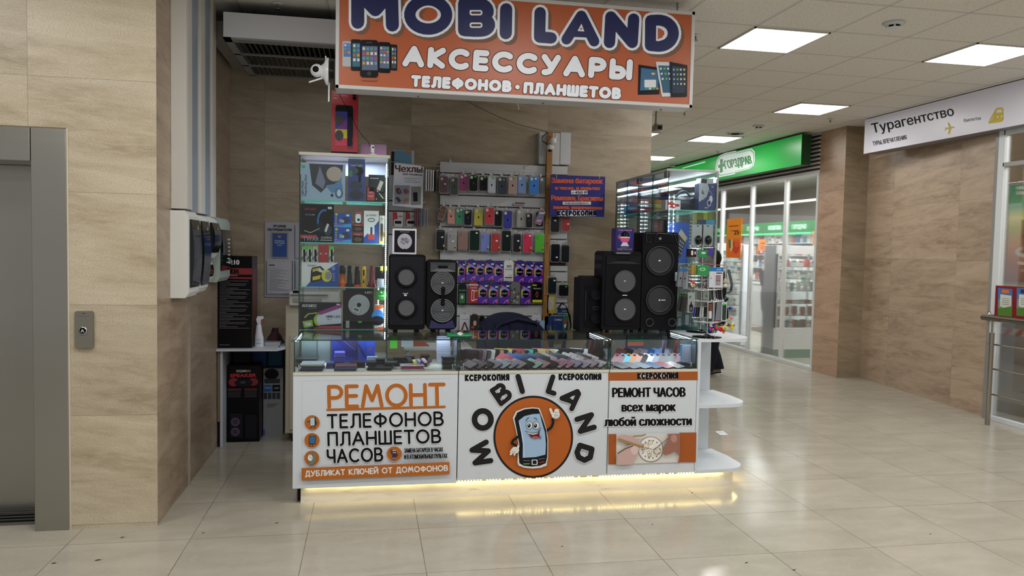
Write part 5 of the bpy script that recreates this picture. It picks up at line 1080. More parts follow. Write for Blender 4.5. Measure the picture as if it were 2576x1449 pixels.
# hanging cards, third shelf
for i, (u, kind) in enumerate(((765, 0), (779, 0), (793, 0), (807, 1), (820, 1), (834, 0))):
    y = TY0+.014; w = .0145; a = PY(y, u, 658); c = PY(y, u, 616 if kind else 620); b = MB(); zz = PY(y, u, 660).z
    if kind: b.box(a.x-w, a.x+w, y, y+.012, zz, c.z, mat('#a8222a', .3)); b.lathe([(.006, .0), (.006, .002)], WHITE2, (a.x, y-.0, (zz+c.z)/2), 'y', 12); b.lathe([(.003, .0021), (.003, .003)], mat('#a8222a', .3), (a.x, y-.0, (zz+c.z)/2), 'y', 10)
    else:
        b.box(a.x-w, a.x+w, y, y+.003, zz, c.z, mat('#e2e4e2', .4)); g = gfront(b, a.x-w, zz, 2*w, c.z-zz, y)
        g.rect(0, .82, 1, 1, mat('#58c83a' if i in (0, 1, 5) else '#b8c060')); g.poly([(0, .3), (1, .7), (1, .45), (0, .1)], mat('#3f7a78')); g.ell(.4, .12, .12, .05, INK)
        b.loft([((a.x+.001, y-.007, c.z-.02), .007, .006), ((a.x+.001, y-.007, c.z-.06), .0055, .005), ((a.x+.003, y-.007, c.z-.085), .005, .005), ((a.x+.003, y-.008, c.z-.09), .0075, .007), ((a.x+.003, y-.008, c.z-.1), .0075, .007)], mat('#1b1c1e', .3), 10)
    tag(b.build('torch_blister' if not kind else 'red_torch_tube', loc=(a.x, y, zz), bevel=.0006), ['%s carded black pocket torch from the left on the third tower shelf' % ORD[i], 'left of two red tubes standing beside the carded torches', 'right of two red tubes standing beside the carded torches', 'carded black pocket torch right of the two red tubes'][0 if i < 3 else i-2], 'torch', TG)
def d_sp(g, b):
    g.rect(0, 0, 1, 1, mat('#dcdde2')); g.poly([(.12, 0), (1, 0), (1, 1), (.93, .95), (.3, .3)], mat('#2346a0')); g.line([(.3, .75), (.5, .82), (.58, .7)], .06, mat('#23262a')); g.poly([(.24, .2), (.26, .7), (.3, .72), (.6, .55), (.6, .3), (.32, .18)], mat('#2a2e30')); g.poly([(.3, .25), (.5, .32), (.52, .48), (.3, .4)], mat('#d8c83a')); g.poly([(.3, .6), (.46, .68), (.46, .78), (.3, .72)], mat('#c9ba4a')); g.ell(.68, .45, .14, .25, mat('#d8ca38')); g.ell(.72, .46, .09, .17, mat('#8d9498')); g.text('КОСМОС', (.17, .83), (.4, .83), .07, INK); g.ell(.86, .76, .05, .09, mat('#6a8ad0'))
    for k in range(4): g.rect(.84, .25+k*.09, .9, .29+k*.09, mat('#8ea6dc'))
tbox('spotlight_box', 758, 661, 852, 718, '#2a479a', 'white and blue box with a yellow searchlight picture on the third tower shelf', d_sp, shelf=z1_)
def torch(u0, u1, v0, v1, prof, cols, label, dy=.03):
    y = TY0+dy; a = PY(y, (u0+u1)/2, v1); c = PY(y, (u0+u1)/2, v0); w = (PY(y, u1, v1).x-PY(y, u0, v1).x)/2; h = c.z-z1_-.001
    t = thing('torch', (a.x, y, z1_+.0006), label, 'torch', 'torches standing in the left tower')
    for k in range(len(cols)):
        lo, hi = cols[k][1], cols[k][2]; b = MB(); rs = [(r_*w, t_*h) for t_, r_ in prof if lo <= t_ <= hi]; b.lathe(rs, mat(cols[k][0], .3), (a.x, y, z1_+.0006), n=18); b.build(cols[k][3], t)
    return t, a.x, y, h, w
torch(852, 871, 668, 717, [(0, .95), (.14, 1), (.14, 1), (.3, .8), (.62, .72), (.62, .85), (.78, .85), (.98, .8), (1, .6)], [('#d06a1c', .14, .62, 'barrel'), ('#1a1a1c', .62, 1, 'tail_cap'), ('#c8401c', 0, .14, 'lens_ring')], 'orange and black torch standing head down beside the searchlight box')
torch(870, 889, 668, 718, [(0, 1), (.1, 1.05), (.2, .7), (.9, .6), (.9, .6), (1, .5)], [('#14161c', 0, .9, 'barrel'), ('#0d0d10', .9, 1, 'tail_cap')], 'all black torch standing between the orange and the red-lit torches')
torch(889, 908, 670, 718, [(0, 1), (.12, 1), (.12, .9), (.3, .75), (.9, .65), (.9, .65), (1, .5)], [('#c8382c', 0, .12, 'lens_ring'), ('#18181b', .12, .9, 'barrel'), ('#0d0d10', .9, 1, 'tail_cap')], 'black torch with a red lens ring left of the yellow one')
t, x_, y_, h_, w_ = torch(906, 924, 670, 712, [(0, .9), (.05, 1), (.3, .78), (.95, .68), (1, .4)], [('#d0a01e', 0, 1, 'barrel')], 'yellow torch with two dark switches in the left tower')
b = MB(); b.prism(rr(x_-.005, x_+.005, z1_+h_*.55, z1_+h_*.85, .004), y_-w_*.82, y_-w_*.5, BLACK, 'y'); b.build('switch', t); b = MB(); b.prism([(x_-.006, z1_+h_*.2), (x_+.006, z1_+h_*.2), (x_, z1_+h_*.42)], y_-w_*.95, y_-w_*.5, BLACK, 'y'); b.build('strap_lug', t)
torch(924, 948, 668, 718, [(0, 1), (.06, 1.05), (.3, .6), (1, .42)], [('#6a1a22', 0, 1, 'barrel')], 'dark red flared torch with green price tag at the right of the row')
tbox('black_kit_box', 944, 672, 972, 700, '#161a1c', 'dark green-black box behind the torches at the right of the third tower shelf', None, dy=.1, shelf=z1_+.045)
tbox('pale_box', 949, 702, 975, 718, '#b4bcc8', 'small pale grey box in the right corner of the third tower shelf', None, dy=.02, shelf=z1_)
for u in (960, 971): p = PY(TY0+.03, u, 675); b = MB(); b.lathe([(.008, 0), (.011, .006), (.011, .014)], mat('#3a3d40', .3), (p.x, p.y, p.z-.03), n=12); b.lathe([(.010, .014), (.010, .046)], mat('#dfe05a', .3, emit=.5), (p.x, p.y, p.z-.03), n=12); b.lathe([(.011, .046), (.011, .056), (.004, .06)], mat('#2a2c30', .3), (p.x, p.y, p.z-.03), n=12); b.box(p.x-.001, p.x+.001, p.y, p.y+.002, z1_, p.z-.03, DCHROME); tag(b.build('mini_lantern', loc=p), '%s glowing yellow mini lantern hanging by the tower LED strip' % ('left' if u == 960 else 'right'), 'lantern', TG)
# bottom level
def d_k2(g, b):
    g.rect(0, 0, 1, 1, mat('#17181c', .25)); g.poly([(.35, .6), (1, .98), (1, .7), (.5, .45)], mat('#9a2a8a')); g.poly([(.4, .15), (.42, .5), (1, .82), (1, .22)], mat('#cdd2e4')); g.poly([(.3, .02), (.5, .12), (1, .14), (1, .0)], mat('#a83a50')); g.ell(.45, .35, .12, .22, mat('#a8c23a')); g.ell(.49, .36, .09, .18, mat('#cdd2e4')); g.line([(.12, .45), (.2, .58), (.4, .62)], .04, mat('#a8c23a')); g.poly([(.06, .3), (.3, .36), (.32, .12), (.1, .06)], mat('#9db83a')); g.rect(.12, .15, .27, .26, mat('#c9ced6'))
    g.text('КОСМОС', (.06, .84), (.4, .84), .1, WHITE2, .004); g.text('PREMIUM', (.2, .77), (.4, .77), .035, mat('#8a8a90')); g.text('10W', (.64, .44), (.8, .44), .09, INK, .003); g.text('LED', (.83, .44), (.98, .44), .09, INK); g.text('600 Lm', (.66, .36), (.78, .36), .035, INK); g.rect(.88, .92, .96, .97, WHITE2)
tbox('worklight_box', 754, 762, 859, 828, '#121216', 'black box with a green work light and 10W LED lettering, bottom of the tower', d_k2, shelf=zb_)
# LED reel in clear pack
y = TY0+.05; a = PY(y, 862, 826); c = PY(y, 940, 726); t = thing('led_reel_pack', ((a.x+c.x)/2, y, zb_+.0006), 'black pack holding a big white coil of LED rope and a small remote', 'packaged LED reel', TG)
b = MB(); b.box(a.x, c.x, y, y+.03, zb_+.0006, c.z, mat('#1b1b1e', .3)); g = gfront(b, a.x, zb_, c.x-a.x, c.z-zb_, y); g.text('LED', (.72, .88), (.95, .88), .05, WHITE2, .003); g.rect(.5, .15, .62, .19, mat('#4ad04a')); g.rect(.1, .02, .22, .2, mat('#a8aab0')); b.build('carton', t, .001)
p = PY(y, 903, 767); b = MB()
for k in range(9): rr_ = .018+.0062*k; b.lathe([(rr_-.0035, .006), (rr_, .011), (rr_+.0035, .006)], mat('#b9bcc4', .3), (p.x, y, p.z), 'y', 40, caps=False)
b.build('coil', t)
b = MB(); q = PY(y-.02, 896, 780); b.M = Matrix.Translation(q) @ Matrix.Rotation(math.radians(22), 4, 'Y'); b.box(-.024, .024, -.004, .004, -.017, .017, WHITE2); b.box(-.017, .017, -.005, -.004, -.004, .012, mat('#4d6a70')); [b.cyl((-.014+k*.009, -.0, -.010), .0022, .005, BLACK, 'y', 8) for k in range(4)]; b.build('remote', t)
def d_gr(g, b): g.rect(0, 0, 1, 1, mat('#dfe2ea', .3)); g.poly([(0, 1), (1, 1), (1, .9), (0, .75)], mat('#d8622a')); g.ell(.35, .5, .7, .32, mat('#2f86d8')); g.ell(.3, .35, .8, .2, mat('#15181e')); g.poly([(0, 0), (1, 0), (1, .12), (0, .03)], mat('#d8622a'))
tbox('fan_box', 942, 768, 972, 826, '#d9dbe2', 'white orange and blue picture box by the lower LED strip of the tower', d_gr, dy=.03, shelf=zb_)
p = PY(TY0+.03, 959, 742); b = MB(); b.lathe([(.038, 0), (.038, .006)], mat('#1f8a2e', .4), (p.x, p.y, p.z), 'y', 32); g = gfront(b, p.x-.03, p.z-.03, .06, .06, p.y-.006); [g.rect(.2+k*.22, .35, .36+k*.22, .45, mat('#bfe8b8')) for k in range(3)]; g.ell(.5, .8, .1, .1, mat('#bfe8b8')); b.box(p.x-.002, p.x+.002, p.y, p.y+.003, zb_+.05, p.z, DCHROME)
tag(b.build('green_tag_disc', loc=p), 'round green cardboard sticker beside the LED coil in the tower', 'sticker', TG)
# things on the tower roof
def d_rs(g, b):
    g.rect(0, .05, 1, 1, mat('#a81c28', .35)); g.rect(0, 0, 1, .05, mat('#15122a')); g.poly(rr(.15, .82, .14, .78, .08), mat('#16161a')); g.rect(.15, .4, .6, .68, mat('#2a2c96')); g.poly([(.15, .4), (.6, .4), (.6, .58), (.3, .45)], mat('#6a2a8a')); g.rect(.15, .25, .6, .4, mat('#c9c02a')); g.rect(.15, .14, .6, .26, mat('#c83a5a')); g.ell(.3, .55, .16, .09, mat('#3a3a40')); g.ell(.3, .3, .16, .085, mat('#3a3a40'))
    for k in range(6): g.line([(.63+k*.035, .1), (.63+k*.035, .6)], .012, mat('#1f2a5a'), cap=False)
    g.poly([(.8, .2), (.86, .22), (.9, .1), (.8, .3), (.8, .45)], mat('#c02a4a')); g.text('ZQS4210', (.07, .945), (.35, .945), .022, mat('#d8c8c8')); g.text('PORTABLE SPEAKER', (.07, .915), (.62, .915), .018, mat('#d8c8c8')); g.text('1800', (.07, .865), (.22, .865), .028, mat('#d8c8c8')); g.ell(.86, .94, .07, .028, INK); g.ell(.86, .89, .07, .028, INK)
yr = 1.72; a = PY(yr, 833, 386); c = PY(yr, 901, 231); b = MB()
b.box(a.x, c.x, yr, yr+.14, LZ1+.0005, c.z, mat('#8f1a24', .4), {'l': mat('#7d1520'), 't': mat('#a81c28')}); d_rs(gfront(b, a.x, LZ1, c.x-a.x, c.z-LZ1, yr), b)
tag(b.build('speaker_carton', loc=(a.x, yr, LZ1), bevel=.001), 'tall red portable speaker carton standing on top of the left display tower', 'box')
yv = 1.84
for (u0, u1, v0, h, l) in ((907, 972, 364, '#b58fb8', 'lilac flat cover standing on the tower behind the white camera'), (908, 920, 366, '#4a3028', 'narrow brown notebook standing on the tower next to the lilac cover')):
    a = PY(yv, u0, 386); c = PY(yv, u1, v0); b = MB(); b.prism(rr(a.x, c.x, LZ1+.0005, c.z, .004), yv, yv+.01, mat(h, .45), 'y'); tag(b.build('tablet_cover', loc=a, bevel=.001), l, 'tablet cover', 'tablet covers above the tower'); yv += .012
# small white camera on the tower
yc = 1.70; p = PY(yc, 938, 386); t = thing('webcam', (p.x, yc, LZ1), 'white desktop surveillance camera with a cable on top of the left tower', 'camera')
b = MB(); b.lathe([(.034, 0), (.036, .004), (.028, .010), (.008, .016), (.007, .03)], mat('#e8ebee', .25), (p.x, yc, LZ1+.0005)); b.build('stand', t)
b = MB(); b.lathe([(.010, 0), (.013, .004), (.013, .045), (.009, .05)], mat('#e8ebee', .25), (p.x-.003, yc, LZ1+.022)); b.build('head', t)
b = MB(); b.lathe([(.006, .0), (.006, .004)], BLACK, (p.x+.001, yc-.011, LZ1+.055), 'y', 12); b.build('lens', t)
b = MB(); b.tube([PY(yc, 851, 233), PY(yc, 866, 260), PY(yc, 890, 303), PY(yc, 898, 322), PY(yc, 912, 342), PY(yc, 926, 356), PY(yc, 930, 368)], .0016, BLACK, 6); b.build('cable', t)
# white wifi camera on the sign's left side
yw = SY+.08; t = thing('wifi_camera', (sx0-.03, yw, 2.6), 'white round wifi security camera with three antennas on the left side of the hanging sign', 'security camera'); WC = mat('#e6e8ec', .2)
p = PY(yw, 795, 178); q = PY(yw, 822, 180)
b = MB(); b.box(sx0-.012, sx0-.0015, yw-.03, yw+.03, q.z-.07, q.z+.07, BLACK); b.build('bracket', t, .002)
b = MB(); b.loft([((q.x+.012, yw, q.z+.0), .05, .085, (0, 1, 0), (0, 0, 1)), ((q.x-.004, yw, q.z), .052, .082, (0, 1, 0), (0, 0, 1)), ((q.x-.016, yw, q.z), .035, .05, (0, 1, 0), (0, 0, 1)), ((q.x-.035, yw, q.z-.002), .03, .035, (0, 1, 0), (0, 0, 1))], WC, 20); b.build('base', t)
b = MB(); b.ball((p.x+.006, yw-.005, p.z), .040, WC, 22); b.build('head', t)
b = MB(); b.lathe([(.019, .0), (.016, .008), (.001, .010)], BLACK, (p.x+.001, yw-.040, p.z+.001), 'y', 20); b.build('lens', t)
for a_, c_ in (((823, 165), (819, 141)), ((812, 196), (777, 207)), ((828, 208), (827, 256))): b = MB(); b.tube([PY(yw, *a_), PY(yw, *c_)], [.006, .005], WC, 8); b.build('antenna', t)

# ================= goods in the right case =================
RG = 'goods in the right display case'
def rbox(name, u0, v0, u1, v1, h, label, draw=None, dy=.02, dep=.08, sides=None, shelf=None):
    y = TY0+dy; a = PY(y, u0, v1); c = PY(y, u1, v0); z = a.z if shelf is None else shelf+.0006
    return carton(name, a.x, c.x, y, y+dep, z, c.z, h, label, 'box', RG, sides, draw)
s2_, s1_, s0_ = RSZ[2], RSZ[1], RSZ[0]
def d_cat(g, b):
    g.rect(0, 0, 1, 1, mat('#39427c', .3)); g.poly([(0, 1), (.5, 1), (.6, .8), (.45, .5), (0, .3)], mat('#b9bcc6')); g.line(arc(.55, .48, .26, .26, 20, 200, 12), .025, mat('#9fa6c8')); g.ell(.72, .42, .1, .14, mat('#dfe2f0')); g.ell(.62, .28, .13, .13, mat('#c9cde4')); g.ell(.62, .28, .09, .09, mat('#2b2f4a')); g.poly([(.15, .62), (.3, .6), (.2, .78)], mat('#46508c')); g.text('CAT', (.35, .07), (.58, .07), .06, WHITE2, .004); g.rect(.72, .86, .86, .92, mat('#9098b8'))
rbox('headphone_box', 1757, 463, 1801, 527, '#39427c', 'navy headphone box with a cat-ear headphone picture on the top right shelf', d_cat, shelf=s2_, sides={'l': '#222a58', 't': '#8088a8'}, dy=.012)
rbox('white_gadget_box', 1763, 449, 1795, 462, '#b9bec8', 'small white box lying on the navy headphone box', lambda g, b: g.poly([(.0, .2), (.1, .9), (.5, .8), (.45, .1)], mat('#2a2a34')), dy=.03, shelf=PY(TY0+.012, 1780, 463).z+.001)
def d_bu(g, b): g.rect(0, 0, 1, 1, mat('#d9d9dc')); g.poly([(.1, .85), (.35, .92), (.6, .6), (.9, .6), (.95, .35), (.7, .3), (.55, .1), (.25, .25)], mat('#b03038')); g.rect(.45, .75, .65, .92, mat('#4ac04a'))
rbox('earbuds_box', 1674, 504, 1712, 526, '#b8b8bc', 'white box with a red flask-shaped speaker picture on the top right shelf', d_bu, shelf=s2_, dy=.03, sides={'l': '#9a9aa0'})
# boombox
y = TY0+.13; t = thing('boombox', (PY(y, 1725, 520).x, y, s2_), 'dark blue barrel speaker with a carry handle on the top shelf of the right case', 'loudspeaker', None)
a = PY(y, 1688, 526); c = PY(y, 1752, 497); h = c.z-s2_-.002; BM = mat('#1a2a3e', .4)
b = MB(); b.lathe([(h*.42, 0), (h*.5, .01), (h*.5, c.x-a.x-.012), (h*.42, c.x-a.x)], BM, (a.x, y, s2_+.001+h/2), 'x', 24); b.build('body', t)
b = MB(); b.lathe([(h*.46, 0), (h*.48, .006), (h*.3, .008), (.001, .004)], mat('#0e1620', .4), (c.x-.03, y-h*.42, s2_+h/2), 'y', 24); b.build('end_driver', t)
b = MB(); b.tube([(a.x+.03+(c.x-a.x-.07)*k/10, y, s2_+h*.95+.05*math.sin(math.pi*k/10)) for k in range(11)], .008, mat('#233a55', .4)); b.build('handle', t)
for k, u in enumerate((1630, 1641, 1653)): 
    y = TY0+.32; a = PY(y, u, 527); w = .03; xx = PY(y, u, 500).x; xx = RX0+.03+k*.034
    carton('yellow_box', xx, xx+.032, y, y+.06, s2_+.0006, s2_+.085, '#9a9430', 'olive yellow box, %s of three side by side in the right case' % ORD[k], 'box', RG)
carton('camera_box', RX0+.14, RX0+.21, TY0+.38, TY0+.44, s2_+.0006, s2_+.09, '#a04858', 'reddish camera carton behind the three olive boxes', 'box', RG, None, lambda g, b: (g.ell(.3, .4, .18, .2, INK), g.ell(.72, .4, .14, .16, INK)))
for k in range(3): carton('smartwatch_box', RX0+.04, RX0+.14, TY0+.55+k*.16, TY0+.68+k*.16, s2_+.0006, s2_+.04, ['#3a3a42', '#2c2c34', '#4a4040'][k], 'long dark watch box lying on the top shelf, %s from the front' % ORD[k], 'box', RG, {'l': ['#2a2b31', '#34343c', '#2a2222'][k]})
carton('cyan_box', RX0+.04, RX0+.2, TY0+1.05, TY0+1.12, s2_+.0006, s2_+.07, '#1f7fa8', 'cyan box at the far end of the top shelf of the right case', 'box', RG)
def d_ca(g, b):
    g.rect(0, 0, 1, 1, mat('#1f4fa8', .3)); g.poly([(.35, .3), (.6, .1), (.9, .6), (.62, .82)], mat('#2a2e36')); g.poly([(.5, .72), (.62, .84), (.92, .62), (.82, .52)], mat('#b0a890'))
    for k in range(12): g.ell(.5+.07*(k % 3)+.03*(k//3), .25+.08*(k//3)-.03*(k % 3)+.05, .02, .02, mat('#c8ccd4'), 8)
    g.text('BOX', (.1, .92), (.3, .92), .03, WHITE2)
rbox('calculator_box', 1676, 560, 1735, 660, '#1c4a9c', 'big bright blue calculator box behind the tall speaker in the right case', d_ca, shelf=s1_, dy=.05)
rbox('yellow_cable_box', 1753, 535, 1768, 562, '#a8a02e', 'olive yellow box, left of two on the second shelf behind the mouse packs', None, dy=.12)
rbox('yellow_cable_box', 1769, 535, 1780, 560, '#d8d838', 'bright yellow box, right of two on the second shelf behind the mouse packs', None, dy=.12)
rbox('dark_blue_box', 1757, 553, 1775, 568, '#23406a', 'small dark blue box above the left mouse pack', None, dy=.1)
rbox('light_blue_box', 1776, 553, 1800, 568, '#5ab0e0', 'small light blue box above the right mouse pack', None, dy=.1)
for k, (u, l) in enumerate(((1755, 'left of two blister packs holding a black computer mouse'), (1780, 'right of two blister packs holding a black computer mouse'))):
    y = TY0+.022; a = PY(y, u-15, 618); c = PY(y, u+15, 565); t = thing('mouse_pack', ((a.x+c.x)/2, y, a.z), l, 'computer mouse pack', 'mouse blister packs')
    b = MB(); b.prism(rr(a.x, c.x, a.z, c.z, .006), y+.002, y+.004, mat('#b9bfc2', .4), 'y'); b.build('card', t)
    b = MB(); cx = (a.x+c.x)/2; b.prism(rr(cx-.008, cx+.008, c.z-.014, c.z-.008, .002), y, y+.0015, BLACK, 'y'); b.build('hang_hole', t)
    b = MB(); n = 10; prof = [(max(.0008, .026*math.sin(math.pi*i/n)), -.034*math.cos(math.pi*i/n)) for i in range(n+1)]; b.lathe(prof, mat('#121518', .15, coat=.5), (cx+.002, y-.010, a.z+.042), n=18); b.build('mouse', t)
    b = MB(); b.tube([(cx+.002, y-.036, a.z+.05), (cx+.002, y-.035, a.z+.062)], .003, mat('#3a3d40'), 6); b.build('wheel', t)
for k, (u, v, h) in enumerate(((1686, 690, '#3a4a66'), (1700, 692, '#8a96a2'), (1712, 700, '#5a6670'), (1724, 697, '#b8bec4'))):
    rbox('accessory_pack', u-8, v-26, u+8, v+30, h, 'grey-blue accessory pack, %s behind the rack on the middle level of the right case' % ORD[k], None, dy=.06+.01*k, dep=.02)
for k, (u0, u1, v0, h) in enumerate(((1702, 1716, 795, '#3f6a70'), (1718, 1738, 785, '#2a5a62'), (1742, 1758, 800, '#3a7a72'), (1762, 1776, 792, '#4a8a80'))):
    rbox('adapter_pack', u0, v0, u1, 828, h, 'teal clear-front pack on the lowest level of the right case, %s from the left' % ORD[k], lambda g, b: g.rrect(.25, .3, .75, .85, .08, mat('#a8b4ba')), dy=.04+.01*k, dep=.03, shelf=s0_)
rn = random.Random(9)
for k in range(12):
    yy = TY0+.2+k*.085; hh = ['#8fa2a8', '#b04a4a', '#4a6a8a', '#c8c8c0', '#4a8a6a', '#8a4a7a'][k % 6]; carton('small_pack', RX0+.05, RX0+.05+rn.uniform(.06, .12), yy, yy+.05, s1_+.0006, s1_+rn.uniform(.06, .11), hh, 'small %s packet on the middle shelf of the right case, %s going back' % ({'#8fa2a8': 'grey', '#b04a4a': 'red', '#4a6a8a': 'blue', '#c8c8c0': 'white', '#4a8a6a': 'green', '#8a4a7a': 'purple'}[hh], ORD[k]), 'packet', RG)
for k in range(5):
    yy = TY0+.35+k*.12; x = RX0+.1; zz = s1_+.115; b = MB(); t = thing('eyeglasses', (x, yy, zz), 'pair of dark glasses, %s in the row behind the speakers inside the right case' % ORD[k], 'glasses', 'glasses in the right case')
    for dx in (-.026, .026): b.prism(arc(x+dx, zz, .022, .016, 0, 342, 19), yy, yy+.003, mat('#15161a', .1), 'y')
    b.tube([(x-.006, yy, zz+.004), (x+.006, yy, zz+.004)], .002, DCHROME, 6); b.tube([(x-.048, yy, zz+.004), (x-.05, yy+.09, zz+.002)], .0018, DCHROME, 6); b.tube([(x+.048, yy, zz+.004), (x+.05, yy+.09, zz+.002)], .0018, DCHROME, 6); b.build('frame_and_lenses', t)
    b = MB(); b.box(x-.02, x+.02, yy+.01, yy+.03, s1_+.0006, zz-.012, mat('#a8b4bc', .3)); b.build('display_block', t)
# ================= back wall: slatwall with phone cases =================
SW = mat('#c3c4c6', .4); YW = 2.985
def slat(px0, px1, pys, label, y=YW, th=.018, kids=None):
    """boards between successive photo rows"""
    a = PY(y, px0, pys[0][0]); t = thing('slatwall_panel', (a.x, y, .9), label, 'slatwall', 'white slatwall panels on the back wall')
    for v0, v1 in pys:
        um = (px0+px1)/2; x0 = PY(y, px0, v0).x; x1 = PY(y, px1, v0).x; z1_ = PY(y, um, v0).z; z0_ = PY(y, um, v1).z
        b = MB(); b.box(x0, x1, y, y+th, z0_+.003, z1_-.003, SW); b.build('board', t, .0015)
    b = MB(); b.box(PY(y, px0, 500).x+.005, PY(y, px1, 500).x-.005, y+.006, YB-.002, PY(y, px0, pys[-1][1]).z, PY(y, (px0+px1)/2, pys[0][0]).z-.01, mat('#3a1f1c', .6)); b.build('groove_backing', t)
    return t
main_rows = [(411, 439), (440, 493), (494, 520), (521, 573), (574, 629), (630, 657), (658, 713), (714, 765), (766, 795), (796, 850)]
slat(1107, 1372, main_rows, 'wide white slatwall carrying four rows of phone cases and screen protectors')
slat(1384, 1428, [(417, 440), (441, 545), (546, 602), (603, 655), (668, 683), (684, 709), (710, 762), (763, 790), (791, 850)], 'narrow white slatwall right of the wooden post')
slat(968, 1048, [(440, 505), (506, 531), (532, 590), (591, 650), (651, 700), (701, 760)], 'short white slatwall partly hidden by the white case poster and leftmost speaker')
t = thing('white_board', (PY(YW, 1395, 400).x, YW, 2.3), 'two upright white boards behind the top of the wooden post', 'board')
for u0, u1 in ((1357, 1407), (1410, 1434)):
    b = MB(); a = PY(YW, u0, 333); c = PY(YW, u1, 415); b.box(a.x, c.x, YW-.006, YB-.001, c.z, a.z, SW); b.build('panel', t, .0015)
b = MB(); YPOST = 2.93
a = PY(YPOST, 1377, 333); c = PY(YPOST, 1391, 333); d_ = PY(YPOST, 1363, 850); e_ = PY(YPOST, 1378, 850)
b.add([(d_.x, YPOST, .0), (e_.x, YPOST, .0), (e_.x, YPOST+.03, .0), (d_.x, YPOST+.03, .0), (a.x, YPOST, a.z), (c.x, YPOST, a.z), (c.x, YPOST+.03, a.z), (a.x, YPOST+.03, a.z)], [(0, 3, 2, 1), (4, 5, 6, 7), (0, 1, 5, 4), (1, 2, 6, 5), (2, 3, 7, 6), (3, 0, 4, 7)], PINE)
for v in (345, 476, 561, 612, 744): p = PY(YPOST, 1383-(v-333)*.027, v); b.lathe([(.005, 0), (.001, .0005)], MBLACK, (p.x, YPOST-.0002, p.z), 'y', 8)
tag(b.build('wooden_post', loc=(d_.x, YPOST, 0), bevel=.002), 'brown pine post standing in front of the slatwall up past the orange sign level', 'post')
t = thing('bulb_camera', PY(2.9, 1388, 358), 'white bulb-shaped camera clipped to the top of the wooden post', 'security camera'); p = PY(2.86, 1391, 355); q = PY(2.86, 1384, 368)
b = MB(); b.ball(tuple(p), .033, mat('#d8d8d4', .25), 20); b.build('globe', t)
b = MB(); b.lathe([(.026, -.03), (.036, -.012), (.034, 0), (.02, .012)], mat('#cfcfcb', .3), (q.x, q.y, q.z), n=20); b.lathe([(.016, -.045), (.016, -.03)], BLACK, (q.x, q.y, q.z), n=12); b.build('collar', t)
b = MB(); b.tube([PY(2.9, 1398, 336), PY(2.9, 1398, 350), PY(2.9, 1402, 352)], .006, CHROME, 6); b.tube([PY(2.9, 1377, 332), PY(2.9, 1364, 345), PY(2.9, 1364, 355), PY(2.9, 1376, 362), PY(2.9, 1380, 366)], .0035, BLACK, 6); b.build('clamp_and_wire', t)
b = MB(); b.tube([PY(2.9, 1168, 250), PY(2.9, 1200, 268), PY(2.9, 1250, 292), PY(2.9, 1300, 312), PY(2.9, 1340, 322), PY(2.9, 1377, 331)], .0035, mat('#6b655c', .5), 6); tag(b.build('power_cable', loc=PY(2.9, 1168, 250)), 'grey cable sagging across the back wall from the sign to the wooden post', 'cable')
b = MB(); b.tube([PY(2.84, 1150, 421), PY(2.84, 1260, 430), PY(2.84, 1380, 438), PY(2.84, 1500, 441), PY(2.84, 1625, 438)], .0012, mat('#a8a69e', .4), 5); tag(b.build('hanging_line', loc=PY(2.84, 1150, 421)), 'thin line strung from the slatwall across the post to the right case', 'string')
b = MB(); b.tube([PY(2.84, 984, 406), PY(2.84, 1050, 413), PY(2.84, 1108, 419)], .0015, mat('#d8d6ce', .4), 5); tag(b.build('hanging_line', loc=PY(2.84, 984, 406)), 'thin line between the left tower and the slatwall carrying the white poster', 'string')
# hooks
def hook(u, v, label, y=YW, l=.16, lean=0):
    p = PY(y, u, v); b = MB(); b.box(p.x-.007, p.x+.007, y-.004, y-.0005, p.z-.02, p.z+.012, mat('#b9c6dc', .25, .6)); b.tube([p+Vector((0, -.003, 0)), p+Vector((lean, -l, 0)), p+Vector((lean, -l-.004, .018))], .0022, CHROME, 6)
    return b.build('display_hook', loc=p)
for u, v, l in ((1133, 405, 'left of two empty chrome hooks on the topmost slat'), (1321, 420, 'right of two empty chrome hooks on the topmost slat')): tag(hook(u, v, '', l=.2, lean=.0), l, 'hook', 'chrome display hooks')
# phone cases
CG = 'phone cases hanging on the slatwall'
CNAME = {'#642036': 'maroon', '#26382e': 'camouflage green', '#8c1560': 'magenta', '#0b1512': 'black', '#181412': 'brown-black', '#b9c0cc': 'silver grey', '#1c2740': 'navy', '#a88a86': 'dusty pink', '#6f8fc4': 'light blue', '#1272c8': 'bright blue', '#5a5f66': 'grey',
         '#5b3a20': 'brown monogram', '#c98a7c': 'salmon pink', '#2f8a66': 'green', '#0e1420': 'dark navy', '#b8b02c': 'yellow', '#b8222e': 'red', '#0d1016': 'black-blue', '#14208c': 'royal blue', '#8a8c84': 'woven grey', '#14161e': 'black', '#8a5a80': 'pink and teal patterned',
         '#0e141c': 'blue-black', '#a9a6a6': 'clear grey', '#a27c72': 'tan', '#0c2620': 'dark green', '#7f92d8': 'lavender blue', '#10201f': 'green-black', '#151a2a': 'midnight blue', '#d8185a': 'hot pink', '#56c02c': 'lime green'}
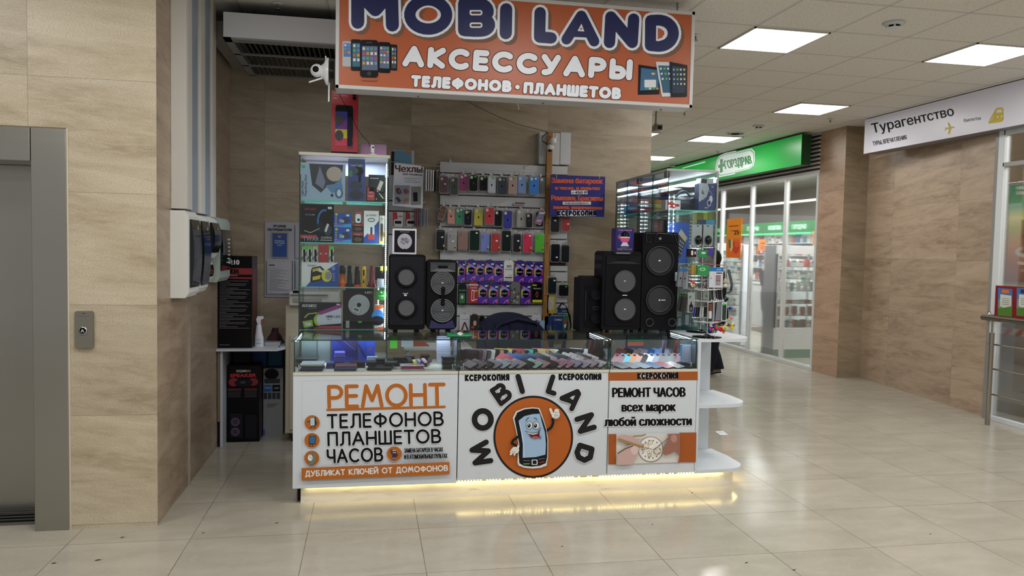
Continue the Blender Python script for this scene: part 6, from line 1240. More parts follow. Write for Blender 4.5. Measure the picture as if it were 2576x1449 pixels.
def phone_case(u, v0, v1, w, h, label, y, tilt=0, cam=1, pack=1, stick=None, bag=False, thick=.011, hk=True, grp=CG, pat=None, back=0):
    c = PY(y, u, (v0+v1)/2); hh = (PY(y, u, v0).z-PY(y, u, v1).z); ww = PY(y, u+w/2, v0).x-PY(y, u-w/2, v0).x
    t = thing('phone_case', (c.x, y, c.z), label, 'phone case', grp)
    RM_ = Matrix.Translation((c.x, y, c.z)) @ Matrix.Rotation(math.radians(tilt), 4, 'Y')
    hz, hw = hh/2, ww/2
    b = MB(); b.M = RM_; b.prism(rr(-hw+.005, hw-.005, -hz+.006, hz-.012, .012), -thick, 0, mat(h, .35, bump=.2), 'y')
    if pat == 'weave':
        for k in range(-6, 7): b.prism([(-hw+.008, k*.011-.002), (hw-.008, k*.011+.006), (hw-.008, k*.011+.008), (-hw+.008, k*.011)], -thick-.0006, -thick, mat('#c9c9bf', .4), 'y'); 
    if pat == 'mono':
        for k in range(12): b.prism(arc(-.02+(k % 4)*.014, -.05+(k//4)*.035, .004, .004, 0, 300, 5), -thick-.0006, -thick, mat('#a8803a', .4), 'y')
    if pat == 'bands':
        for k, cc in enumerate(('#c890b8', '#2f8ab8', '#d8d8e0')): b.prism([(-hw+.008, -.05+k*.035), (hw-.008, -.035+k*.035), (hw-.008, -.018+k*.035), (-hw+.008, -.033+k*.035)], -thick-.0006, -thick, mat(cc, .3), 'y')
    b.build('shell', t, .0012)
    if cam:
        b = MB(); b.M = RM_
        if cam == 1: b.prism(rr(-hw+.012, -hw+.034, hz-.044, hz-.02, .006), -thick-.0012, -thick-.0004, mat('#c9c6bc', .4), 'y')
        else:
            for k in range(3): b.prism(arc(-hw+.018+(k % 2)*.010, hz-.034-.010*(k//1), .0035, .0035, 0, 315, 7), -thick-.0012, -thick-.0004, mat('#26262a', .3), 'y')
        b.build('camera_opening', t)
    b = MB(); b.M = RM_; b.prism([(-.006, -.01), (0, -.016), (.006, -.01), (.004, .004), (-.004, .004)], -thick-.001, -thick-.0004, mat('#00000a' if h not in ('#0b1512', '#0e1420', '#14161e') else '#3a3a40', .5), 'y') if cam == 1 and pack else None
    if b.v: b.build('emblem', t)
    if pack:
        b = MB(); b.M = RM_; o = rr(-hw, hw, -hz, hz-.004, .012); b.prism(o, -.003, .0+back, mat('#a5a19b', .35), 'y'); b.build('pack_back', t, .001)
        b = MB(); b.M = RM_; b.prism(rr(-.009, .009, hz-.006, hz+.012, .004), -.003, 0, mat('#b9b7b0', .3), 'y'); b.build('hanger_tab', t)
    if bag:
        b = MB(); b.M = RM_; v = [(-hw-.003, -thick-.003, -hz-.002), (hw+.003, -thick-.003, -hz-.002), (hw+.003, -thick-.004, hz*.7), (hw*.5, -.006, hz+.016), (-hw*.5, -.006, hz+.016), (-hw-.003, -thick-.004, hz*.7)]
        b.add(v, [(0, 1, 2, 5), (5, 2, 3, 4)], BAG); b.build('clear_bag', t)
    if stick:
        b = MB(); b.M = RM_; sx, sz, sh = stick; b.prism([(sx-.009, sz-.006), (sx+.009, sz-.006), (sx+.009, sz+.006), (sx-.009, sz+.006)], -thick-.0055, -thick-.0048 if bag else -thick-.0015, mat(sh, .5), 'y'); b.build('price_sticker', t)
    if hk:
        b = MB(); p = RM_ @ Vector((0, 0, hz+.006)); b.tube([(p.x, YW-.001, p.z), (p.x+.004, y-.05, p.z+.004), (p.x+.006, y-.055, p.z+.02)], .0018, CHROME, 6); b.box(p.x-.008, p.x+.008, YW-.006, YW-.0005, p.z-.008, p.z+.014, mat('#c9d3e6', .25, .5))
        tag(b.build('display_hook', loc=p), 'chrome hook above ' + ' '.join(label.split()[:13]), 'hook', 'chrome display hooks')
    return t
GS, WSK = '#2ec04a', '#e6e6ea'
YC = 2.93
def scrop(x, y): return 1090+x*360/2006, 390+y*260/1449
rowA = [(145, 288, 528, 125, '#642036', (.01, 0, WSK)), (293, 305, 560, 112, '#26382e', None), (425, 262, 505, 125, '#8c1560', (.012, .055, WSK)), (562, 268, 508, 125, '#0b1512', (.014, .05, GS)), (700, 285, 505, 115, '#181412', (.012, .05, GS)), (817, 290, 535, 112, '#b9c0cc', (.012, .055, GS)), (962, 298, 560, 130, '#1c2740', (.014, .05, GS)), (1110, 290, 550, 125, '#a88a86', (.014, .06, GS)), (1240, 285, 540, 118, '#6f8fc4', None), (1410, 292, 555, 138, '#1272c8', (.012, .055, WSK)), (1522, 300, 528, 80, '#5a5f66', None)]
for i, (x, y0, y1, w, h, st) in enumerate(rowA):
    u, v0 = scrop(x, y0); _, v1 = scrop(x, y1); phone_case(u, v0-1, v1+1, w*.1795+1, h, '%s phone case, %s from left in the top slatwall row' % (CNAME[h], ORD[i]), YC-(.02 if i % 2 else 0), stick=st, bag=(i in (0, 1)), pack=(i != 10), back=.02 if i % 3 else .03)
rowB = [(128, 705, 910, 80, '#5b3a20', None, 15, 0), (248, 735, 965, 100, '#c98a7c', (.008, .05, GS), 0, 1), (365, 735, 970, 118, '#2f8a66', (.014, .05, WSK), 0, 1), (485, 755, 985, 112, '#0e1420', (.006, .045, GS), 0, 1), (632, 740, 990, 125, '#b8b02c', (.016, .045, GS), 0, 1), (785, 725, 972, 135, '#b8222e', None, 0, 1), (907, 765, 1000, 108, '#0d1016', None, 0, 1), (1040, 770, 1035, 130, '#14208c', None, 0, 1), (1230, 755, 1020, 128, '#8a8c84', None, 0, 1), (1342, 805, 1020, 96, '#14161e', None, 0, 1), (1500, 765, 975, 85, '#8a5a80', None, 20, 0)]
for i, (x, y0, y1, w, h, st, tl_, cm) in enumerate(rowB):
    u, v0 = scrop(x, y0); _, v1 = scrop(x, y1); phone_case(u, v0-1, v1+1, w*.1795+1, h, '%s phone case, %s from left in the second slatwall row' % (CNAME[h], ORD[i]), YC-(.02 if i % 2 else 0)-(.03 if tl_ else 0), tilt=tl_, cam=cm, stick=st, pat={'#8a8c84': 'weave', '#5b3a20': 'mono', '#8a5a80': 'bands'}.get(h), bag=(h == '#14161e'), back=.012 if tl_ else .025)
for x, y0, y1, w, h, l in ((108, 745, 945, 105, '#6b5a50', 'taupe phone case tucked behind the brown monogram case'), (1488, 785, 1010, 105, '#16161a', 'black phone case tucked behind the pink and teal patterned case')):
    u, v0 = scrop(x, y0); _, v1 = scrop(x, y1); phone_case(u, v0, v1, w*.1795, h, l, YW-.012, hk=False, cam=0)
b = MB(); p = PY(YC-.05, *scrop(1200, 690)); b.box(p.x-.05, p.x+.05, YC-.06, YC-.0, p.z-.012, p.z+.006, mat('#8f8a86', .4)); b.box(p.x-.03, p.x+.05, YC-.065, YC-.02, p.z+.006, p.z+.014, mat('#6a0f1c', .4)); tag(b.build('flip_case', loc=p, bevel=.002), 'dark red flip case lying flat on a hook above the woven grey case', 'phone case', CG)
rowC = [(100, 1045, 1335, 125, '#0e141c', (.014, .02, WSK)), (262, 1085, 1340, 130, '#a9a6a6', (.008, .0, WSK)), (415, 1060, 1330, 135, '#a27c72', None), (578, 1055, 1340, 145, '#0c2620', (.016, .06, WSK)), (722, 1095, 1355, 125, '#7f92d8', None), (875, 1090, 1360, 130, '#b8222e', (.006, .01, WSK)), (1022, 1060, 1350, 135, '#10201f', (.006, .04, WSK)), (1172, 1105, 1362, 115, '#151a2a', (.008, .015, WSK)), (1320, 1100, 1368, 128, '#d8185a', (.018, .06, WSK)), (1488, 1105, 1365, 128, '#56c02c', None)]
for i, (x, y0, y1, w, h, st) in enumerate(rowC):
    u, v0 = scrop(x, y0); _, v1 = scrop(x, y1); t = phone_case(u, v0-3, v1+1, w*.1795+1, h, '%s phone case, %s from left in the third slatwall row' % (CNAME[h], ORD[i]), YC-(.02 if i % 2 else 0), cam=2, stick=st, bag=i in (0, 1, 2, 4, 5, 7, 8, 9), back=.02)
    if i in (0, 1, 4, 5, 8, 9, 7):
        b = MB(); c = PY(YC-.033, u+w*.07, v1-12); b.box(c.x-.008, c.x+.003, c.y-.001, c.y, c.z-.02, c.z+.008, mat('#c9b41e', .4)); b.box(c.x-.008, c.x+.003, c.y-.0015, c.y-.001, c.z-.02, c.z-.012, BLACK); o = b.build('yellow_label', t)
# screen protectors
PGR = 'screen protector packs on the slatwall'
def glasspack(u, v0, v1, w, label, kind=0, y=YC):
    c = PY(y, u, v1); d = PY(y, u, v0); ww = PY(y, u+w/2, v0).x-PY(y, u-w/2, v0).x
    t = thing('screen_protector_pack', (c.x, y, c.z), label, 'screen protector', PGR)
    b = MB(); x0 = c.x-ww/2
    base = {0: '#2b1e78', 1: '#d3d4d4', 2: '#1c2420', 3: '#a81c28', 4: '#6a6e6c', 5: '#101116', 6: '#cfd0d4', 7: '#3a3432', 8: '#18181a'}[kind]
    b.box(x0, x0+ww, y, y+.012, c.z, d.z, mat(base, .22)); g = gfront(b, x0, c.z, ww, d.z-c.z, y)
    if kind == 0:
        g.poly([(0, 0), (1, 0), (1, .45), (.0, .3)], mat('#5a28a0', .2)); g.poly([(.0, .30), (1, .45), (1, .7), (.35, .9), (0, .75)], mat('#8f8ad0', .2)); g.poly([(0, .42), (.3, .5), (.22, .75), (0, .68)], mat('#c9b83a', .2)); g.poly([(.7, .42), (1, .42), (1, .72), (.75, .6)], mat('#b83a8a', .2))
        g.poly([(.5, .72), (.82, .64), (.82, .42), (.5, .32), (.18, .42), (.18, .64)], mat('#0a0a12', .15)); g.text('GLASS', (.26, .49), (.74, .49), .07, mat('#b9bcc8'), .004); g.line([(.45, .02), (.6, .14), (.95, .22)], .03, mat('#c8b8e8')); g.rect(.74, .05, .95, .16, mat('#c84a90')); g.ell(.2, .88, .11, .05, mat('#d0444a')); g.rect(.66, .84, .95, .92, WHITE2)
    elif kind == 1: g.text('5D', (.3, .72), (.8, .72), .12, INK, .01); g.text('GLASS', (.15, .58), (.9, .58), .08, INK); g.rect(.12, .16, .9, .22, mat('#5a1a20')); g.line([(.5, .35), (.65, .28), (.92, .36)], .015, INK); [g.ell(.2+k*.2, .07, .06, .03, mat('#8a8a8c'), 8, False) for k in range(4)]
    elif kind == 2: g.text('GLASS', (.1, .7), (.9, .7), .09, mat('#8fa2b8')); g.rrect(.15, .08, .85, .6, .08, mat('#2f6a3a')); g.ell(.5, .4, .15, .1, mat('#c8d8c8'))
    elif kind == 3: g.rect(0, .92, 1, 1, mat('#c9c2c0')); g.rrect(.3, .1, .6, .7, .05, mat('#e0d8d8')); g.rrect(.36, .16, .54, .64, .03, mat('#a81c28')); g.line([(.6, .62), (.9, .66)], .05, mat('#e0d8d8')); g.text('БАMБС', (.15, .76), (.9, .76), .1, mat('#e0c8c8')); g.line([(.6, .16), (.9, .2)], .05, mat('#e0d8d8'))
    elif kind == 4:
        for k in range(14): g.ell(.1+.8*((k*37) % 11)/11, .1+.7*((k*53) % 13)/13, .09, .05, mat(['#2a2a2a', '#b0b2b0', '#8a4a4a', '#3a3e3c'][k % 4]), 8, k == 0)
    elif kind == 5: g.rect(.08, .03, 1, .17, mat('#d0c41e')); g.text('PRIVACY', (.15, .72), (.92, .72), .08, mat('#d8d8d8')); g.ell(.5, .45, .14, .16, mat('#a03028')); g.ell(.5, .45, .08, .1, mat('#1a1a1c')); g.rect(.05, .9, .45, .98, mat('#b8ae2c'))
    elif kind == 6: g.text('GLASS', (.2, .74), (.8, .74), .08, mat('#5a6aa8')); g.poly([(.1, 0), (.42, .6), (.55, .6), (.3, 0)], mat('#8a2428')); g.poly([(.9, .1), (.55, .62), (.45, .58), (.75, .05)], mat('#3a2a30'))
    elif kind == 7: g.ell(.55, .5, .2, .2, mat('#c8a890')); g.ell(.3, .2, .2, .1, mat('#a04a40'))
    b.build('printed_pack', t, .001)
    b = MB(); m_ = mat('#2a1e80' if kind == 0 else base, .3); b.prism([(x0, d.z), (x0+ww, d.z), (x0+ww*.75, d.z+.018), (x0+ww*.25, d.z+.018)], y+.002, y+.006, m_, 'y'); b.build('hanger_tab', t)
    b = MB(); p = Vector((c.x, y, d.z+.01)); b.tube([(p.x, YW-.001, p.z+.006), (p.x, y-.03, p.z+.006), (p.x, y-.033, p.z+.02)], .0018, CHROME, 6); b.box(p.x-.008, p.x+.008, YW-.006, YW-.0005, p.z-.004, p.z+.016, mat('#c9d3e6', .25, .5)); tag(b.build('display_hook', loc=p), 'chrome hook above ' + ' '.join(label.split()[:13]), 'hook', 'chrome display hooks')
def tcrop(x, y): return 1090+x*360/2268, 640+y*230/1449
PN = {0: 'purple and yellow screen protector pack', 1: 'white 5D GLASS pack', 2: 'black and green GLASS pack', 3: 'red and white screen protector pack', 4: 'grey patterned pack', 5: 'black PRIVACY pack with a yellow band', 6: 'white GLASS pack with a red phone picture', 7: 'dark floral pack', 8: 'small black pack'}
for r_, row in enumerate(([(445, 125, 435, 115, 0), (598, 112, 412, 150, 0), (740, 130, 430, 135, 0), (886, 118, 412, 150, 0), (1035, 135, 440, 145, 0), (1190, 120, 425, 152, 1), (1368, 125, 445, 152, 0), (1515, 140, 448, 138, 0), (1662, 148, 458, 140, 0)],
                         [(455, 490, 800, 135, 2), (632, 470, 770, 150, 3), (785, 460, 780, 150, 0), (950, 478, 785, 150, 0), (1125, 462, 785, 155, 0), (1300, 470, 790, 150, 4), (1462, 478, 790, 150, 0), (1640, 470, 770, 165, 5)],
                         [(495, 975, 1215, 160, 6), (650, 980, 1200, 130, 7), (770, 1005, 1150, 90, 8), (1635, 980, 1120, 150, 6)])):
    for i, (x, y0, y1, w, kd) in enumerate(row):
        u, v0 = tcrop(x, y0); _, v1 = tcrop(x, y1); glasspack(u, v0, v1, w*.1587, '%s, %s from left, %s glass row' % (PN[kd], ORD[i], ('upper', 'middle', 'lowest')[r_]), kd, YC-(.012 if i % 2 else 0))
# narrow slatwall goods
def wcrop(x, y): return 1340+x*120/527, 520+y*330/1449
for (x, y0, y1, w, h, l, bg, st) in ((245, 100, 285, 105, '#1a1d20', 'dark bagged phone case hanging just below the blue service sign', True, (.0, .03, WSK)), (362, 110, 272, 100, '#b8222e', 'red phone case hanging below the right part of the blue service sign', True, (.02, .0, WSK)), (248, 400, 615, 105, '#0f1420', 'larger black phone case on the narrow slatwall, left of the pair', False, (.012, -.04, WSK)), (358, 410, 620, 95, '#20242a', 'dark grey phone case in a bag, right of the pair on the narrow slatwall', True, None), (213, 765, 965, 100, '#1c2a30', 'dark teal phone case hanging alone beside the wooden post', True, (.018, .04, WSK)), (340, 850, 990, 115, '#14161a', 'stack of black gloves-like packs with a green tag on the narrow slatwall', False, (.02, .03, GS))):
    u, v0 = wcrop(x, y0); _, v1 = wcrop(x, y1); phone_case(u, v0, v1, w*.2277, h, l, YC, stick=st, bag=bg, cam=2 if h != '#14161a' else 0)
def blist(name, x, y0, y1, w, h, label, draw, cat='cable pack', y=YC):
    u, v0 = wcrop(x, y0); _, v1 = wcrop(x, y1); c = PY(y, u, v1); d = PY(y, u, v0); ww = PY(y, u+w*.1138, v0).x-PY(y, u-w*.1138, v0).x
    b = MB(); b.prism(rr(c.x-ww/2, c.x+ww/2, c.z, d.z, .008), y, y+.006, mat(h, .3), 'y'); g = gfront(b, c.x-ww/2, c.z, ww, d.z-c.z, y); draw(g, b, c.x, ww, c.z, d.z)
    b.box(c.x-.004, c.x+.004, y+.006, YW-.0006, d.z-.014, d.z-.006, CHROME)
    tag(b.build(name, loc=(c.x, y, c.z)), label, cat, 'cable packs beside the wooden post')
def dr1(g, b, cx, ww, z0_, z1_): g.rrect(.12, .2, .82, .9, .1, mat('#b8b4a4', .3)); b.tube([(cx-.02, YC-.006, z1_-.03), (cx+.01, YC-.009, (z0_+z1_)/2), (cx-.015, YC-.006, z0_+.03), (cx+.01, YC-.008, z0_-.01)], .003, mat('#d8d8d8', .3), 6)
blist('cable_pack', 205, 975, 1180, 95, '#b89a1e', 'yellow carded cable pack hanging below the dark teal case', dr1)
blist('cable_pack', 335, 1120, 1185, 115, '#15306a', 'small dark blue and yellow labelled pack above the blue CABLE pack', lambda g, b, *a: (g.text('DREAM', (.4, .35), (.92, .35), .3, mat('#b8b02a')), g.rect(0, 0, 1, .18, mat('#3aa08a'))), y=YC-.02)
blist('cable_pack', 232, 1210, 1440, 205, '#16356f', 'large dark blue pack printed CABLE at the foot of the narrow slatwall', lambda g, b, *a: (g.text('CABLE', (.52, .8), (.93, .8), .08, WHITE2, .004), g.rrect(.1, .05, .6, .6, .05, mat('#2a3e62')), g.line([(.3, .5), (.35, .3), (.5, .25)], .03, mat('#b8bec8')), g.line([(.6, .1), (.75, .3), (.8, .15)], .03, mat('#a8aeb8'))))
blist('cable_pack', 362, 1205, 1365, 60, '#3a6a4a', 'narrow green patterned pack right of the blue CABLE pack', lambda g, b, *a: (g.ell(.5, .6, .3, .12, mat('#a83a30')), g.ell(.5, .3, .3, .14, mat('#d8d8cc'))), y=YC-.01)
b = MB()
for k in range(3): b.tube([PY(YC-.02, *wcrop(290-k*12, 1130)), PY(YC-.03, *wcrop(320, 1075-k*8)), PY(YC-.02, *wcrop(365, 1090)), PY(YC-.02, *wcrop(400+k*8, 1210)), PY(YC-.02, *wcrop(418+k*4, 1320)), PY(YC-.02, *wcrop(405, 1370))], .003, BLACK, 6)
tag(b.build('power_cable', loc=PY(YC, *wcrop(320, 1075))), 'looped black cables hanging on the narrow slatwall by the CABLE pack', 'cable')
# blue service sign
YSG = 2.84; a = PY(YSG, 1385, 441); c = PY(YSG, 1520, 546)
t = thing('service_sign', ((a.x+c.x)/2, YSG, c.z), 'dark blue sign with orange battery and strap service lettering hung beside the wooden post', 'sign')
b = MB(); b.box(a.x, c.x, YSG, YSG+.004, c.z, (a.z+PY(YSG, 1520, 443).z)/2, mat('#0a0a70', .55)); b.build('board', t)
b = MB(); g = gpix(b, YSG).crop(1380, 400, 480/2576); OT = mat('#d0501a', .5)
for s_, p0, p1, h in (('Замена батареек', (42, 322), (728, 333), 66), ('в часах, в пультах', (92, 412), (692, 418), 44), ('Ремешки, Браслеты', (38, 556), (730, 566), 64), ('замена, укорачивание', (58, 672), (722, 684), 44)): g.text(s_, p0, p1, h*1.04, OT, 6)
g.rect(302, 424, 526, 476, WHITE2); g.text('от', (310, 464), (345, 464), 22, INK, 1); g.text('450 Р', (355, 468), (520, 470), 36, INK, 2); g.line([(484, 452), (515, 452)], 3, INK, cap=False)
g.rect(188, 576, 570, 617, WHITE2); g.text('MOBILAND2020@MAIL.RU', (218, 607), (540, 607), 20, INK, 1)
g.rect(118, 694, 640, 772, mat('#c9c9e0', .4)); g.stroke('КСЕРОКОПИЯ', (118, 768), (640, 768), 72, 20, BLACK, gap=.55)
b.build('lettering', t)
b = MB()
for u in (1400, 1508): b.tube([PY(YSG-.001, u, 437), PY(YSG-.001, u, 450)], .002, WHITE2, 5)
b.build('hanger_loops', t)
# white case poster
YPO = 2.83; pc = [(992, 409), (1066, 418), (1063, 524), (987, 517)]
t = thing('case_poster', PY(YPO, 1026, 520), 'white poster headed in dark red lettering for leather phone cases, hung on a line', 'poster')
YPO = 2.83
b = MB(); v = [PY(YPO, *p) for p in pc]; b.add(v+[p+Vector((0, .003, 0)) for p in v], [(0, 1, 2, 3), (7, 6, 5, 4), (0, 4, 5, 1), (1, 5, 6, 2), (2, 6, 7, 3), (3, 7, 4, 0)], mat('#e8eaf4', .45))
g = gpix(b, YPO).crop(960, 380, 160/828)
g.text('Чехлы', (176, 268), (527, 280), 86, mat('#5c1a14', .4), 5, mat('#b8a0a0', .4), 3); g.text('для телефона', (278, 306), (526, 322), 22, mat('#3a3a40'), 1.5)
for k, s_ in enumerate(('- Натуральная кожа', '- Ручная работа', '- Защита телефона')): g.text(s_, (285, 358+k*25), (455+(45 if k != 1 else 0), 361+k*26), 11, mat('#8a8a98'), .5)
for (x0, y0, x1, y1, c1, c2) in ((170, 447, 366, 566, '#8f98aa', '#4a2a20'), (170, 568, 362, 690, '#9aa2b2', '#4a4238'), (384, 462, 512, 700, '#8a8f88', '#1c222e')):
    g.rect(x0, y0, x1, y1, mat(c1))
for pts, cc in (([(185, 490), (230, 480), (265, 540), (235, 562), (200, 550)], '#3a1c18'), ([(205, 505), (230, 500), (250, 540), (230, 550)], '#9a5a4a'), ([(280, 500), (320, 485), (358, 530), (320, 562), (290, 545)], '#8a4a38'), ([(178, 610), (215, 595), (255, 650), (225, 672)], '#3e3830'), ([(272, 640), (320, 605), (355, 625), (345, 650), (295, 672)], '#b07a4a'), ([(408, 540), (465, 538), (470, 655), (415, 655)], '#1a202c')): g.poly(pts, mat(cc))
b.build('sheet', t)
b = MB(); p = v[0]; b.ball(tuple(PY(YPO-.004, 995, 411)), .005, WHITE2, 8); b.ball(tuple(PY(YPO-.004, 1063, 418)), .005, BLACK, 8); b.tube([PY(YPO, 981, 407), PY(YPO, 1066, 417)], .001, WHITE2, 4); b.build('pins', t)
# tablet covers, book-like packs around it
yk = 2.86
for u0, u1, v0, v1, h, l in ((984, 991, 381, 440, '#26282c', 'black edge of a tablet cover beside the light blue one above the white poster'), (992, 1036, 381, 450, '#5f93ae', 'light blue tablet cover with an orange price tag above the white poster')):
    a = PY(yk, u0, v1); c = PY(yk, u1, v0); t = thing('tablet_cover', a, l, 'tablet cover', 'tablet covers above the poster'); b = MB(); b.prism(rr(a.x, c.x, a.z, c.z, .006), yk, yk+.012, mat(h, .4), 'y'); b.build('cover', t, .001)
    if u0 == 992: b = MB(); p = PY(yk, 1029, 384); b.box(p.x-.016, p.x+.014, yk-.002, yk-.0005, p.z-.008, p.z+.012, mat('#d8622a')); b.build('price_tag', t); b = MB(); b.prism(rr(a.x-.012, c.x+.02, a.z-.01, c.z+.008, .01), yk+.013, yk+.016, mat('#b9bcc0', .3), 'y'); b.box(a.x+.03, a.x+.04, yk+.016, YB-.001, c.z-.05, c.z-.04, CHROME); b.build('pack_back', t)
for i in range(5):
    u = 1071+i*5.6; a = PY(2.8, u-1.6, 482); c = PY(2.8, u+1.8, 428+i*.8); b = MB(); b.box(a.x, c.x, 2.72, 2.86, a.z, c.z, mat(['#d8dade', '#c9ccd4', '#d9dad2', '#dfe2e8', '#0f1014'][i], .35)); tag(b.build('tablet_case', loc=a, bevel=.001), '%s of five tablet cases hung edge-on right of the white poster' % ORD[i], 'tablet case', 'cases hung edge-on by the poster')
b = MB(); b.tube([PY(YW-.001, 1044, 436), PY(2.79, 1046, 430), PY(2.79, 1101, 430), PY(2.79, 1104, 426)], .004, CHROME, 6); tag(b.build('display_hook', loc=PY(YW, 1044, 436)), 'long chrome arm carrying the five white-edged tablet cases', 'hook', 'chrome display hooks')
b = MB(); b.tube([PY(YW-.001, 1036, 528), PY(2.79, 1040, 527), PY(2.79, 1080, 527)], .003, CHROME, 6); tag(b.build('display_hook', loc=PY(YW, 1036, 528)), 'chrome arm carrying the thin coloured cases under the poster', 'hook', 'chrome display hooks')
for i in range(7):
    u = 1043+i*4.6; a = PY(2.8, u-1.2+i*.6, 570); c = PY(2.8, u+1.6, 525); b = MB(); b.box(a.x, c.x, 2.74, 2.86, a.z, c.z, mat(['#5a2a1c', '#b81c48', '#3a3c8a', '#c8d0e0', '#aeb6d0', '#d8dcea', '#8f94a8'][i], .35)); tag(b.build('tablet_case', loc=a, bevel=.001), '%s thin case hung edge-on below the white poster' % ['brown', 'crimson', 'violet', 'pale blue', 'grey-blue', 'white', 'slate grey'][i], 'tablet case', 'cases hung edge-on under the poster')
for i, u in enumerate((1000, 1032)):
    y = 2.84; a = PY(y, u-14, 570); c = PY(y, u+14, 534); b = MB(); b.prism(rr(a.x, c.x, a.z, c.z, .005), y, y+.004, mat('#cfcfd0', .35), 'y'); g = gfront(b, a.x, a.z, c.x-a.x, c.z-a.z, y); g.rect(.05, .05, .25, 1, mat('#a01c24')); g.poly([(.05, .55), (.5, .5), (.45, .98), (.05, .98)], mat('#b01c26')); g.rrect(.15, .1, .95, .48, .1, WHITE2); g.rect(.25, .2, .85, .4, BLACK); g.text('32GB', (.5, .66), (.92, .66), .12, mat('#3a3a40')); b.box((a.x+c.x)/2-.004, (a.x+c.x)/2+.004, y+.004, YW-.0006, c.z-.01, c.z-.004, CHROME)
    tag(b.build('flash_drive_card', loc=a), '%s of two red and white carded USB flash drives above the moon lamp box' % ('left', 'right')[i], 'flash drive pack', 'carded flash drives')
for u, v, l in ((1058, 510, 'chrome hook jutting out right of the white poster foot'), (1053, 599, 'chrome hook jutting out right of the moon lamp box')):
    b = MB(); b.tube([PY(YW-.001, u-16, v-1), PY(2.86, u-8, v), PY(2.86, u+8, v), PY(2.86, u+11, v-3)], .004, CHROME, 6); tag(b.build('display_hook', loc=PY(2.9, u, v)), l, 'hook', 'chrome display hooks')
# ---- chair with jacket behind counter ----
t = thing('office_chair', (.76, 2.35, 0), 'dark blue fabric covered office chair behind the middle vitrine', 'chair')
JB = mat('#141a38', .8, bump=.6, bs=18)
cl_ = PY(2.3, 1203, 832); cr_ = PY(2.3, 1357, 832); ct = PY(2.3, 1280, 787)
n = 14; prof = []
for k in range(n+1):
    a = math.pi*k/n; prof.append(((cl_.x+cr_.x)/2-(cr_.x-cl_.x)/2*math.cos(a)*1.0, ct.z-.30+.30*min(1, math.sin(a)**.5)))
b = MB(); b.prism([(cl_.x-.01, .52)]+prof+[(cr_.x+.01, .52)], 2.28, 2.40, JB, 'y', smooth=True); o = b.build('backrest', t, .03, seg=3)
b = MB()
for k in range(7): x = cl_.x+.06+k*.1; b.tube([(x, 2.275, .62), (x+.02, 2.262, .8), (x+.05*(k-3)/3, 2.268, 1.0)], [.012, .018, .004], JB, 6)
b.tube([(cl_.x+.06, 2.272, .86), (cl_.x+.17, 2.262, .98), (cl_.x+.3, 2.258, 1.02), (cl_.x+.45, 2.262, .99), (cl_.x+.56, 2.272, .88)], .014, JB, 8); b.build('fabric_folds', t)
b = MB(); b.prism(rr(.52, 1.0, 2.0, 2.42, .08), .44, .52, MBLACK, 'z'); b.build('seat', t, .02, seg=2)
b = MB(); b.cyl((.76, 2.2, .08), .025, .37, DCHROME)
for k in range(5): a = k*1.257; b.tube([(.76, 2.2, .1), (.76+.26*math.cos(a), 2.2+.26*math.sin(a), .06)], .018, MBLACK, 8)
b.build('base', t)
for k in range(5): a = k*1.257; b = MB(); b.ball((.76+.26*math.cos(a), 2.2+.26*math.sin(a), .03), .03, MBLACK, 12); b.build('castor', t)
p = PY(2.6, 1358, 820); b = MB(); b.box(p.x-.03, p.x+.03, 2.55, 2.56, p.z-.08, p.z+.05, mat('#8fb0d8', .4)); b.box(p.x-.03, p.x+.03, 2.56, 2.6, 0, p.z-.08, mat('#6a88a8', .5)); tag(b.build('paper_stack', loc=(p.x, 2.58, 0)), 'light blue folder standing between the chair and the wooden post', 'folder')
# small service table behind the left vitrine
t = thing('side_table', (.2, 2.4, 0), 'low white table behind the left vitrine carrying an orange-brown wallet', 'table')
b = MB(); b.box(-.02, .5, 2.2, 2.55, .78, .80, WHITE2); b.build('table_top', t, .002)
for x in (0, .46): b = MB(); b.box(x, x+.02, 2.22, 2.53, 0, .78, WHITE2); b.build('leg_panel', t)
b = MB(); b.add([(.02, 2.3, .8005), (.10, 2.3, .865), (.18, 2.3, .8005), (.02, 2.4, .8005), (.10, 2.4, .865), (.18, 2.4, .8005)], [(0, 1, 4, 3), (1, 2, 5, 4), (0, 2, 1), (3, 4, 5)], mat('#a8502c', .4)); tag(b.build('wallet', loc=(.1, 2.35, .8)), 'orange-brown open wallet standing like a tent on the low white table', 'wallet')
# green tray on the counter top
p0 = PZ(ZT, 1126, 851); p1 = PZ(ZT, 1190, 851); zz = ZT+.001
t = thing('plastic_tray', ((p0.x+p1.x)/2, 1.17, ZT), 'green translucent tray with a white triangle lying on the glass between left and middle vitrines', 'tray')
GM = mat('#1f8a56', .2, coat=.4); xm = (p0.x+p1.x)/2
b = MB(); b.loft([((p0.x, 1.20, zz+.016), .016, .05, (0, 0, 1), (0, 1, 0)), ((p0.x+.03, 1.19, zz+.012), .012, .045, (0, 0, 1), (0, 1, 0)), ((p1.x-.03, 1.19, zz+.012), .012, .045, (0, 0, 1), (0, 1, 0)), ((p1.x, 1.20, zz+.014), .014, .048, (0, 0, 1), (0, 1, 0))], GM, 16); b.build('tray', t)
b = MB(); b.add([(xm-.02, 1.16, zz+.026), (xm+.022, 1.16, zz+.026), (xm, 1.185, zz+.034), (xm, 1.145, zz+.013)], [(0, 1, 2), (0, 3, 1)], WHITE2); b.build('white_mark', t)
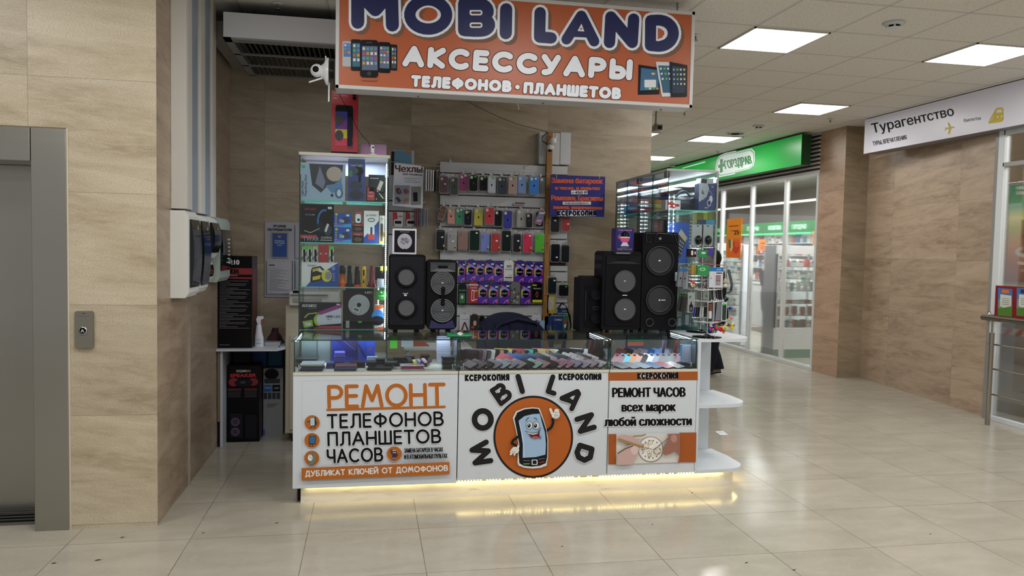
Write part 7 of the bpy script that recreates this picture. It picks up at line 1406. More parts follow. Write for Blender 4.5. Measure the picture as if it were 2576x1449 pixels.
# ================= inside the vitrines =================
ZF = .8036
VG = 'goods in the left vitrine'
def slab(name, u, v, w, d, h, hexc, label, yaw=0, y=1.2, z=None, grp=VG, cat='wallet', n=1, cols=None, gloss=.3, bag=False, pitch=0, roll=0, r=.008):
    """flat rounded thing lying in the vitrine; u,v photo place of its front edge on the plane y"""
    p = PY(y, u, v); zz = ZF if z is None else z
    b = MB(); b.M = Matrix.Translation((p.x, y+d/2, zz)) @ Matrix.Rotation(math.radians(yaw), 4, 'Z') @ Matrix.Rotation(math.radians(pitch), 4, 'X') @ Matrix.Rotation(math.radians(roll), 4, 'Y')
    b.prism(rr(-w/2, w/2, -d/2, d/2, r), 0, h, mat(hexc, gloss, bump=.15), 'z')
    if bag: b.prism(rr(-w/2-.006, w/2+.006, -d/2-.006, d/2+.006, r), h+.0005, h+.002, BAG, 'z')
    return tag(b.build(name, loc=(p.x, y+d/2, zz), bevel=min(.002, h*.25)), label, cat, grp)
def stack(name, u, w, d, hs, cols, labels, y=1.2, yaw=0, grp=VG, cat='wallet', z=None, jit=3, bag=False, r=.008):
    z = ZF if z is None else z
    for k, h in enumerate(hs):
        slab(name, u, 900, w*(1-.02*(k % 3)), d, h-.001, cols[k % len(cols)], labels % ORD[k], yaw+(((k*7) % 5)-2)*jit*.5, y, z, grp, cat, bag=bag, r=r); z += h+.002*bag
    return z
def vx(v): return 720+v*.17857
stack('document_wallet', vx(360), .135, .16, [.010, .008, .012, .01], ['#18181c', '#3a3f70', '#3a2420', '#8f9a9c'], '%s document wallet from the bottom at the left end of the left vitrine', y=1.12)
stack('document_wallet', vx(840), .135, .16, [.010, .012, .008], ['#1b2038', '#4a4f7a', '#5a3438'], '%s purple-brown wallet from the bottom in the second pile of the left vitrine', y=1.12)
stack('document_wallet', vx(1330), .15, .15, [.008, .010], ['#16181e', '#20242c'], '%s black wallet from the bottom in the third pile of the left vitrine', y=1.12, yaw=-5)
stack('card_holder', vx(1200), .062, .09, [.012, .012], ['#22262e', '#1b1e26'], '%s small black wallet stacked on the third pile', y=1.17, z=.824)
stack('card_holder', vx(1480), .08, .08, [.010, .010], ['#1a1d24', '#262a34'], '%s flat black purse on the third pile, right half', y=1.19, z=.824)
stack('card_holder', vx(1490), .07, .08, [.013, .013, .01], ['#101216'], '%s black purse from the bottom in the rear middle stack', y=1.34, z=ZF)
stack('card_holder', vx(1740), .065, .07, [.010]*6, ['#23262e', '#14161c', '#2c2f38'], '%s bagged black purse from the bottom behind the colourful tags', y=1.33)
stack('card_holder', vx(1960), .06, .08, [.012]*5, ['#2a2220', '#1e1a1a'], '%s brown-black purse from the bottom, right of the bagged purses', y=1.35)
stack('card_holder', vx(2290), .075, .09, [.009]*9, ['#1c1e24', '#14151a', '#2e3038'], '%s glossy black pouch from the bottom at the right end of the left vitrine', y=1.14, jit=5)
slab('red_card_holder', vx(900), 900, .045, .07, .022, '#5a1f26', 'left of two dark red card holders in the left vitrine', y=1.26, z=ZF, cat='wallet')
slab('red_card_holder', vx(1050), 900, .05, .07, .03, '#6a2028', 'right of two dark red card holders in the left vitrine', y=1.28, z=ZF, cat='wallet')
slab('silver_pouch', vx(1210), 900, .065, .03, .055, '#9aa4bc', 'shiny silver-grey pouch standing behind the small black wallets', y=1.33, z=ZF, cat='pouch')
for k, h in enumerate((.03, .03, .028)): slab('purple_case', vx(750), 900, .075-.006*k, .10, h-.001, ['#3a3f98', '#4548a8', '#5a58b8'][k], '%s translucent purple case from the bottom of the purple pile' % ORD[k], 2*k, 1.27, ZF+.031*k, cat='plastic case')
for k in range(11): slab('white_carton', vx(2230)-k*.3, 900, .085, .1, .0155, '#b9c0dc', '%s flat white carton from bottom in the tall stack inside the left vitrine' % ORD[k], (k % 3)-1, 1.36, ZF+.0165*k, cat='box', r=.001)
for k, (u, hc, yw_) in enumerate(((1820, '#d8d060', 20), (1880, '#1c28b8', 35), (1950, '#d89ab0', 30), (2030, '#2a2c34', -20), (1740, '#1c1c22', 25))):
    slab('luggage_tag', vx(u), 900, .028, .05, .004, hc, '%s tag lying on the pink-red covers in the left vitrine' % ['yellow', 'royal blue', 'pale pink', 'black right-hand', 'black left-hand'][k], yw_, 1.17, .842+.004*k, cat='tag', pitch=28)
stack('pink_cover', vx(1780), .14, .1, [.008, .008, .007], ['#c0c6dc', '#c83a60', '#9a2438'], '%s pink-red glossy cover from the bottom at the right of the left vitrine', y=1.12, bag=True)
stack('document_wallet', vx(300), .12, .12, [.012]*4, ['#2a2c36', '#6a7278', '#1c1c20'], '%s bagged folder from bottom behind the leftmost wallets', y=1.30)
stack('document_wallet', vx(1000), .10, .09, [.011]*3, ['#2c2022', '#1d1e24'], '%s dark wallet from bottom behind the purple-brown pile', y=1.24)
stack('card_holder', vx(1330), .06, .06, [.012]*4, ['#20232c', '#101114'], '%s small black case from bottom in the centre of the left vitrine', y=1.27)
stack('card_holder', vx(1600), .08, .06, [.014]*4, ['#16171c', '#23252e', '#0f1013'], '%s black leather case from bottom behind the tags', y=1.28, yaw=8)
stack('document_wallet', vx(1900), .10, .1, [.010]*3, ['#1a1a1e', '#2d3038'], '%s black wallet from bottom between tags and white cartons', y=1.26, yaw=-12)
stack('card_holder', vx(620), .05, .07, [.012]*3, ['#3a3f88', '#20223c'], '%s blue-black case from bottom left of the purple pile', y=1.22)
# backpack-like bags behind: clear white bags, blue blister tool pack, green card
def upright(name, u0, u1, z0_, h, y, hc, label, cat, draw=None, dep=.012, lean=0, grp=VG, bag=False, r=.004):
    a = PY(y, u0, 880).x; c = PY(y, u1, 880).x; b = MB(); w = c-a
    b.M = Matrix.Translation(((a+c)/2, y, z0_)) @ Matrix.Rotation(math.radians(lean), 4, 'X')
    b.prism(rr(-w/2, w/2, 0, h, r), 0, dep, mat(hc, .3, bump=.1), 'y')
    if draw: draw(gfront(b, -w/2, 0, w, h, 0), b)
    if bag: b.prism(rr(-w/2-.004, w/2+.004, -.0, h+.004, r), -.004, -.003, BAG, 'y')
    return tag(b.build(name, loc=((a+c)/2, y, z0_)), label, cat, grp)
upright('clear_bag', vx(215), vx(430), ZF, .18, 1.46, '#8fa4a6', 'left half of a pair of pale translucent bags at the back of the left vitrine', 'bag', dep=.05, bag=True, r=.02)
upright('clear_bag', vx(440), vx(620), ZF, .18, 1.47, '#a3b4b6', 'right half of a pair of pale translucent bags at the back of the left vitrine', 'bag', dep=.05, bag=True, r=.02)
upright('blue_tool_pack', vx(640), vx(1010), ZF, .185, 1.44, '#2344b8', 'big blue blister pack with a violet screwdriver-like grip in the left vitrine', 'blister pack', lambda g, b: (g.poly([(.5, .3), (1, .1), (1, 1), (.45, 1)], mat('#2a2a7a')), g.line([(.2, .85), (.85, .3)], .16, mat('#2c2f9a', .2)), g.line([(.25, .95), (.9, .45)], .02, mat('#6a78e0')), g.line([(.5, .95), (.9, .55)], .04, mat('#6a2a4a'))), bag=True)
upright('blue_tool_pack', vx(1020), vx(1250), ZF, .145, 1.42, '#1f4fd0', 'smaller blue blister pack right of the big one', 'blister pack', lambda g, b: (g.line([(.0, .8), (.4, .3)], .14, mat('#22267a')), g.poly([(.5, .4), (.95, .4), (.95, .95), (.5, .95)], mat('#2c5ae0')), g.rect(.6, .6, .8, .75, mat('#8a5a9a'))), bag=True)
upright('green_case', vx(1460), vx(1565), .89, .09, 1.5, '#4ba825', 'bright green phone case at the back of the left vitrine under the leftmost speaker', 'phone case')
upright('clear_case', vx(1620), vx(1790), .90, .07, 1.5, '#8a9094', 'grey translucent phone case beside the bright green one', 'phone case')
# middle vitrine: overlapping phone cases in two fans
MG = 'phone cases fanned out in the middle vitrine'
def flatcase(x, y, z, yaw, pitch, roll, w, l, hc, label, grp, pat=0, hole=True, gloss=.3, name='phone_case'):
    b = MB(); b.M = Matrix.Translation((x, y, z)) @ Matrix.Rotation(math.radians(yaw), 4, 'Z') @ Matrix.Rotation(math.radians(pitch), 4, 'X') @ Matrix.Rotation(math.radians(roll), 4, 'Y')
    m = mat(hc, gloss); b.prism(rr(-w/2, w/2, -l/2, l/2, .010), 0, .009, m, 'z', side=mat('#101014' if pat != 3 else hc, .4))
    if pat == 1: b.prism(rr(-w/2+.006, w/2-.006, -l/2+.008, l/2-.03, .006), .009, .0095, mat('#a898a8', .4), 'z')
    if pat == 2:
        for k in range(10): b.prism(arc(-w/2+.01+(k*37 % 50)/1000, -l/2+.015+(k*61 % 100)/1000, .006, .006, 0, 300, 5), .009, .0098, mat(['#d8d8e0', '#d05a7a', '#8aa0c8'][k % 3], .15), 'z')
    if hole: b.prism(rr(-w/2+.008, -w/2+.028, l/2-.032, l/2-.010, .005), .009, .0096, mat('#1b1b1e', .3), 'z')
    return tag(b.build(name, loc=(x, y, z), bevel=.001), label, 'phone case', grp)
NMC = {'#2a1a1c': 'dark brown', '#7a6a78': 'mauve grey', '#4a2a38': 'plum', '#c8c8cc': 'silver', '#e0dcd8': 'white', '#1c262a': 'dark teal', '#c8c052': 'yellow', '#b02430': 'red', '#34c0b0': 'turquoise edged', '#1e2426': 'charcoal', '#c88a78': 'pink', '#d8a890': 'peach', '#16181a': 'black', '#2a2a2e': 'black leather', '#202024': 'jet black', '#5a5f66': 'grey clear', '#e08070': 'coral', '#5a2a2a': 'wine', '#3a4a5a': 'steel blue', '#7a5a5c': 'rosy brown', '#8a90b0': 'lilac', '#b8c0d4': 'ice blue', '#9ea2b4': 'cool grey', '#b8a8b0': 'pearl', '#d05060': 'rose red', '#2860c0': 'cobalt', '#24508a': 'denim blue', '#1f3a66': 'navy', '#2f3a34': 'olive black', '#b87a90': 'glitter pink', '#3a3a90': 'indigo', '#8a3a4a': 'dusty red', '#74705a': 'khaki', '#a8d0c8': 'mint', '#6a8ac8': 'sky blue', '#30b0c8': 'cyan', '#c87830': 'orange patterned', '#d86a7a': 'pink red', '#9a90b8': 'violet grey', '#6a5a58': 'taupe'}
back = ['#2a1a1c', '#4a2a38', '#7a6a78', '#4a2a38', '#c8c8cc', '#2a1a1c', '#c88a78', '#1c262a', '#c8c052', '#1c262a', '#b02430', '#b02430', '#1e2426', '#34c0b0', '#1e2426', '#d8a890', '#c8c052', '#c88a78', '#c8c052', '#e0dcd8', '#16181a', '#202024', '#16181a', '#2a2a2e', '#202024', '#2a2a2e', '#c8c8cc', '#16181a']
for i, c in enumerate(back):
    x = PY(1.36, 1180+i*10.6, 890).x; h = .055+.01*(((i*5) % 4)/3)
    flatcase(x, 1.38, ZF+.045+.004*(i % 3), -58, 0, 0, .14, .072, c, '%s phone case, %s from left in the rear fan of the middle vitrine' % (NMC[c], ORD[i]), MG, pat=3, hole=False) if 0 else flatcase(x, 1.37, ZF+.052+.004*(i % 3), 66, 0, -58-((i*3) % 5), .078, .13, c, '%s phone case, %s from left in the rear fan of the middle vitrine' % (NMC[c], ORD[i]), MG, pat=3 if i % 2 else 0, hole=False)
for i, (u, c, yw_, l_) in enumerate(((1398, '#3a4a5a', 40, .1), (1418, '#e08070', 50, .1), (1440, '#5a2a2a', 30, .1), (1456, '#5a5f66', 35, .1))):
    flatcase(PY(1.34, u, 890).x, 1.33, ZF+.05, yw_, 25, 20, .07, l_, c, '%s phone case in the loose pile by the rear fan, %s from left' % (NMC[c], ORD[i]), MG)
front = ['#4a2a38', '#7a6a78', '#2a1a1c', '#8a90b0', '#b8c0d4', '#9ea2b4', '#b8a8b0', '#1e2426', '#a8d0c8', '#d05060', '#16181a', '#b87a90', '#b87a90', '#3a3a90', '#b8c0d4', '#8a3a4a', '#74705a']
for i, c in enumerate(front):
    x = PY(1.14, 1180+i*20.2, 920).x; flatcase(x, 1.155, ZF+.026, 30, 8, -24, .072, .13, c, '%s phone case, %s from left in the front fan of the middle vitrine' % (NMC[c], ORD[i]), MG, pat=(1, 0, 2)[i % 3] if i < 11 else (2 if i in (11, 12) else 1), hole=False, gloss=.4)
mid = ['#d05060', '#2860c0', '#24508a', '#1f3a66', '#24508a', '#2f3a34', '#b8a8b0', '#1f3a66', '#2f3a34', '#c8c8cc', '#b8a8b0', '#2f3a34', '#b8a8b0']
for i, c in enumerate(mid):
    x = PY(1.25, 1272+i*17.5, 910).x; flatcase(x, 1.26, ZF+.042+.002*(i % 2), 38, 12, -34, .072, .13, c, '%s phone case, %s from left in the middle fan of the middle vitrine' % (NMC[c], ORD[i]), MG, pat=2 if c in ('#b8a8b0', '#c8c8cc') else 0, hole=False)
# hanging straps and an upright black-orange pack at the right of the middle vitrine
b = MB(); p = PY(1.3, 1516, 905); b.M = Matrix.Translation((p.x-.02, 1.3, ZF+.012)) @ Matrix.Rotation(math.radians(22), 4, 'Y'); b.box(-.014, .014, 0, .006, 0, .165, mat('#1b1b1d', .3)); g = gfront(b, -.014, 0, .028, .165, 0); g.rect(0, .0, 1, .17, mat('#d86a3a')); g.rect(0, .86, 1, 1, mat('#d86a3a')); g.ell(.5, .55, .22, .08, mat('#d8703a')); g.ell(.5, .42, .15, .05, mat('#d8703a'))
tag(b.build('strap_pack', loc=p), 'black watch strap pack with orange ends leaning at the right of the middle vitrine', 'strap pack', 'strap packs')
for i, (u, c) in enumerate(((1462, '#8a8a90'), (1474, '#a04a40'), (1486, '#7a2a30'), (1496, '#b08a40'), (1504, '#c0c0c8'))):
    p = PY(1.36, u, 905); b = MB(); b.M = Matrix.Translation((p.x, 1.36, ZF+.03)) @ Matrix.Rotation(math.radians(14), 4, 'Y'); b.box(-.006, .006, .002, .005, 0, .13, mat(c, .3)); b.prism(rr(-.011, .011, -.004, .145, .003), 0, .001, BAG, 'y'); tag(b.build('strap_pack', loc=p), 'bagged %s strap, %s from the left at the right end of the middle vitrine' % (('grey', 'red-brown', 'dark red', 'golden', 'silver')[i], ORD[i]), 'strap pack', 'strap packs')
b = MB(); p = PY(1.42, 1532, 900); b.box(p.x-.03, p.x-.005, 1.42, 1.5, ZF, .97, mat('#2a8ab0', .35)); tag(b.build('cyan_pack', loc=p), 'cyan pack standing at the back corner between middle and right vitrines', 'box')
b = MB(); p = PY(1.5, 1392, 880); b.box(p.x-.04, p.x+.04, 1.48, 1.51, .86, .89, mat('#1f7aa0', .4)); b.box(p.x-.038, p.x+.038, 1.479, 1.48, .845, .86, WHITE2); b.box(p.x-.035, p.x+.035, 1.48, 1.51, ZF, .845, mat('#3a3a40')); tag(b.build('cable_box', loc=p), 'small box with a cyan lid at the back of the middle vitrine', 'box')
# right vitrine
RVG = 'phone cases in the right vitrine'
for i, c in enumerate(['#7a6a78', '#9ea2b4', '#b8c0d4', '#6a8ac8', '#d86a7a', '#e0dcd8', '#1e2426']):
    x = PY(1.14, 1560+i*27.5, 920).x; flatcase(x, 1.15, ZF+.008, 26, 8, -5, .075, .13, c, '%s phone case, %s from left in the front row of the right vitrine' % (NMC[c], ORD[i]), RVG, pat=2 if i == 5 else 0, hole=False)
for i, c in enumerate(['#8a3a4a', '#30b0c8', '#c87830', '#c88a78', '#16181a', '#e0dcd8', '#8a90b0', '#6a5a58', '#5a5f66', '#6a5a58', '#b87a90', '#9a90b8']):
    x = PY(1.28, 1556+i*14.6, 905).x; flatcase(x, 1.29, ZF+.03, -34, 22, 14, .072, .12, c, '%s phone case, %s from left in the second row of the right vitrine' % (NMC[c], ORD[i]), RVG, hole=True, pat=3 if c in ('#30b0c8', '#e0dcd8') else 0)
for i, c in enumerate(['#5a2a2a', '#16181a', '#6a5a58', '#7a6a78', '#24508a', '#6a8ac8', '#8a90b0', '#5a5f66', '#74705a']):
    x = PY(1.45, 1560+i*18, 895).x; flatcase(x, 1.45, ZF+.045, -30, 24, 10, .07, .12, c, '%s phone case, %s from left in the back row of the right vitrine' % (NMC[c], ORD[i]), RVG, hole=False)
upright('smartphone_box', 1717, 1746, ZF+.03, .12, 1.16, '#6f9fd0', 'light blue box with white framed phone case at the right end of the right vitrine', 'box', lambda g, b: (g.rrect(.06, .05, .78, .95, .05, mat('#c9cfe6', .25)), g.rrect(.12, .1, .72, .88, .06, mat('#5a5f80')), g.rrect(.15, .12, .69, .86, .05, mat('#a9acd0')), g.rect(.84, .0, 1, 1, mat('#1f8ad8'))), dep=.03, lean=-6, grp=None)
for i, (u, c) in enumerate(((1667, '#7a5a7a'), (1697, '#9a3a3a'))):
    b = MB(); p = PY(1.38, u, 895); b.M = Matrix.Translation((p.x, 1.38, ZF+.05)) @ Matrix.Rotation(math.radians(9), 4, 'Y'); b.box(-.009, .009, 0, .004, 0, .13, mat(c, .3)); b.prism(rr(-.014, .014, -.004, .136, .003), -.002, -.001, BAG, 'y'); tag(b.build('strap_pack', loc=p), ('purple patterned strap hanging in the right vitrine', 'red strap hanging in the right vitrine')[i], 'strap pack', 'strap packs')
upright('carton_box', 1578, 1618, ZF, .17, 1.53, '#243a6a', 'dark blue, orange and green printed box at the back of the right vitrine', 'box', lambda g, b: (g.rect(0, .55, 1, .72, mat('#b0562a')), g.rect(0, .75, 1, 1, mat('#2f7a5a'))), grp=None, dep=.04)

# ================= keychain racks on the end shelf =================
ZK = 1.0006; KG = 'goods on the spinner racks'
for (u, v, l) in ((1778, 848, 'front chrome spinner rack with a glossy black base crowded with keychains'), (1761, 835, 'rear chrome spinner rack holding pens and bagged cables')):
    p = PZ(ZK, u, v); t = thing('spinner_rack', (p.x, p.y, ZK), l, 'display rack', 'chrome spinner racks')
    b = MB(); b.lathe([(.095, 0), (.098, .004), (.03, .010), (.012, .02)], mat('#0a0a0c', .05), (p.x, p.y, ZK), n=36); b.build('base', t)
    zt_ = ZK+(.33 if v == 848 else .62); b = MB(); b.tube([(p.x, p.y, ZK+.01), (p.x, p.y, zt_)], .005, CHROME, 10); b.build('pole', t)
    for z in ((1.10, 1.24, 1.32) if v == 848 else (1.22, 1.30, 1.44, 1.6)):
        b = MB(); b.tube([(p.x+.06*math.cos(a*.5236), p.y+.06*math.sin(a*.5236), z) for a in range(13)], .002, CHROME, 5)
        for k in range(8): a = k*.785; b.tube([(p.x, p.y, z), (p.x+.10*math.cos(a), p.y+.07*math.sin(a), z+.004), (p.x+.105*math.cos(a), p.y+.075*math.sin(a), z+.016)], .0018, CHROME, 5)
        b.build('wire_tier', t)
def kc(x, y): return 1640+x*230/1515, 640+y*220/1449
def hangbox(x0, y0, x1, y1, hc, label, yk, draw=None, name='hanging_box', cat='box', dep=.03, tilt=0, sides=None, clear=False):
    u0, v0 = kc(x0, y0); u1, v1 = kc(x1, y1); a = PY(yk, u0, v1); c = PY(yk, u1, v0); cx, cz = (a.x+c.x)/2, (a.z+c.z)/2; w, h = c.x-a.x, c.z-a.z
    b = MB(); b.M = Matrix.Translation((cx, yk, cz)) @ Matrix.Rotation(math.radians(tilt), 4, 'Y')
    if sides: b.box(-w/2, w/2, 0, dep, -h/2, h/2, mat(hc, .35), {k: mat(v, .4) for k, v in sides.items()})
    else: b.box(-w/2, w/2, 0, dep, -h/2, h/2, mat(hc, .35))
    if draw: draw(gfront(b, -w/2, -h/2, w, h, 0))
    b.tube([(0, dep/2, h/2), (0, dep/2+.01, h/2+.012), (0, .05, h/2+.014)], .0016, CHROME, 5)
    if clear: b.prism(rr(-w/2-.003, w/2+.003, -h/2-.003, h/2+.006, .003), -.003, -.0022, BAG, 'y')
    return tag(b.build(name, loc=(cx, yk, cz)), label, cat, KG)
YK = 1.22; GRN = '#2c8a4a'
hangbox(780, -70, 930, 45, GRN, 'upper green earphone box near the right case post', YK+.15, lambda g: g.ell(.5, .6, .25, .15, WHITE2), sides={'t': '#1f6a38'})
hangbox(755, 190, 950, 340, GRN, 'wider green earphone box hanging in the middle of the racks', YK, lambda g: (g.ell(.42, .62, .25, .16, WHITE2), g.ell(.42, .62, .18, .1, mat(GRN)), g.ell(.5, .75, .1, .1, mat('#2ce04a'))), sides={'t': '#1f6a38'})
hangbox(600, -90, 740, 40, '#2a1614', 'dark brown box with white earbuds picture beside the upper green box', YK+.15, lambda g: (g.rrect(.35, .2, .6, .8, .1, WHITE2), g.rrect(.75, .3, .9, .7, .1, WHITE2)))
hangbox(940, -100, 1010, 20, '#4a2a9a', 'tilted purple card hanging right of the upper green box', YK+.14, None, tilt=20, name='hanging_card', cat='card', dep=.004)
hangbox(945, 215, 1185, 550, '#c9ccd2', 'white boxed phone gadget with a blue top band and grey phone window', YK, lambda g: (g.rect(0, .8, 1, 1, mat('#1f6ab0')), g.text('AIR', (.5, .86), (.85, .86), .07, mat('#bfe0f8')), g.rrect(.42, .1, .86, .66, .03, mat('#d9dbe0')), g.rect(.46, .12, .82, .62, mat('#5a5258')), g.rect(.48, .36, .8, .6, mat('#8a7680')), g.rect(.48, .14, .8, .32, mat('#9a8a98')), g.rect(.5, .70, .9, .74, INK), g.rect(.1, .44, .14, .5, INK)), sides={'l': '#a8acb8'})
hangbox(435, 225, 515, 535, '#7f8288', 'left of two slim grey boxes with blue tops beside the tall speaker', YK+.12, lambda g: (g.rect(0, .82, 1, .98, mat('#2a6ab0')), g.ell(.5, .45, .2, .04, INK)), tilt=6)
hangbox(515, 230, 580, 540, '#85888e', 'right of two slim grey boxes with blue tops beside the tall speaker', YK+.12, lambda g: (g.rect(0, .82, 1, .98, mat('#2a6ab0')), g.ell(.5, .45, .2, .04, INK)), tilt=6)
hangbox(655, 175, 760, 330, '#b08a3e', 'golden box hanging left of the wide green one', YK+.03, lambda g: g.ell(.75, .5, .2, .4, mat('#c8a860')))
hangbox(385, 295, 455, 440, '#9fb4c0', 'pale blue-grey box at the edge of the tallest speaker', YK+.2, None)
hangbox(590, 630, 715, 965, '#cfd2d4', 'carded bottle-shaped charm on a white card with a green dot', YK+.02, lambda g: (g.rrect(.2, .05, .75, .4, .12, BLACK), g.poly([(.35, .38), (.6, .38), (.52, .55), (.42, .55)], BLACK), g.rrect(.3, .1, .65, .28, .05, mat('#8a8a8a')), g.ell(.3, .77, .16, .07, mat('#2cc04a'))), name='hanging_card', cat='card', dep=.004, clear=True)
hangbox(850, 610, 950, 745, '#b9bdbb', 'small clear pack with a green dot under the green box', YK+.04, lambda g: g.ell(.6, .4, .3, .2, mat('#2cc04a')), name='hanging_card', cat='card', dep=.004, clear=True)
for k in range(4): hangbox(430+k*38, 640+k*6, 470+k*38, 940+k*8, ['#3a3a38', '#24262a', '#4a4638', '#5a564a'][k], 'dark bagged cable strip, %s from the left beside the tall speaker' % ORD[k], YK+.1, lambda g: g.ell(.5, .88, .4, .05, mat('#2c9a40')), name='cable_bag', cat='cable pack', dep=.004, tilt=10, clear=True)
hangbox(1040, 770, 1120, 1140, '#b02a30', 'red edged white pack hanging lowest beside the white sleeves', YK, lambda g: g.poly([(.1, .1), (1, .3), (1, 1), (.4, 1)], mat('#c9ccd4')), dep=.006)
for k in range(4): hangbox(1040+k*28, 770+k*10, 1110+k*34, 1095, '#b9bfca', 'white clear sleeve, %s from the left in the bunch by the dark green case' % ORD[k], YK-.006*k, None, dep=.004, name='clear_sleeve', cat='sleeve', clear=True)
hangbox(1150, 790, 1245, 1110, '#c0c4c8', 'white bordered pack holding a dark green phone case at the right of the racks', YK-.03, lambda g: (g.rrect(.12, .06, .88, .9, .12, mat('#1f3a2c', .25)), g.rect(.25, .84, .7, .92, mat('#2cc04a'))), dep=.008)
# pens
b0 = None
for k in range(7):
    u, v = kc(715+k*33, 870); a = PY(YK, u, v); u2, v2 = kc(685+k*38, 1035); c = PY(YK, u2, v2); hc = ['#1f1f8a', '#121214', '#0f1012', '#b9bcc0', '#c8cacc', '#16181a', '#1a1a1c'][k]
    t = thing('metal_pen', c, '%s metal pen, %s from the left in the fan of pens hanging from the racks' % (['blue', 'black', 'black', 'silver', 'silver', 'black', 'black'][k], ORD[k]), 'pen', 'fan of metal pens')
    b = MB(); b.tube([a, c], .0055, mat(hc, .2), 8); b.build('barrel', t); b = MB(); b.tube([c, c+(c-a)*.12], [.008, .009], CHROME, 10); b.tube([a-(c-a)*.06, a], .006, CHROME, 8); b.build('chrome_ends', t)
u, v = kc(965, 870); p = PY(YK, u, v); t = thing('lipstick_charger', p, 'copper and white tube hanging between the pens and the sleeves', 'gadget'); b = MB(); b.lathe([(.011, 0), (.012, .002), (.012, .045)], mat('#8a4a34', .3), (p.x, YK, p.z-.028)); b.build('copper_part', t); b = MB(); b.lathe([(.012, -.05), (.012, 0)], WHITE2, (p.x, YK, p.z-.028)); b.build('white_part', t)
# bracelet charms and colourful beads
rn = random.Random(21)
def charm(x, y, cols, label, n=6, yk=YK, s=.010, name='keychain_charm'):
    u, v = kc(x, y); p = PY(yk, u, v); t = thing(name, p, label, 'keychain', 'keychains on the spinner racks')
    b = MB(); b.tube([(p.x+.009*math.cos(k*.6), yk, p.z+.02+.009*math.sin(k*.6)) for k in range(11)], .0012, CHROME, 5); b.build('key_ring', t)
    b = MB()
    for k in range(n):
        a = k*2.399; r = s*.9*math.sqrt(k/n+.05); b.ball((p.x+r*math.cos(a)*1.2, yk+rn.uniform(-.006, .006), p.z-r*math.sin(a)*1.2), s*rn.uniform(.5, .85), mat(cols[k % len(cols)], .25), 10)
    b.build('beads', t)
charm(680, 500, ['#c8b88a', '#e0d8c0', '#b83038'], 'cream flower keychain in a clear bag under the golden box', 8, s=.014)
charm(640, 430, ['#a8242c', '#c83a40', '#d8d0c0'], 'red beaded keychain in the clear bag left of the flower one')
charm(860, 500, ['#a87a4a', '#3a4a7a', '#8a5a4a'], 'brown and blue beaded keychain in a clear bag under the green box', 7)
charm(1000, 1180, ['#1c2fa8', '#dfe2e8', '#14206a'], 'blue and white toy keychain at the lower middle of the racks', 8, s=.014)
charm(970, 1260, ['#15205a', '#1c2fa8', '#d83a3a'], 'dark blue toy keychain hanging lowest next to the pole', 7, s=.012)
charm(1080, 1220, ['#b8202a', '#d8343a', '#2a8a3a'], 'red toy keychain below the white sleeves', 8, s=.014)
charm(1150, 1230, ['#c02028', '#e0484a', '#d8c03a'], 'bright red and yellow toy keychain right of the red one', 8, s=.014)
charm(1240, 1190, ['#c0b878', '#d8d09a', '#4a3a2a'], 'pale yellow-green toy keychain near the right tip', 8, s=.016)
charm(1340, 1190, ['#d8b420', '#e8cc3a', '#3a6ab0'], 'bright yellow toy keychain with blue top at the right tip of the shelf', 8, s=.014)
charm(1290, 1070, ['#d8b830', '#e8d86a', '#d86a8a'], 'small yellow and pink toy keychain above the bright yellow one', 6, s=.011)
charm(1230, 740, ['#14161a', '#2a4a9a', '#1f6a3a'], 'black and blue figure keychain right of the white box', 7, s=.012)
charm(1300, 890, ['#1f50b8', '#2a2a30', '#3a7ad8'], 'blue strap keychain hanging at the far right', 6, s=.010)
charm(1180, 1280, ['#a82a30', '#c8a030', '#7a2030'], 'dark red and gold toy keychain touching the shelf below the others', 6, s=.010)
charm(1040, 1265, ['#3a6a8a', '#8a8a90', '#3a4a5a'], 'grey-blue toy keychain beside the lowest blue one', 6, s=.010)
u, v = kc(1218, 180); a = PY(YK, u, v); u, v = kc(1215, 470); c = PY(YK, u, v); t = thing('beaded_strap', a, 'cream cord strap with wooden beads hanging right of the white boxed gadget', 'keychain'); b = MB(); b.tube([a, c], .003, mat('#c8c0a8', .6), 6); b.build('cord', t)
b = MB(); b.lathe([(.006, .03), (.011, .02), (.013, 0), (.009, -.004)], mat('#b8aa86', .4), tuple(c), n=12); b.ball((c.x, c.y, c.z-.02), .015, mat('#c9c4b4', .3), 12); b.ball((c.x, c.y, c.z-.045), .011, BLACK, 10); b.build('beads', t)
b = MB(); pts = [kc(1255, 250), kc(1285, 380), kc(1310, 500), kc(1290, 610), kc(1240, 640)]; 
for k in range(5): b.tube([PY(YK+.05+.004*k, u+k*1.2, v) for u, v in pts], .003, mat(['#2a2e34', '#5a6268', '#3a4046', '#70787e', '#24282c'][k], .3), 6)
tag(b.build('phone_lanyard', loc=PY(YK, *kc(1255, 250))), 'bundle of dark grey lanyards hanging at the right side of the racks', 'lanyard')
b = MB(); b.tube([PY(YK, *kc(845, 150)), PY(YK, *kc(960, 165)), PY(YK, *kc(1100, 180)), PY(YK, *kc(1228, 175))], .003, mat('#8a3a48', .35), 6); tag(b.build('rack_arm', loc=PY(YK, *kc(845, 150))), 'dusty red rack arm reaching right above the white boxed gadget', 'rack arm')
for k in range(6): 
    u, v = kc(965+k*38, 560); p = PY(YK+.04, u, v); b = MB(); b.tube([p, p+Vector((.004, 0, -.05)), p+Vector((.012, 0, -.085))], .0045, mat(['#55585c', '#2c2e32', '#8a8e92'][k % 3], .2), 7); b.ball(tuple(p+Vector((.012, 0, -.085))), .008, CHROME, 8); tag(b.build('chain_keyring', loc=p), 'silver-black metal keyring, %s from the left below the white boxed gadget' % ORD[k], 'keychain', 'keychains on the spinner racks')

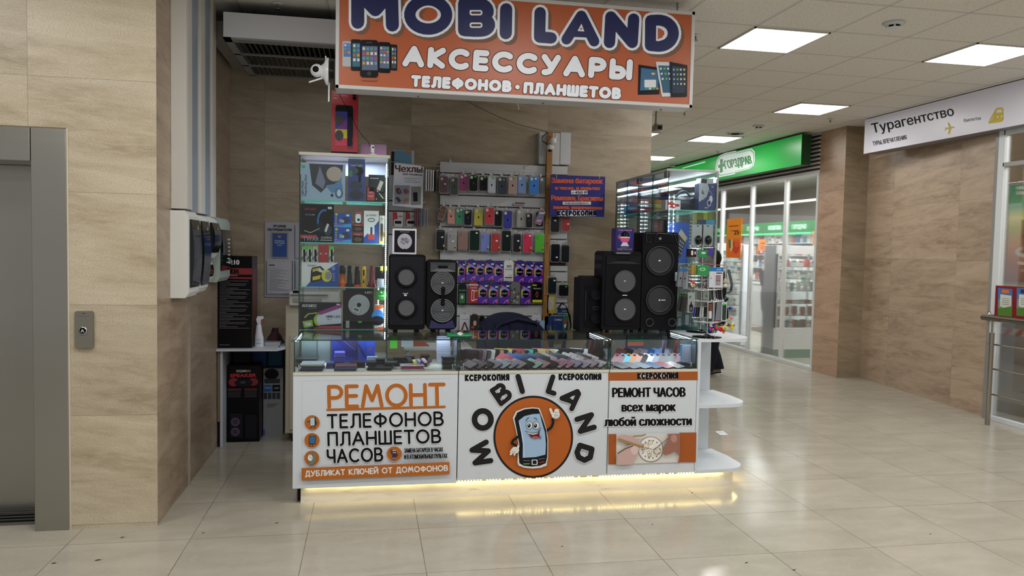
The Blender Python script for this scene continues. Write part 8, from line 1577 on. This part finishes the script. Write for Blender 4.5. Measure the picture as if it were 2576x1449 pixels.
# ================= left corner: desk, cartons, board, cabinet =================
YD = 2.47; ZD = PY(YD, 620, 884).z
t = thing('desk', (-1.15, 2.75, 0), 'narrow white desk in the left corner with cartons on and under it', 'table')
x0 = XL+.001; x1 = PY(YD, 713, 886).x
b = MB(); b.prism([(x0, YD), (x1-.05, YD), (x1, YD+.1), (x1, YB-.01), (x0, YB-.01)], ZD, ZD+.018, mat('#cfd3dc', .35), 'z'); b.build('desk_top', t, .002)
xs = PY(YD+.03, 560, 1100).x; b = MB(); b.box(xs-.02, xs, YD+.03, YB-.01, 0, ZD, mat('#b9bfc9', .35)); b.build('side_panel', t, .002)
b = MB(); b.box(x0+.004, x0+.02, YD+.03, YB-.02, .2, ZD, mat('#7a6a5a', .5)); b.box(x0+.006, x0+.022, YD+.05, YB-.02, 0, .2, MBLACK); b.build('wall_batten', t)
def d_tall(g, b):
    g.rect(0, 0, 1, 1, mat('#0b0b0e', .3)); g.rect(0, .8, 1, .87, mat('#8a1a20')); g.rect(0, .755, 1, .77, mat('#a02028')); g.text('ZQS8210', (-.12, .91), (.62, .91), .05, WHITE2, .01); g.text('SPEAKER', (.05, .812), (.62, .812), .045, BLACK, .008); g.text('Параметры:', (.35, .785), (.58, .785), .014, mat('#b0b0b4')) 
    for k in range(34): g.line([(.05, .73-k*.0155), (.05+[.85, .3, .8, .75, .2, .55, .9, .4, .78][k % 9], .73-k*.0155)], .0035, mat('#8a8a92'), cap=False)
    g.text('MADE IN CHINA', (.06, .03), (.35, .03), .012, mat('#8a8a92'))
yb = 2.53; a = PY(yb, 542, 878); a.x = XL+.004; c = PY(yb, 634, 645)
b = MB(); b.box(a.x, c.x, yb, yb+.28, ZD+.0186, c.z, mat('#0b0b0e', .3), {'r': mat('#3a2628', .4), 't': mat('#2a2626')}); d_tall(gfront(b, a.x, ZD+.02, c.x-a.x, c.z-ZD-.02, yb), b)
b.box(c.x+.0005, c.x+.0015, yb+.04, yb+.22, c.z-.5, c.z-.1, mat('#6a3034', .4)); tag(b.build('speaker_carton', loc=(a.x, yb, ZD), bevel=.001), 'tall black speaker carton with red stripe standing on the white desk', 'box', 'black and red speaker cartons')
def d_low(g, b):
    g.rect(0, 0, 1, 1, mat('#0c0b10', .3)); g.text('ZQS8211', (.3, .92), (.72, .92), .028, mat('#c9c4c4'), .004); g.text('SPEAKER', (.12, .855), (.9, .855), .042, mat('#b0202c'), .01)
    g.ell(.22, .79, .15, .055, mat('#8a1a24')); g.ell(.82, .79, .14, .05, mat('#7a1620')); g.ell(.52, .78, .28, .045, mat('#1b1b22')); g.ell(.5, .785, .09, .02, mat('#2e2e38')); g.rect(.05, .69, .45, .7, mat('#b0202c')); g.rect(.54, .69, .93, .7, mat('#b0202c'))
    for k in range(6): g.line([(.06, .675-k*.016), (.44, .675-k*.016)], .003, mat('#6a6a72'), cap=False); g.line([(.55, .675-k*.016), (.92, .675-k*.016)], .003, mat('#6a6a72'), cap=False)
    g.rrect(.12, .06, .5, .38, .03, mat('#1c1d28')); g.rrect(.58, .05, .94, .36, .03, mat('#191a24'))
    for z in (.27, .14): g.ell(.28, z, .13, .055, mat('#7a3a4a')); g.ell(.28, z, .11, .045, mat('#2a4a6a')); g.ell(.28, z, .08, .033, mat('#3a2a34'))
yb = 2.66; a = PY(yb, 569, 1111); c = PY(yb, 653, 920)
b = MB(); b.box(a.x, c.x, yb, yb+.3, .0006, c.z, mat('#0c0b10', .3), {'r': mat('#3a0f16', .4), 't': mat('#2c1016')}); d_low(gfront(b, a.x, 0, c.x-a.x, c.z, yb), b)
g = G(b, lambda p, q: Vector((c.x, yb+p*.3, q*c.z)), (1, 0, 0)); g.sg = 1; g.ell(.5, .33, .3, .1, mat('#5a2a4a')); g.ell(.5, .33, .24, .08, mat('#1c2a44')); g.ell(.5, .17, .3, .1, mat('#5a2a4a')); g.ell(.5, .17, .24, .08, mat('#1c2a44')); g.text('ZQS8211', (.2, .9), (.8, .9), .02, mat('#9a2a34'))
tag(b.build('speaker_carton', loc=(a.x, yb, 0), bevel=.001), 'black carton printed SPEAKER in red standing on the floor under the desk', 'box', 'black and red speaker cartons')
def d_wl(g, b):
    g.rect(0, 0, 1, 1, mat('#8f9298', .4)); g.ell(.42, .92, .36, .08, mat('#15161a')); g.rrect(.05, .78, .85, .85, .02, mat('#2a2f38')); g.rect(.02, .66, .42, .76, mat('#1f5a98')); g.rect(.46, .66, .86, .76, mat('#17181c')); g.text('300', (.05, .7), (.38, .7), .035, mat('#9cc8e8')); g.text('LED', (.55, .7), (.8, .7), .025, mat('#d8d8d8'))
    for k in range(8): g.rect(.02+(k % 4)*.22, .55+(k//4)*.05, .2+(k % 4)*.22, .595+(k//4)*.05, mat('#1b2a3a'))
    for k in range(3): g.line([(.2, .48-k*.02), (.75-.1*k, .48-k*.02)], .006, mat('#5a5c60'), cap=False)
    g.rect(0, .02, .1, .1, mat('#2a6ab0'))
yb = 2.84; xg = c.x+.006; a = PY(yb, 655, 1092); a.x = xg; c = PY(yb, 712, 927)
b = MB(); b.box(a.x, c.x, yb, yb+.18, .0006, c.z, mat('#8f9298', .4)); d_wl(gfront(b, a.x, 0, c.x-a.x, c.z, yb), b); tag(b.build('gadget_carton', loc=(a.x, yb, 0), bevel=.001), 'grey printed carton with black picture under the desk, right of the SPEAKER carton', 'box')
for u0, u1, hc, l, yy in ((585, 630, '#23262c', 'dark folder lying under the desk top above the SPEAKER carton', 2.75), (631, 671, '#123a78', 'left dark blue bag stuffed under the desk top', 2.86), (672, 712, '#14507a', 'right teal-blue bag stuffed under the desk top', 2.90)):
    a = PY(yy, u0, 925); c = PY(yy, u1, 893); b = MB(); zl = PY(2.84, 680, 926).z+.002; b.box(a.x, c.x, yy, yy+.12, zl if yy > 2.8 else PY(2.66, 610, 919).z+.002, ZD-.004, mat(hc, .6, bump=.3)); tag(b.build('shopping_bag', loc=a, bevel=.01), l, 'bag')
# spray bottle
yy = 2.60; p = PY(yy, 652, 876); zt_ = PY(yy, 652, 795).z; h = zt_-ZD-.02; t = thing('spray_bottle', (p.x, yy, ZD+.019), 'white trigger spray bottle standing on the desk beside the tall carton', 'bottle'); z = ZD+.0186
b = MB(); b.loft([((p.x, yy, z), .034, .024), ((p.x, yy, z+h*.3), .033, .024), ((p.x-.003, yy, z+h*.5), .024, .02), ((p.x-.003, yy, z+h*.68), .02, .018), ((p.x-.002, yy, z+h*.76), .012, .012)], mat('#d8d9e4', .3), 18); b.build('bottle', t)
b = MB(); g = gfront(b, p.x-.02, z+h*.08, .04, h*.25, yy-.0245); g.line([(.1, .7), (.9, .75)], .05, mat('#b0507a')); g.line([(.2, .5), (.8, .5)], .05, mat('#7a7aa8')); g.line([(.1, .2), (.9, .15)], .05, mat('#3a4a9a')); b.build('label_print', t)
b = MB(); b.prism([(p.x-.022, z+h*.9), (p.x-.012, z+h), (p.x+.03, z+h), (p.x+.034, z+h*.93), (p.x+.012, z+h*.88), (p.x+.012, z+h*.77), (p.x-.014, z+h*.77)], yy-.012, yy+.012, mat('#dcdde6', .3), 'y'); b.build('spray_head', t, .003)
b = MB(); b.prism([(p.x+.012, z+h*.9), (p.x+.036, z+h*.93), (p.x+.034, z+h*.8), (p.x+.026, z+h*.8)], yy-.006, yy+.006, mat('#a83a38', .4), 'y'); b.build('trigger', t)
# cloth pile, small box, pens on the desk
b = MB(); p = PY(2.85, 692, 866)
for k in range(7): a_ = k*.9; b.loft([((p.x+.03*math.cos(a_), 2.85+.03*math.sin(a_), ZD+.0186), .05, .05), ((p.x+.025*math.cos(a_), 2.85+.03*math.sin(a_), ZD+.05+.02*(k % 3)), .035, .04), ((p.x+.02*math.cos(a_*1.3), 2.86, ZD+.09+.025*(k % 3)), .008, .01)], mat(['#3a3f22', '#5a2a3c', '#1c2a3c', '#22262a', '#2a4a50', '#4a2430', '#1b1f24'][k], .9, bump=.5), 9)
tag(b.build('cloth_pile', loc=(p.x, 2.85, ZD+.0186)), 'crumpled olive, pink and dark cloths heaped at the back of the desk', 'cloth')
b = MB(); a = PY(2.66, 666, 868); c = PY(2.66, 705, 860); b.box(a.x, c.x, 2.66, 2.76, ZD+.0186, ZD+.045, mat('#b0b0b0', .5)); tag(b.build('flat_box', loc=a, bevel=.001), 'low grey flat box lying on the desk behind the spray bottle', 'box')
b = MB(); b.tube([PY(2.56, 698, 878)+Vector((0, 0, 0)), PY(2.58, 706, 868)], [.007, .004], mat('#2a4a9a', .3), 8); tag(b.build('marker_pen', loc=PY(2.56, 698, 878)), 'blue marker pen lying near the right end of the desk', 'pen')
b = MB(); b.tube([PY(2.52, 640, 877), PY(2.52, 660, 878), PY(2.53, 674, 877)], .0035, mat('#2a6a44', .4), 6); tag(b.build('screwdriver', loc=PY(2.52, 640, 877)), 'thin green-handled tool lying in front of the spray bottle', 'tool')
# information board
YI = YB-.012; a = PY(YI, 666, 747); c = PY(YI, 811, 561)
t = thing('information_board', ((a.x+c.x)/2, YI, a.z), 'light grey consumer information board with a blue booklet and printed sheets on the back wall', 'notice board')
b = MB(); b.box(a.x, c.x, YI, YB-.001, a.z, c.z, mat('#a3a4ae', .4)); b.build('board', t, .001)
b = MB(); g = gpix(b, YI).crop(520, 540, 260/639); g.text('УГОЛОК', (412, 78), (490, 80), 15, INK, 1.2); g.text('ПОТРЕБИТЕЛЯ', (377, 100), (524, 102), 15, INK, 1.2)
for (q0, q1, q2, q3) in ((368, 285, 530, 495), (545, 65, 700, 272), (545, 285, 700, 495)):
    g.line([(q0, q1), (q0, q3), (q2, q3), (q2, q1)], 3, INK, cap=False)
b.build('printed_headings', t)
b = MB(); g = gpix(b, YI).crop(520, 540, 260/639); g.k = .004; g.poly([(378, 290), (528, 292), (526, 488), (376, 484)], mat('#a8a8b0'))
g.rect(385, 308, 420, 316, mat('#3a3a40'))
for k in range(17): g.line([(388, 330+k*8.5), (430+((k*37) % 85), 331+k*8.5)], 1.6, mat('#6a6a74'), cap=False)
g.poly([(552, 300), (600, 300), (600, 485), (552, 485)], mat('#9aa0a6'))
b.build('printed_sheet', t)
b = MB(); p = PY(YI-.01, 683, 649); q = PY(YI-.01, 725, 585); b.box(p.x, q.x, YI-.012, YI, p.z, q.z, mat('#8a8a72', .4)); b.box(p.x+.008, q.x-.01, YI-.014, YI-.012, p.z+.01, q.z-.008, mat('#16408c', .4)); g = gpix(b, YI-.014).crop(520, 540, 260/639); CW = mat('#9ab0c8'); g.text('ПРАВИЛА', (420, 166), (480, 168), 9, CW, .6); g.text('ТОРГОВЛИ', (418, 179), (482, 181), 9, CW, .6); g.text('2020', (436, 192), (464, 193), 8, CW, .5); g.poly([(440, 130), (462, 130), (456, 142), (444, 142)], mat('#b0888a')); b.build('booklet', t)
# cabinet with printer
yc = 2.62; a = PY(yc, 717, 1085); c = PY(yc, 717, 768)
t = thing('metal_cabinet', (a.x+.2, 2.8, 0), 'cream metal cabinet on castors beside the desk, half hidden by the counter', 'cabinet')
MC = mat('#b8b09c', .45); zt_ = c.z; x1 = LX0-.02
b = MB(); b.box(a.x, a.x+.45, yc, YB-.03, .07, zt_, MC); b.build('body', t, .003)
z1d = PY(yc, 728, 842).z; b = MB(); b.box(a.x+.035, a.x+.40, yc-.012, yc-.001, .1, z1d, MC); b.build('door', t, .002)
b = MB(); p = PY(yc-.012, 735, 857); b.lathe([(.008, 0), (.008, .004)], DCHROME, (p.x, yc-.012, p.z), 'y', 12); b.build('lock', t)
for dx in (.06, .40): b = MB(); b.lathe([(.03, -.012), (.03, .012)], MBLACK, (a.x+dx, yc+.03, .031), 'x', 16); b.box(a.x+dx-.01, a.x+dx+.01, yc+.02, yc+.04, .05, .07, DCHROME); b.build('castor', t)
t = thing('printer', (a.x+.25, 2.8, zt_), 'light grey laser printer standing behind the left edge of the glass tower', 'printer')
p = PY(yc+.02, 728, 830); pr_ = MB(); xa = PY(yc+.02, 729, 800).x
zA = PY(yc+.02, 735, 831).z; zB = PY(yc+.02, 735, 765).z
pr_.box(xa, xa+.38, yc-.05, YB-.06, zt_+.0005, zB+.1, mat('#b9b8b2', .4)); pr_.build('body', t, .006)
b = MB(); b.box(xa+.01, xa+.3, yc-.075, yc-.05, zB-.02+.1, zB+.08, mat('#c3c2bc', .4)); b.box(xa+.03, xa+.25, yc-.06, yc-.05, zt_+.03, zt_+.06, mat('#8a8983')); b.build('front_tray', t, .002)
b = MB(); b.box(xa+.03, xa+.075, yc-.054, yc-.05, zt_+.1, zt_+.12, BLACK); b.build('display', t)
# scattered floor debris and receipt
p = PZ(0, 1815, 1090); b = MB(); b.add([tuple(PZ(.001, 1799, 1085)), tuple(PZ(.001, 1819, 1084)), tuple(PZ(.001, 1832, 1094)), tuple(PZ(.001, 1812, 1094)), tuple(PZ(.004, 1806, 1087))], [(0, 1, 2, 3)], mat('#dfe6e8', .5)); g = G(b, lambda u, v: PZ(.0015, u, v), (0, 0, 1)); g.line([(1808, 1088), (1820, 1088)], 1, mat('#b8c0c4'), cap=False); tag(b.build('paper_receipt', loc=p), 'small white paper slip lying on the floor right of the counter', 'paper')
for k, (u, v, w) in enumerate(((135, 1417, .012), (246, 1409, .016), (307, 1352, .010), (1413, 1375, .005), (1640, 1320, .004), (1877, 1416, .009), (1740, 1240, .006), (2340, 1344, .005), (510, 1341, .006), (695, 1316, .008), (1997, 1434, .01))):
    p = PZ(.0005, u, v); b = MB(); b.loft([((p.x, p.y, .0004), w, w*.35, (1, .2, 0)), ((p.x+.002, p.y, .003), w*.6, w*.2, (1, .2, 0))], mat('#2c2018', .8), 7); b.ball((p.x+w*1.4, p.y+.004, .0015), .0015, mat('#2c2018'), 6); tag(b.build('dirt_crumb', loc=(p.x, p.y, 0)), ['dark crumb of dirt farthest left on the floor', 'long dark crumb of dirt on the floor below the lift corner', 'dark crumb of dirt nearest the foot of the stone corner', 'tiny crumb on the floor in front of the middle counter panel', 'tiny crumb on the floor below the watch picture panel', 'pair of small marks on the floor at bottom right', 'small crumb near the rounded plinth end', 'tiny crumb on the tiles at the far right', 'tiny crumb between the stone corner and the counter', 'thin crumb on the dark-lit tiles left of the counter', 'small scratch-like crumb near the bottom right edge'][k], 'dirt', 'dirt crumbs on the floor')

# ================= people =================
SKIN = mat('#b98a70', .5)
def skinbody(name, verts, edges, rad, m, parent, base, sub=2):
    me = bpy.data.meshes.new(name); me.from_pydata([tuple(Vector(v)-Vector(base)) for v in verts], edges, []); o = bpy.data.objects.new(name, me); COL.objects.link(o); me.materials.append(m)
    md = o.modifiers.new('skin', 'SKIN'); md.use_smooth_shade = True
    if not me.skin_vertices: 
        bm = bmesh.new(); bm.from_mesh(me); bm.verts.layers.skin.verify(); bm.to_mesh(me); bm.free()
    for i, r in enumerate(rad):
        sv = me.skin_vertices[0].data[i]; sv.radius = r if isinstance(r, tuple) else (r, r); sv.use_root = (i == 0)
    s2 = o.modifiers.new('smooth', 'SUBSURF'); s2.levels = sub; s2.render_levels = sub
    o.parent = parent; return o
def person(base, face, label, H, legs, trouser, top, hairc, shoe, wide=False, lean=0., armsw=.18):
    """face: heading angle in degrees (0 = +x); legs: forward offsets of left/right foot, heel lift"""
    bx, by = base; th = math.radians(face); f = Vector((math.cos(th), math.sin(th), 0)); s = Vector((-math.sin(th), math.cos(th), 0)); B = Vector((bx, by, 0)); U = Vector((0, 0, 1))
    def q(a, c, z): return tuple(B+f*a+s*c+U*z*H)
    t = thing('person', (bx, by, 0), label, 'person', None); t.rotation_euler = (0, 0, 0)
    V = [q(0, 0, .53), q(.01, 0, .62), q(lean*.4, 0, .74), q(lean*.6, 0, .83), q(lean*.9, 0, .875), q(lean, 0, .91), q(lean+.02, 0, .955)]
    E_ = [(0, 1), (1, 2), (2, 3), (3, 4), (4, 5), (5, 6)]; Rr = [(.13, .10), (.115, .09), (.14, .10), (.12, .09), .05, (.075, .085), (.07, .08)]
    ank = []
    for i, (fw, lift, sd) in enumerate(legs):
        k = .5*fw+(.10 if lift else .03); n = len(V); V += [q(0, sd*.09, .49), q(k, sd*.09, .27+lift*.3), q(fw, sd*.08, .045+lift), q(fw+.09-lift*.2, sd*.08, .02+lift*.4)]; E_ += [(0, n), (n, n+1), (n+1, n+2), (n+2, n+3)]; Rr += [.085, .055, .038, .03]; ank.append((fw, lift, sd, k))
    for sd, sw in ((1, armsw), (-1, -armsw)):
        n = len(V); V += [q(lean*.6, sd*.17, .815), q(lean*.3+sw*.4, sd*.21, .64), q(sw+.06, sd*.2, .51), q(sw+.09, sd*.2, .475)]; E_ += [(3, n), (n, n+1), (n+1, n+2), (n+2, n+3)]; Rr += [.055, .042, .03, .028]
        for j in range(5):
            m_ = len(V); off = (-.03+.015*j); V += [q(sw+.10+off*.6, sd*.2+off*.2, .452), q(sw+.115+off*.6, sd*.195+off*.2, .43+(.008 if j in (0, 4) else 0))]; E_ += [(n+3, m_), (m_, m_+1)]; Rr += [.010, .008]
    skinbody('body', V, E_, Rr, SKIN, t, (bx, by, 0))
    hd = Vector(q(lean+.02, 0, .93))
    b = MB(); b.ball(tuple(hd+U*.005*H), .098, SKIN, 20, 1.15); b.ball(tuple(hd+f*.1-U*.012), .016, SKIN, 8)
    for sd in (-1, 1): b.ball(tuple(hd+f*.088+s*sd*.033+U*.012), .011, WHITE2, 8); b.ball(tuple(hd+f*.096+s*sd*.033+U*.012), .006, BLACK, 8); b.ball(tuple(hd+s*sd*.098), .02, SKIN, 8)
    b.tube([tuple(hd+f*.092-s*.022-U*.05), tuple(hd+f*.097-U*.052), tuple(hd+f*.092+s*.022-U*.05)], .006, mat('#8a4a44'), 6); b.build('face', t)
    b = MB(); b.ball(tuple(hd-f*.022+U*.03), .108, mat(hairc, .6, bump=.5), 18, 1.1); b.loft([(tuple(hd-f*.05), .09, .06, tuple(s), tuple(f)), (tuple(hd-f*.06-U*.12), .085, .045, tuple(s), tuple(f)), (tuple(hd-f*.06-U*.2), .06, .03, tuple(s), tuple(f))], mat(hairc, .6, bump=.5), 14); b.build('hair', t)
    TM = mat(trouser, .85, bump=.5, bs=25); b = MB()
    b.loft([(q(0, 0, .60), .15, .12, tuple(s), tuple(f)), (q(0, 0, .53), .18, .15, tuple(s), tuple(f)), (q(0, 0, .47), .19, .15, tuple(s), tuple(f))], TM, 18)
    for (fw, lift, sd, k) in ank:
        w = 1.5 if wide else 1.; ex = .05 if wide else 0
        b.loft([(q(0, sd*.09, .5), .105, .11, tuple(s), tuple(f)), (q(k*.6, sd*.09, .38+lift*.1), .092*w**.5, .10*w**.5, tuple(s), tuple(f)), (q(k, sd*.09, .27+lift*.3), .075*w, .08*w, tuple(s), tuple(f)), (q(k*.5+fw*.5-.01, sd*.085, .15+lift*.4), .07*w, .078*w, tuple(s), tuple(f)), (q(fw-.0, sd*.08, .045+lift*.5), .062*w, .07*w, tuple(s), tuple(f))], TM, 18)
    b.build('trousers', t)
    JM = mat(top, .8, bump=.5, bs=30); b = MB()
    b.loft([(q(0, 0, .5), .19, .15, tuple(s), tuple(f)), (q(.01, 0, .6), .16, .125, tuple(s), tuple(f)), (q(lean*.4, 0, .72), .19, .135, tuple(s), tuple(f)), (q(lean*.6, 0, .8), .19, .12, tuple(s), tuple(f)), (q(lean*.75, 0, .845), .10, .08, tuple(s), tuple(f)), (q(lean*.85, 0, .87), .062, .062, tuple(s), tuple(f))], JM, 20)
    for sd, sw in ((1, armsw), (-1, -armsw)): b.loft([(q(lean*.6, sd*.12, .85), .05, .06), (q(lean*.6, sd*.17, .825), .078, .085), (q(lean*.45+sw*.2, sd*.2, .73), .075, .075), (q(lean*.3+sw*.4, sd*.212, .64), .066, .066), (q(sw+.05, sd*.2, .52), .044, .044)], JM, 14)
    b.build('jacket', t)
    for (fw, lift, sd, k) in ank:
        b = MB(); a = Vector(q(fw-.06, sd*.08, 0))+U*(lift*H*1.05); e = Vector(q(fw+.17, sd*.08, 0))+U*(lift*H*.12); 
        d_ = (e-a).normalized(); up_ = s.cross(d_)*-1; up_ = up_ if up_.z > 0 else -up_
        b.loft([(tuple(a+d_*L_+up_*h_), w_, h_, tuple(s), tuple(up_)) for L_, w_, h_ in ((0, .026, .03), (.03, .036, .045), (.09, .036, .045), (.15, .042, .032), (.20, .04, .026), (.235, .02, .015))], mat(shoe, .6), 14)
        b.loft([(tuple(a+d_*L_+up_*.004), w_, .008, tuple(s), tuple(up_)) for L_, w_ in ((-.005, .028), (.05, .04), (.15, .046), (.21, .044), (.245, .02))], BLACK, 12); b.build('shoe', t)
    return t
fp = PZ(0, 1836, 946)
person((fp.x-.20, fp.y+.05), 180, 'person walking past behind the kiosk in wide dark trousers, mostly hidden by the display racks', 1.58, [(.16, 0, 1), (-.07, .015, -1)], '#1c1e28', '#16161a', '#1a1512', '#8a7664', wide=True, lean=.06)
gp = PZ(0, 1931, 833)
person((gp.x, gp.y), 200, 'person in a black top and grey trousers standing inside the pharmacy seen through the glass', 1.5, [(.12, 0, 1), (-.2, .03, -1)], '#55545c', '#1b1b22', '#1c1714', '#7a6250', lean=.05)
b = MB(); b.box(gp.x-.3, gp.x+.9, gp.y-.3, gp.y+.8, .0002, .0008, mat('#6a5a50', .9)); tag(b.build('door_mat', loc=(gp.x, gp.y, 0)), 'brown mat on the pharmacy floor under the standing person', 'mat')
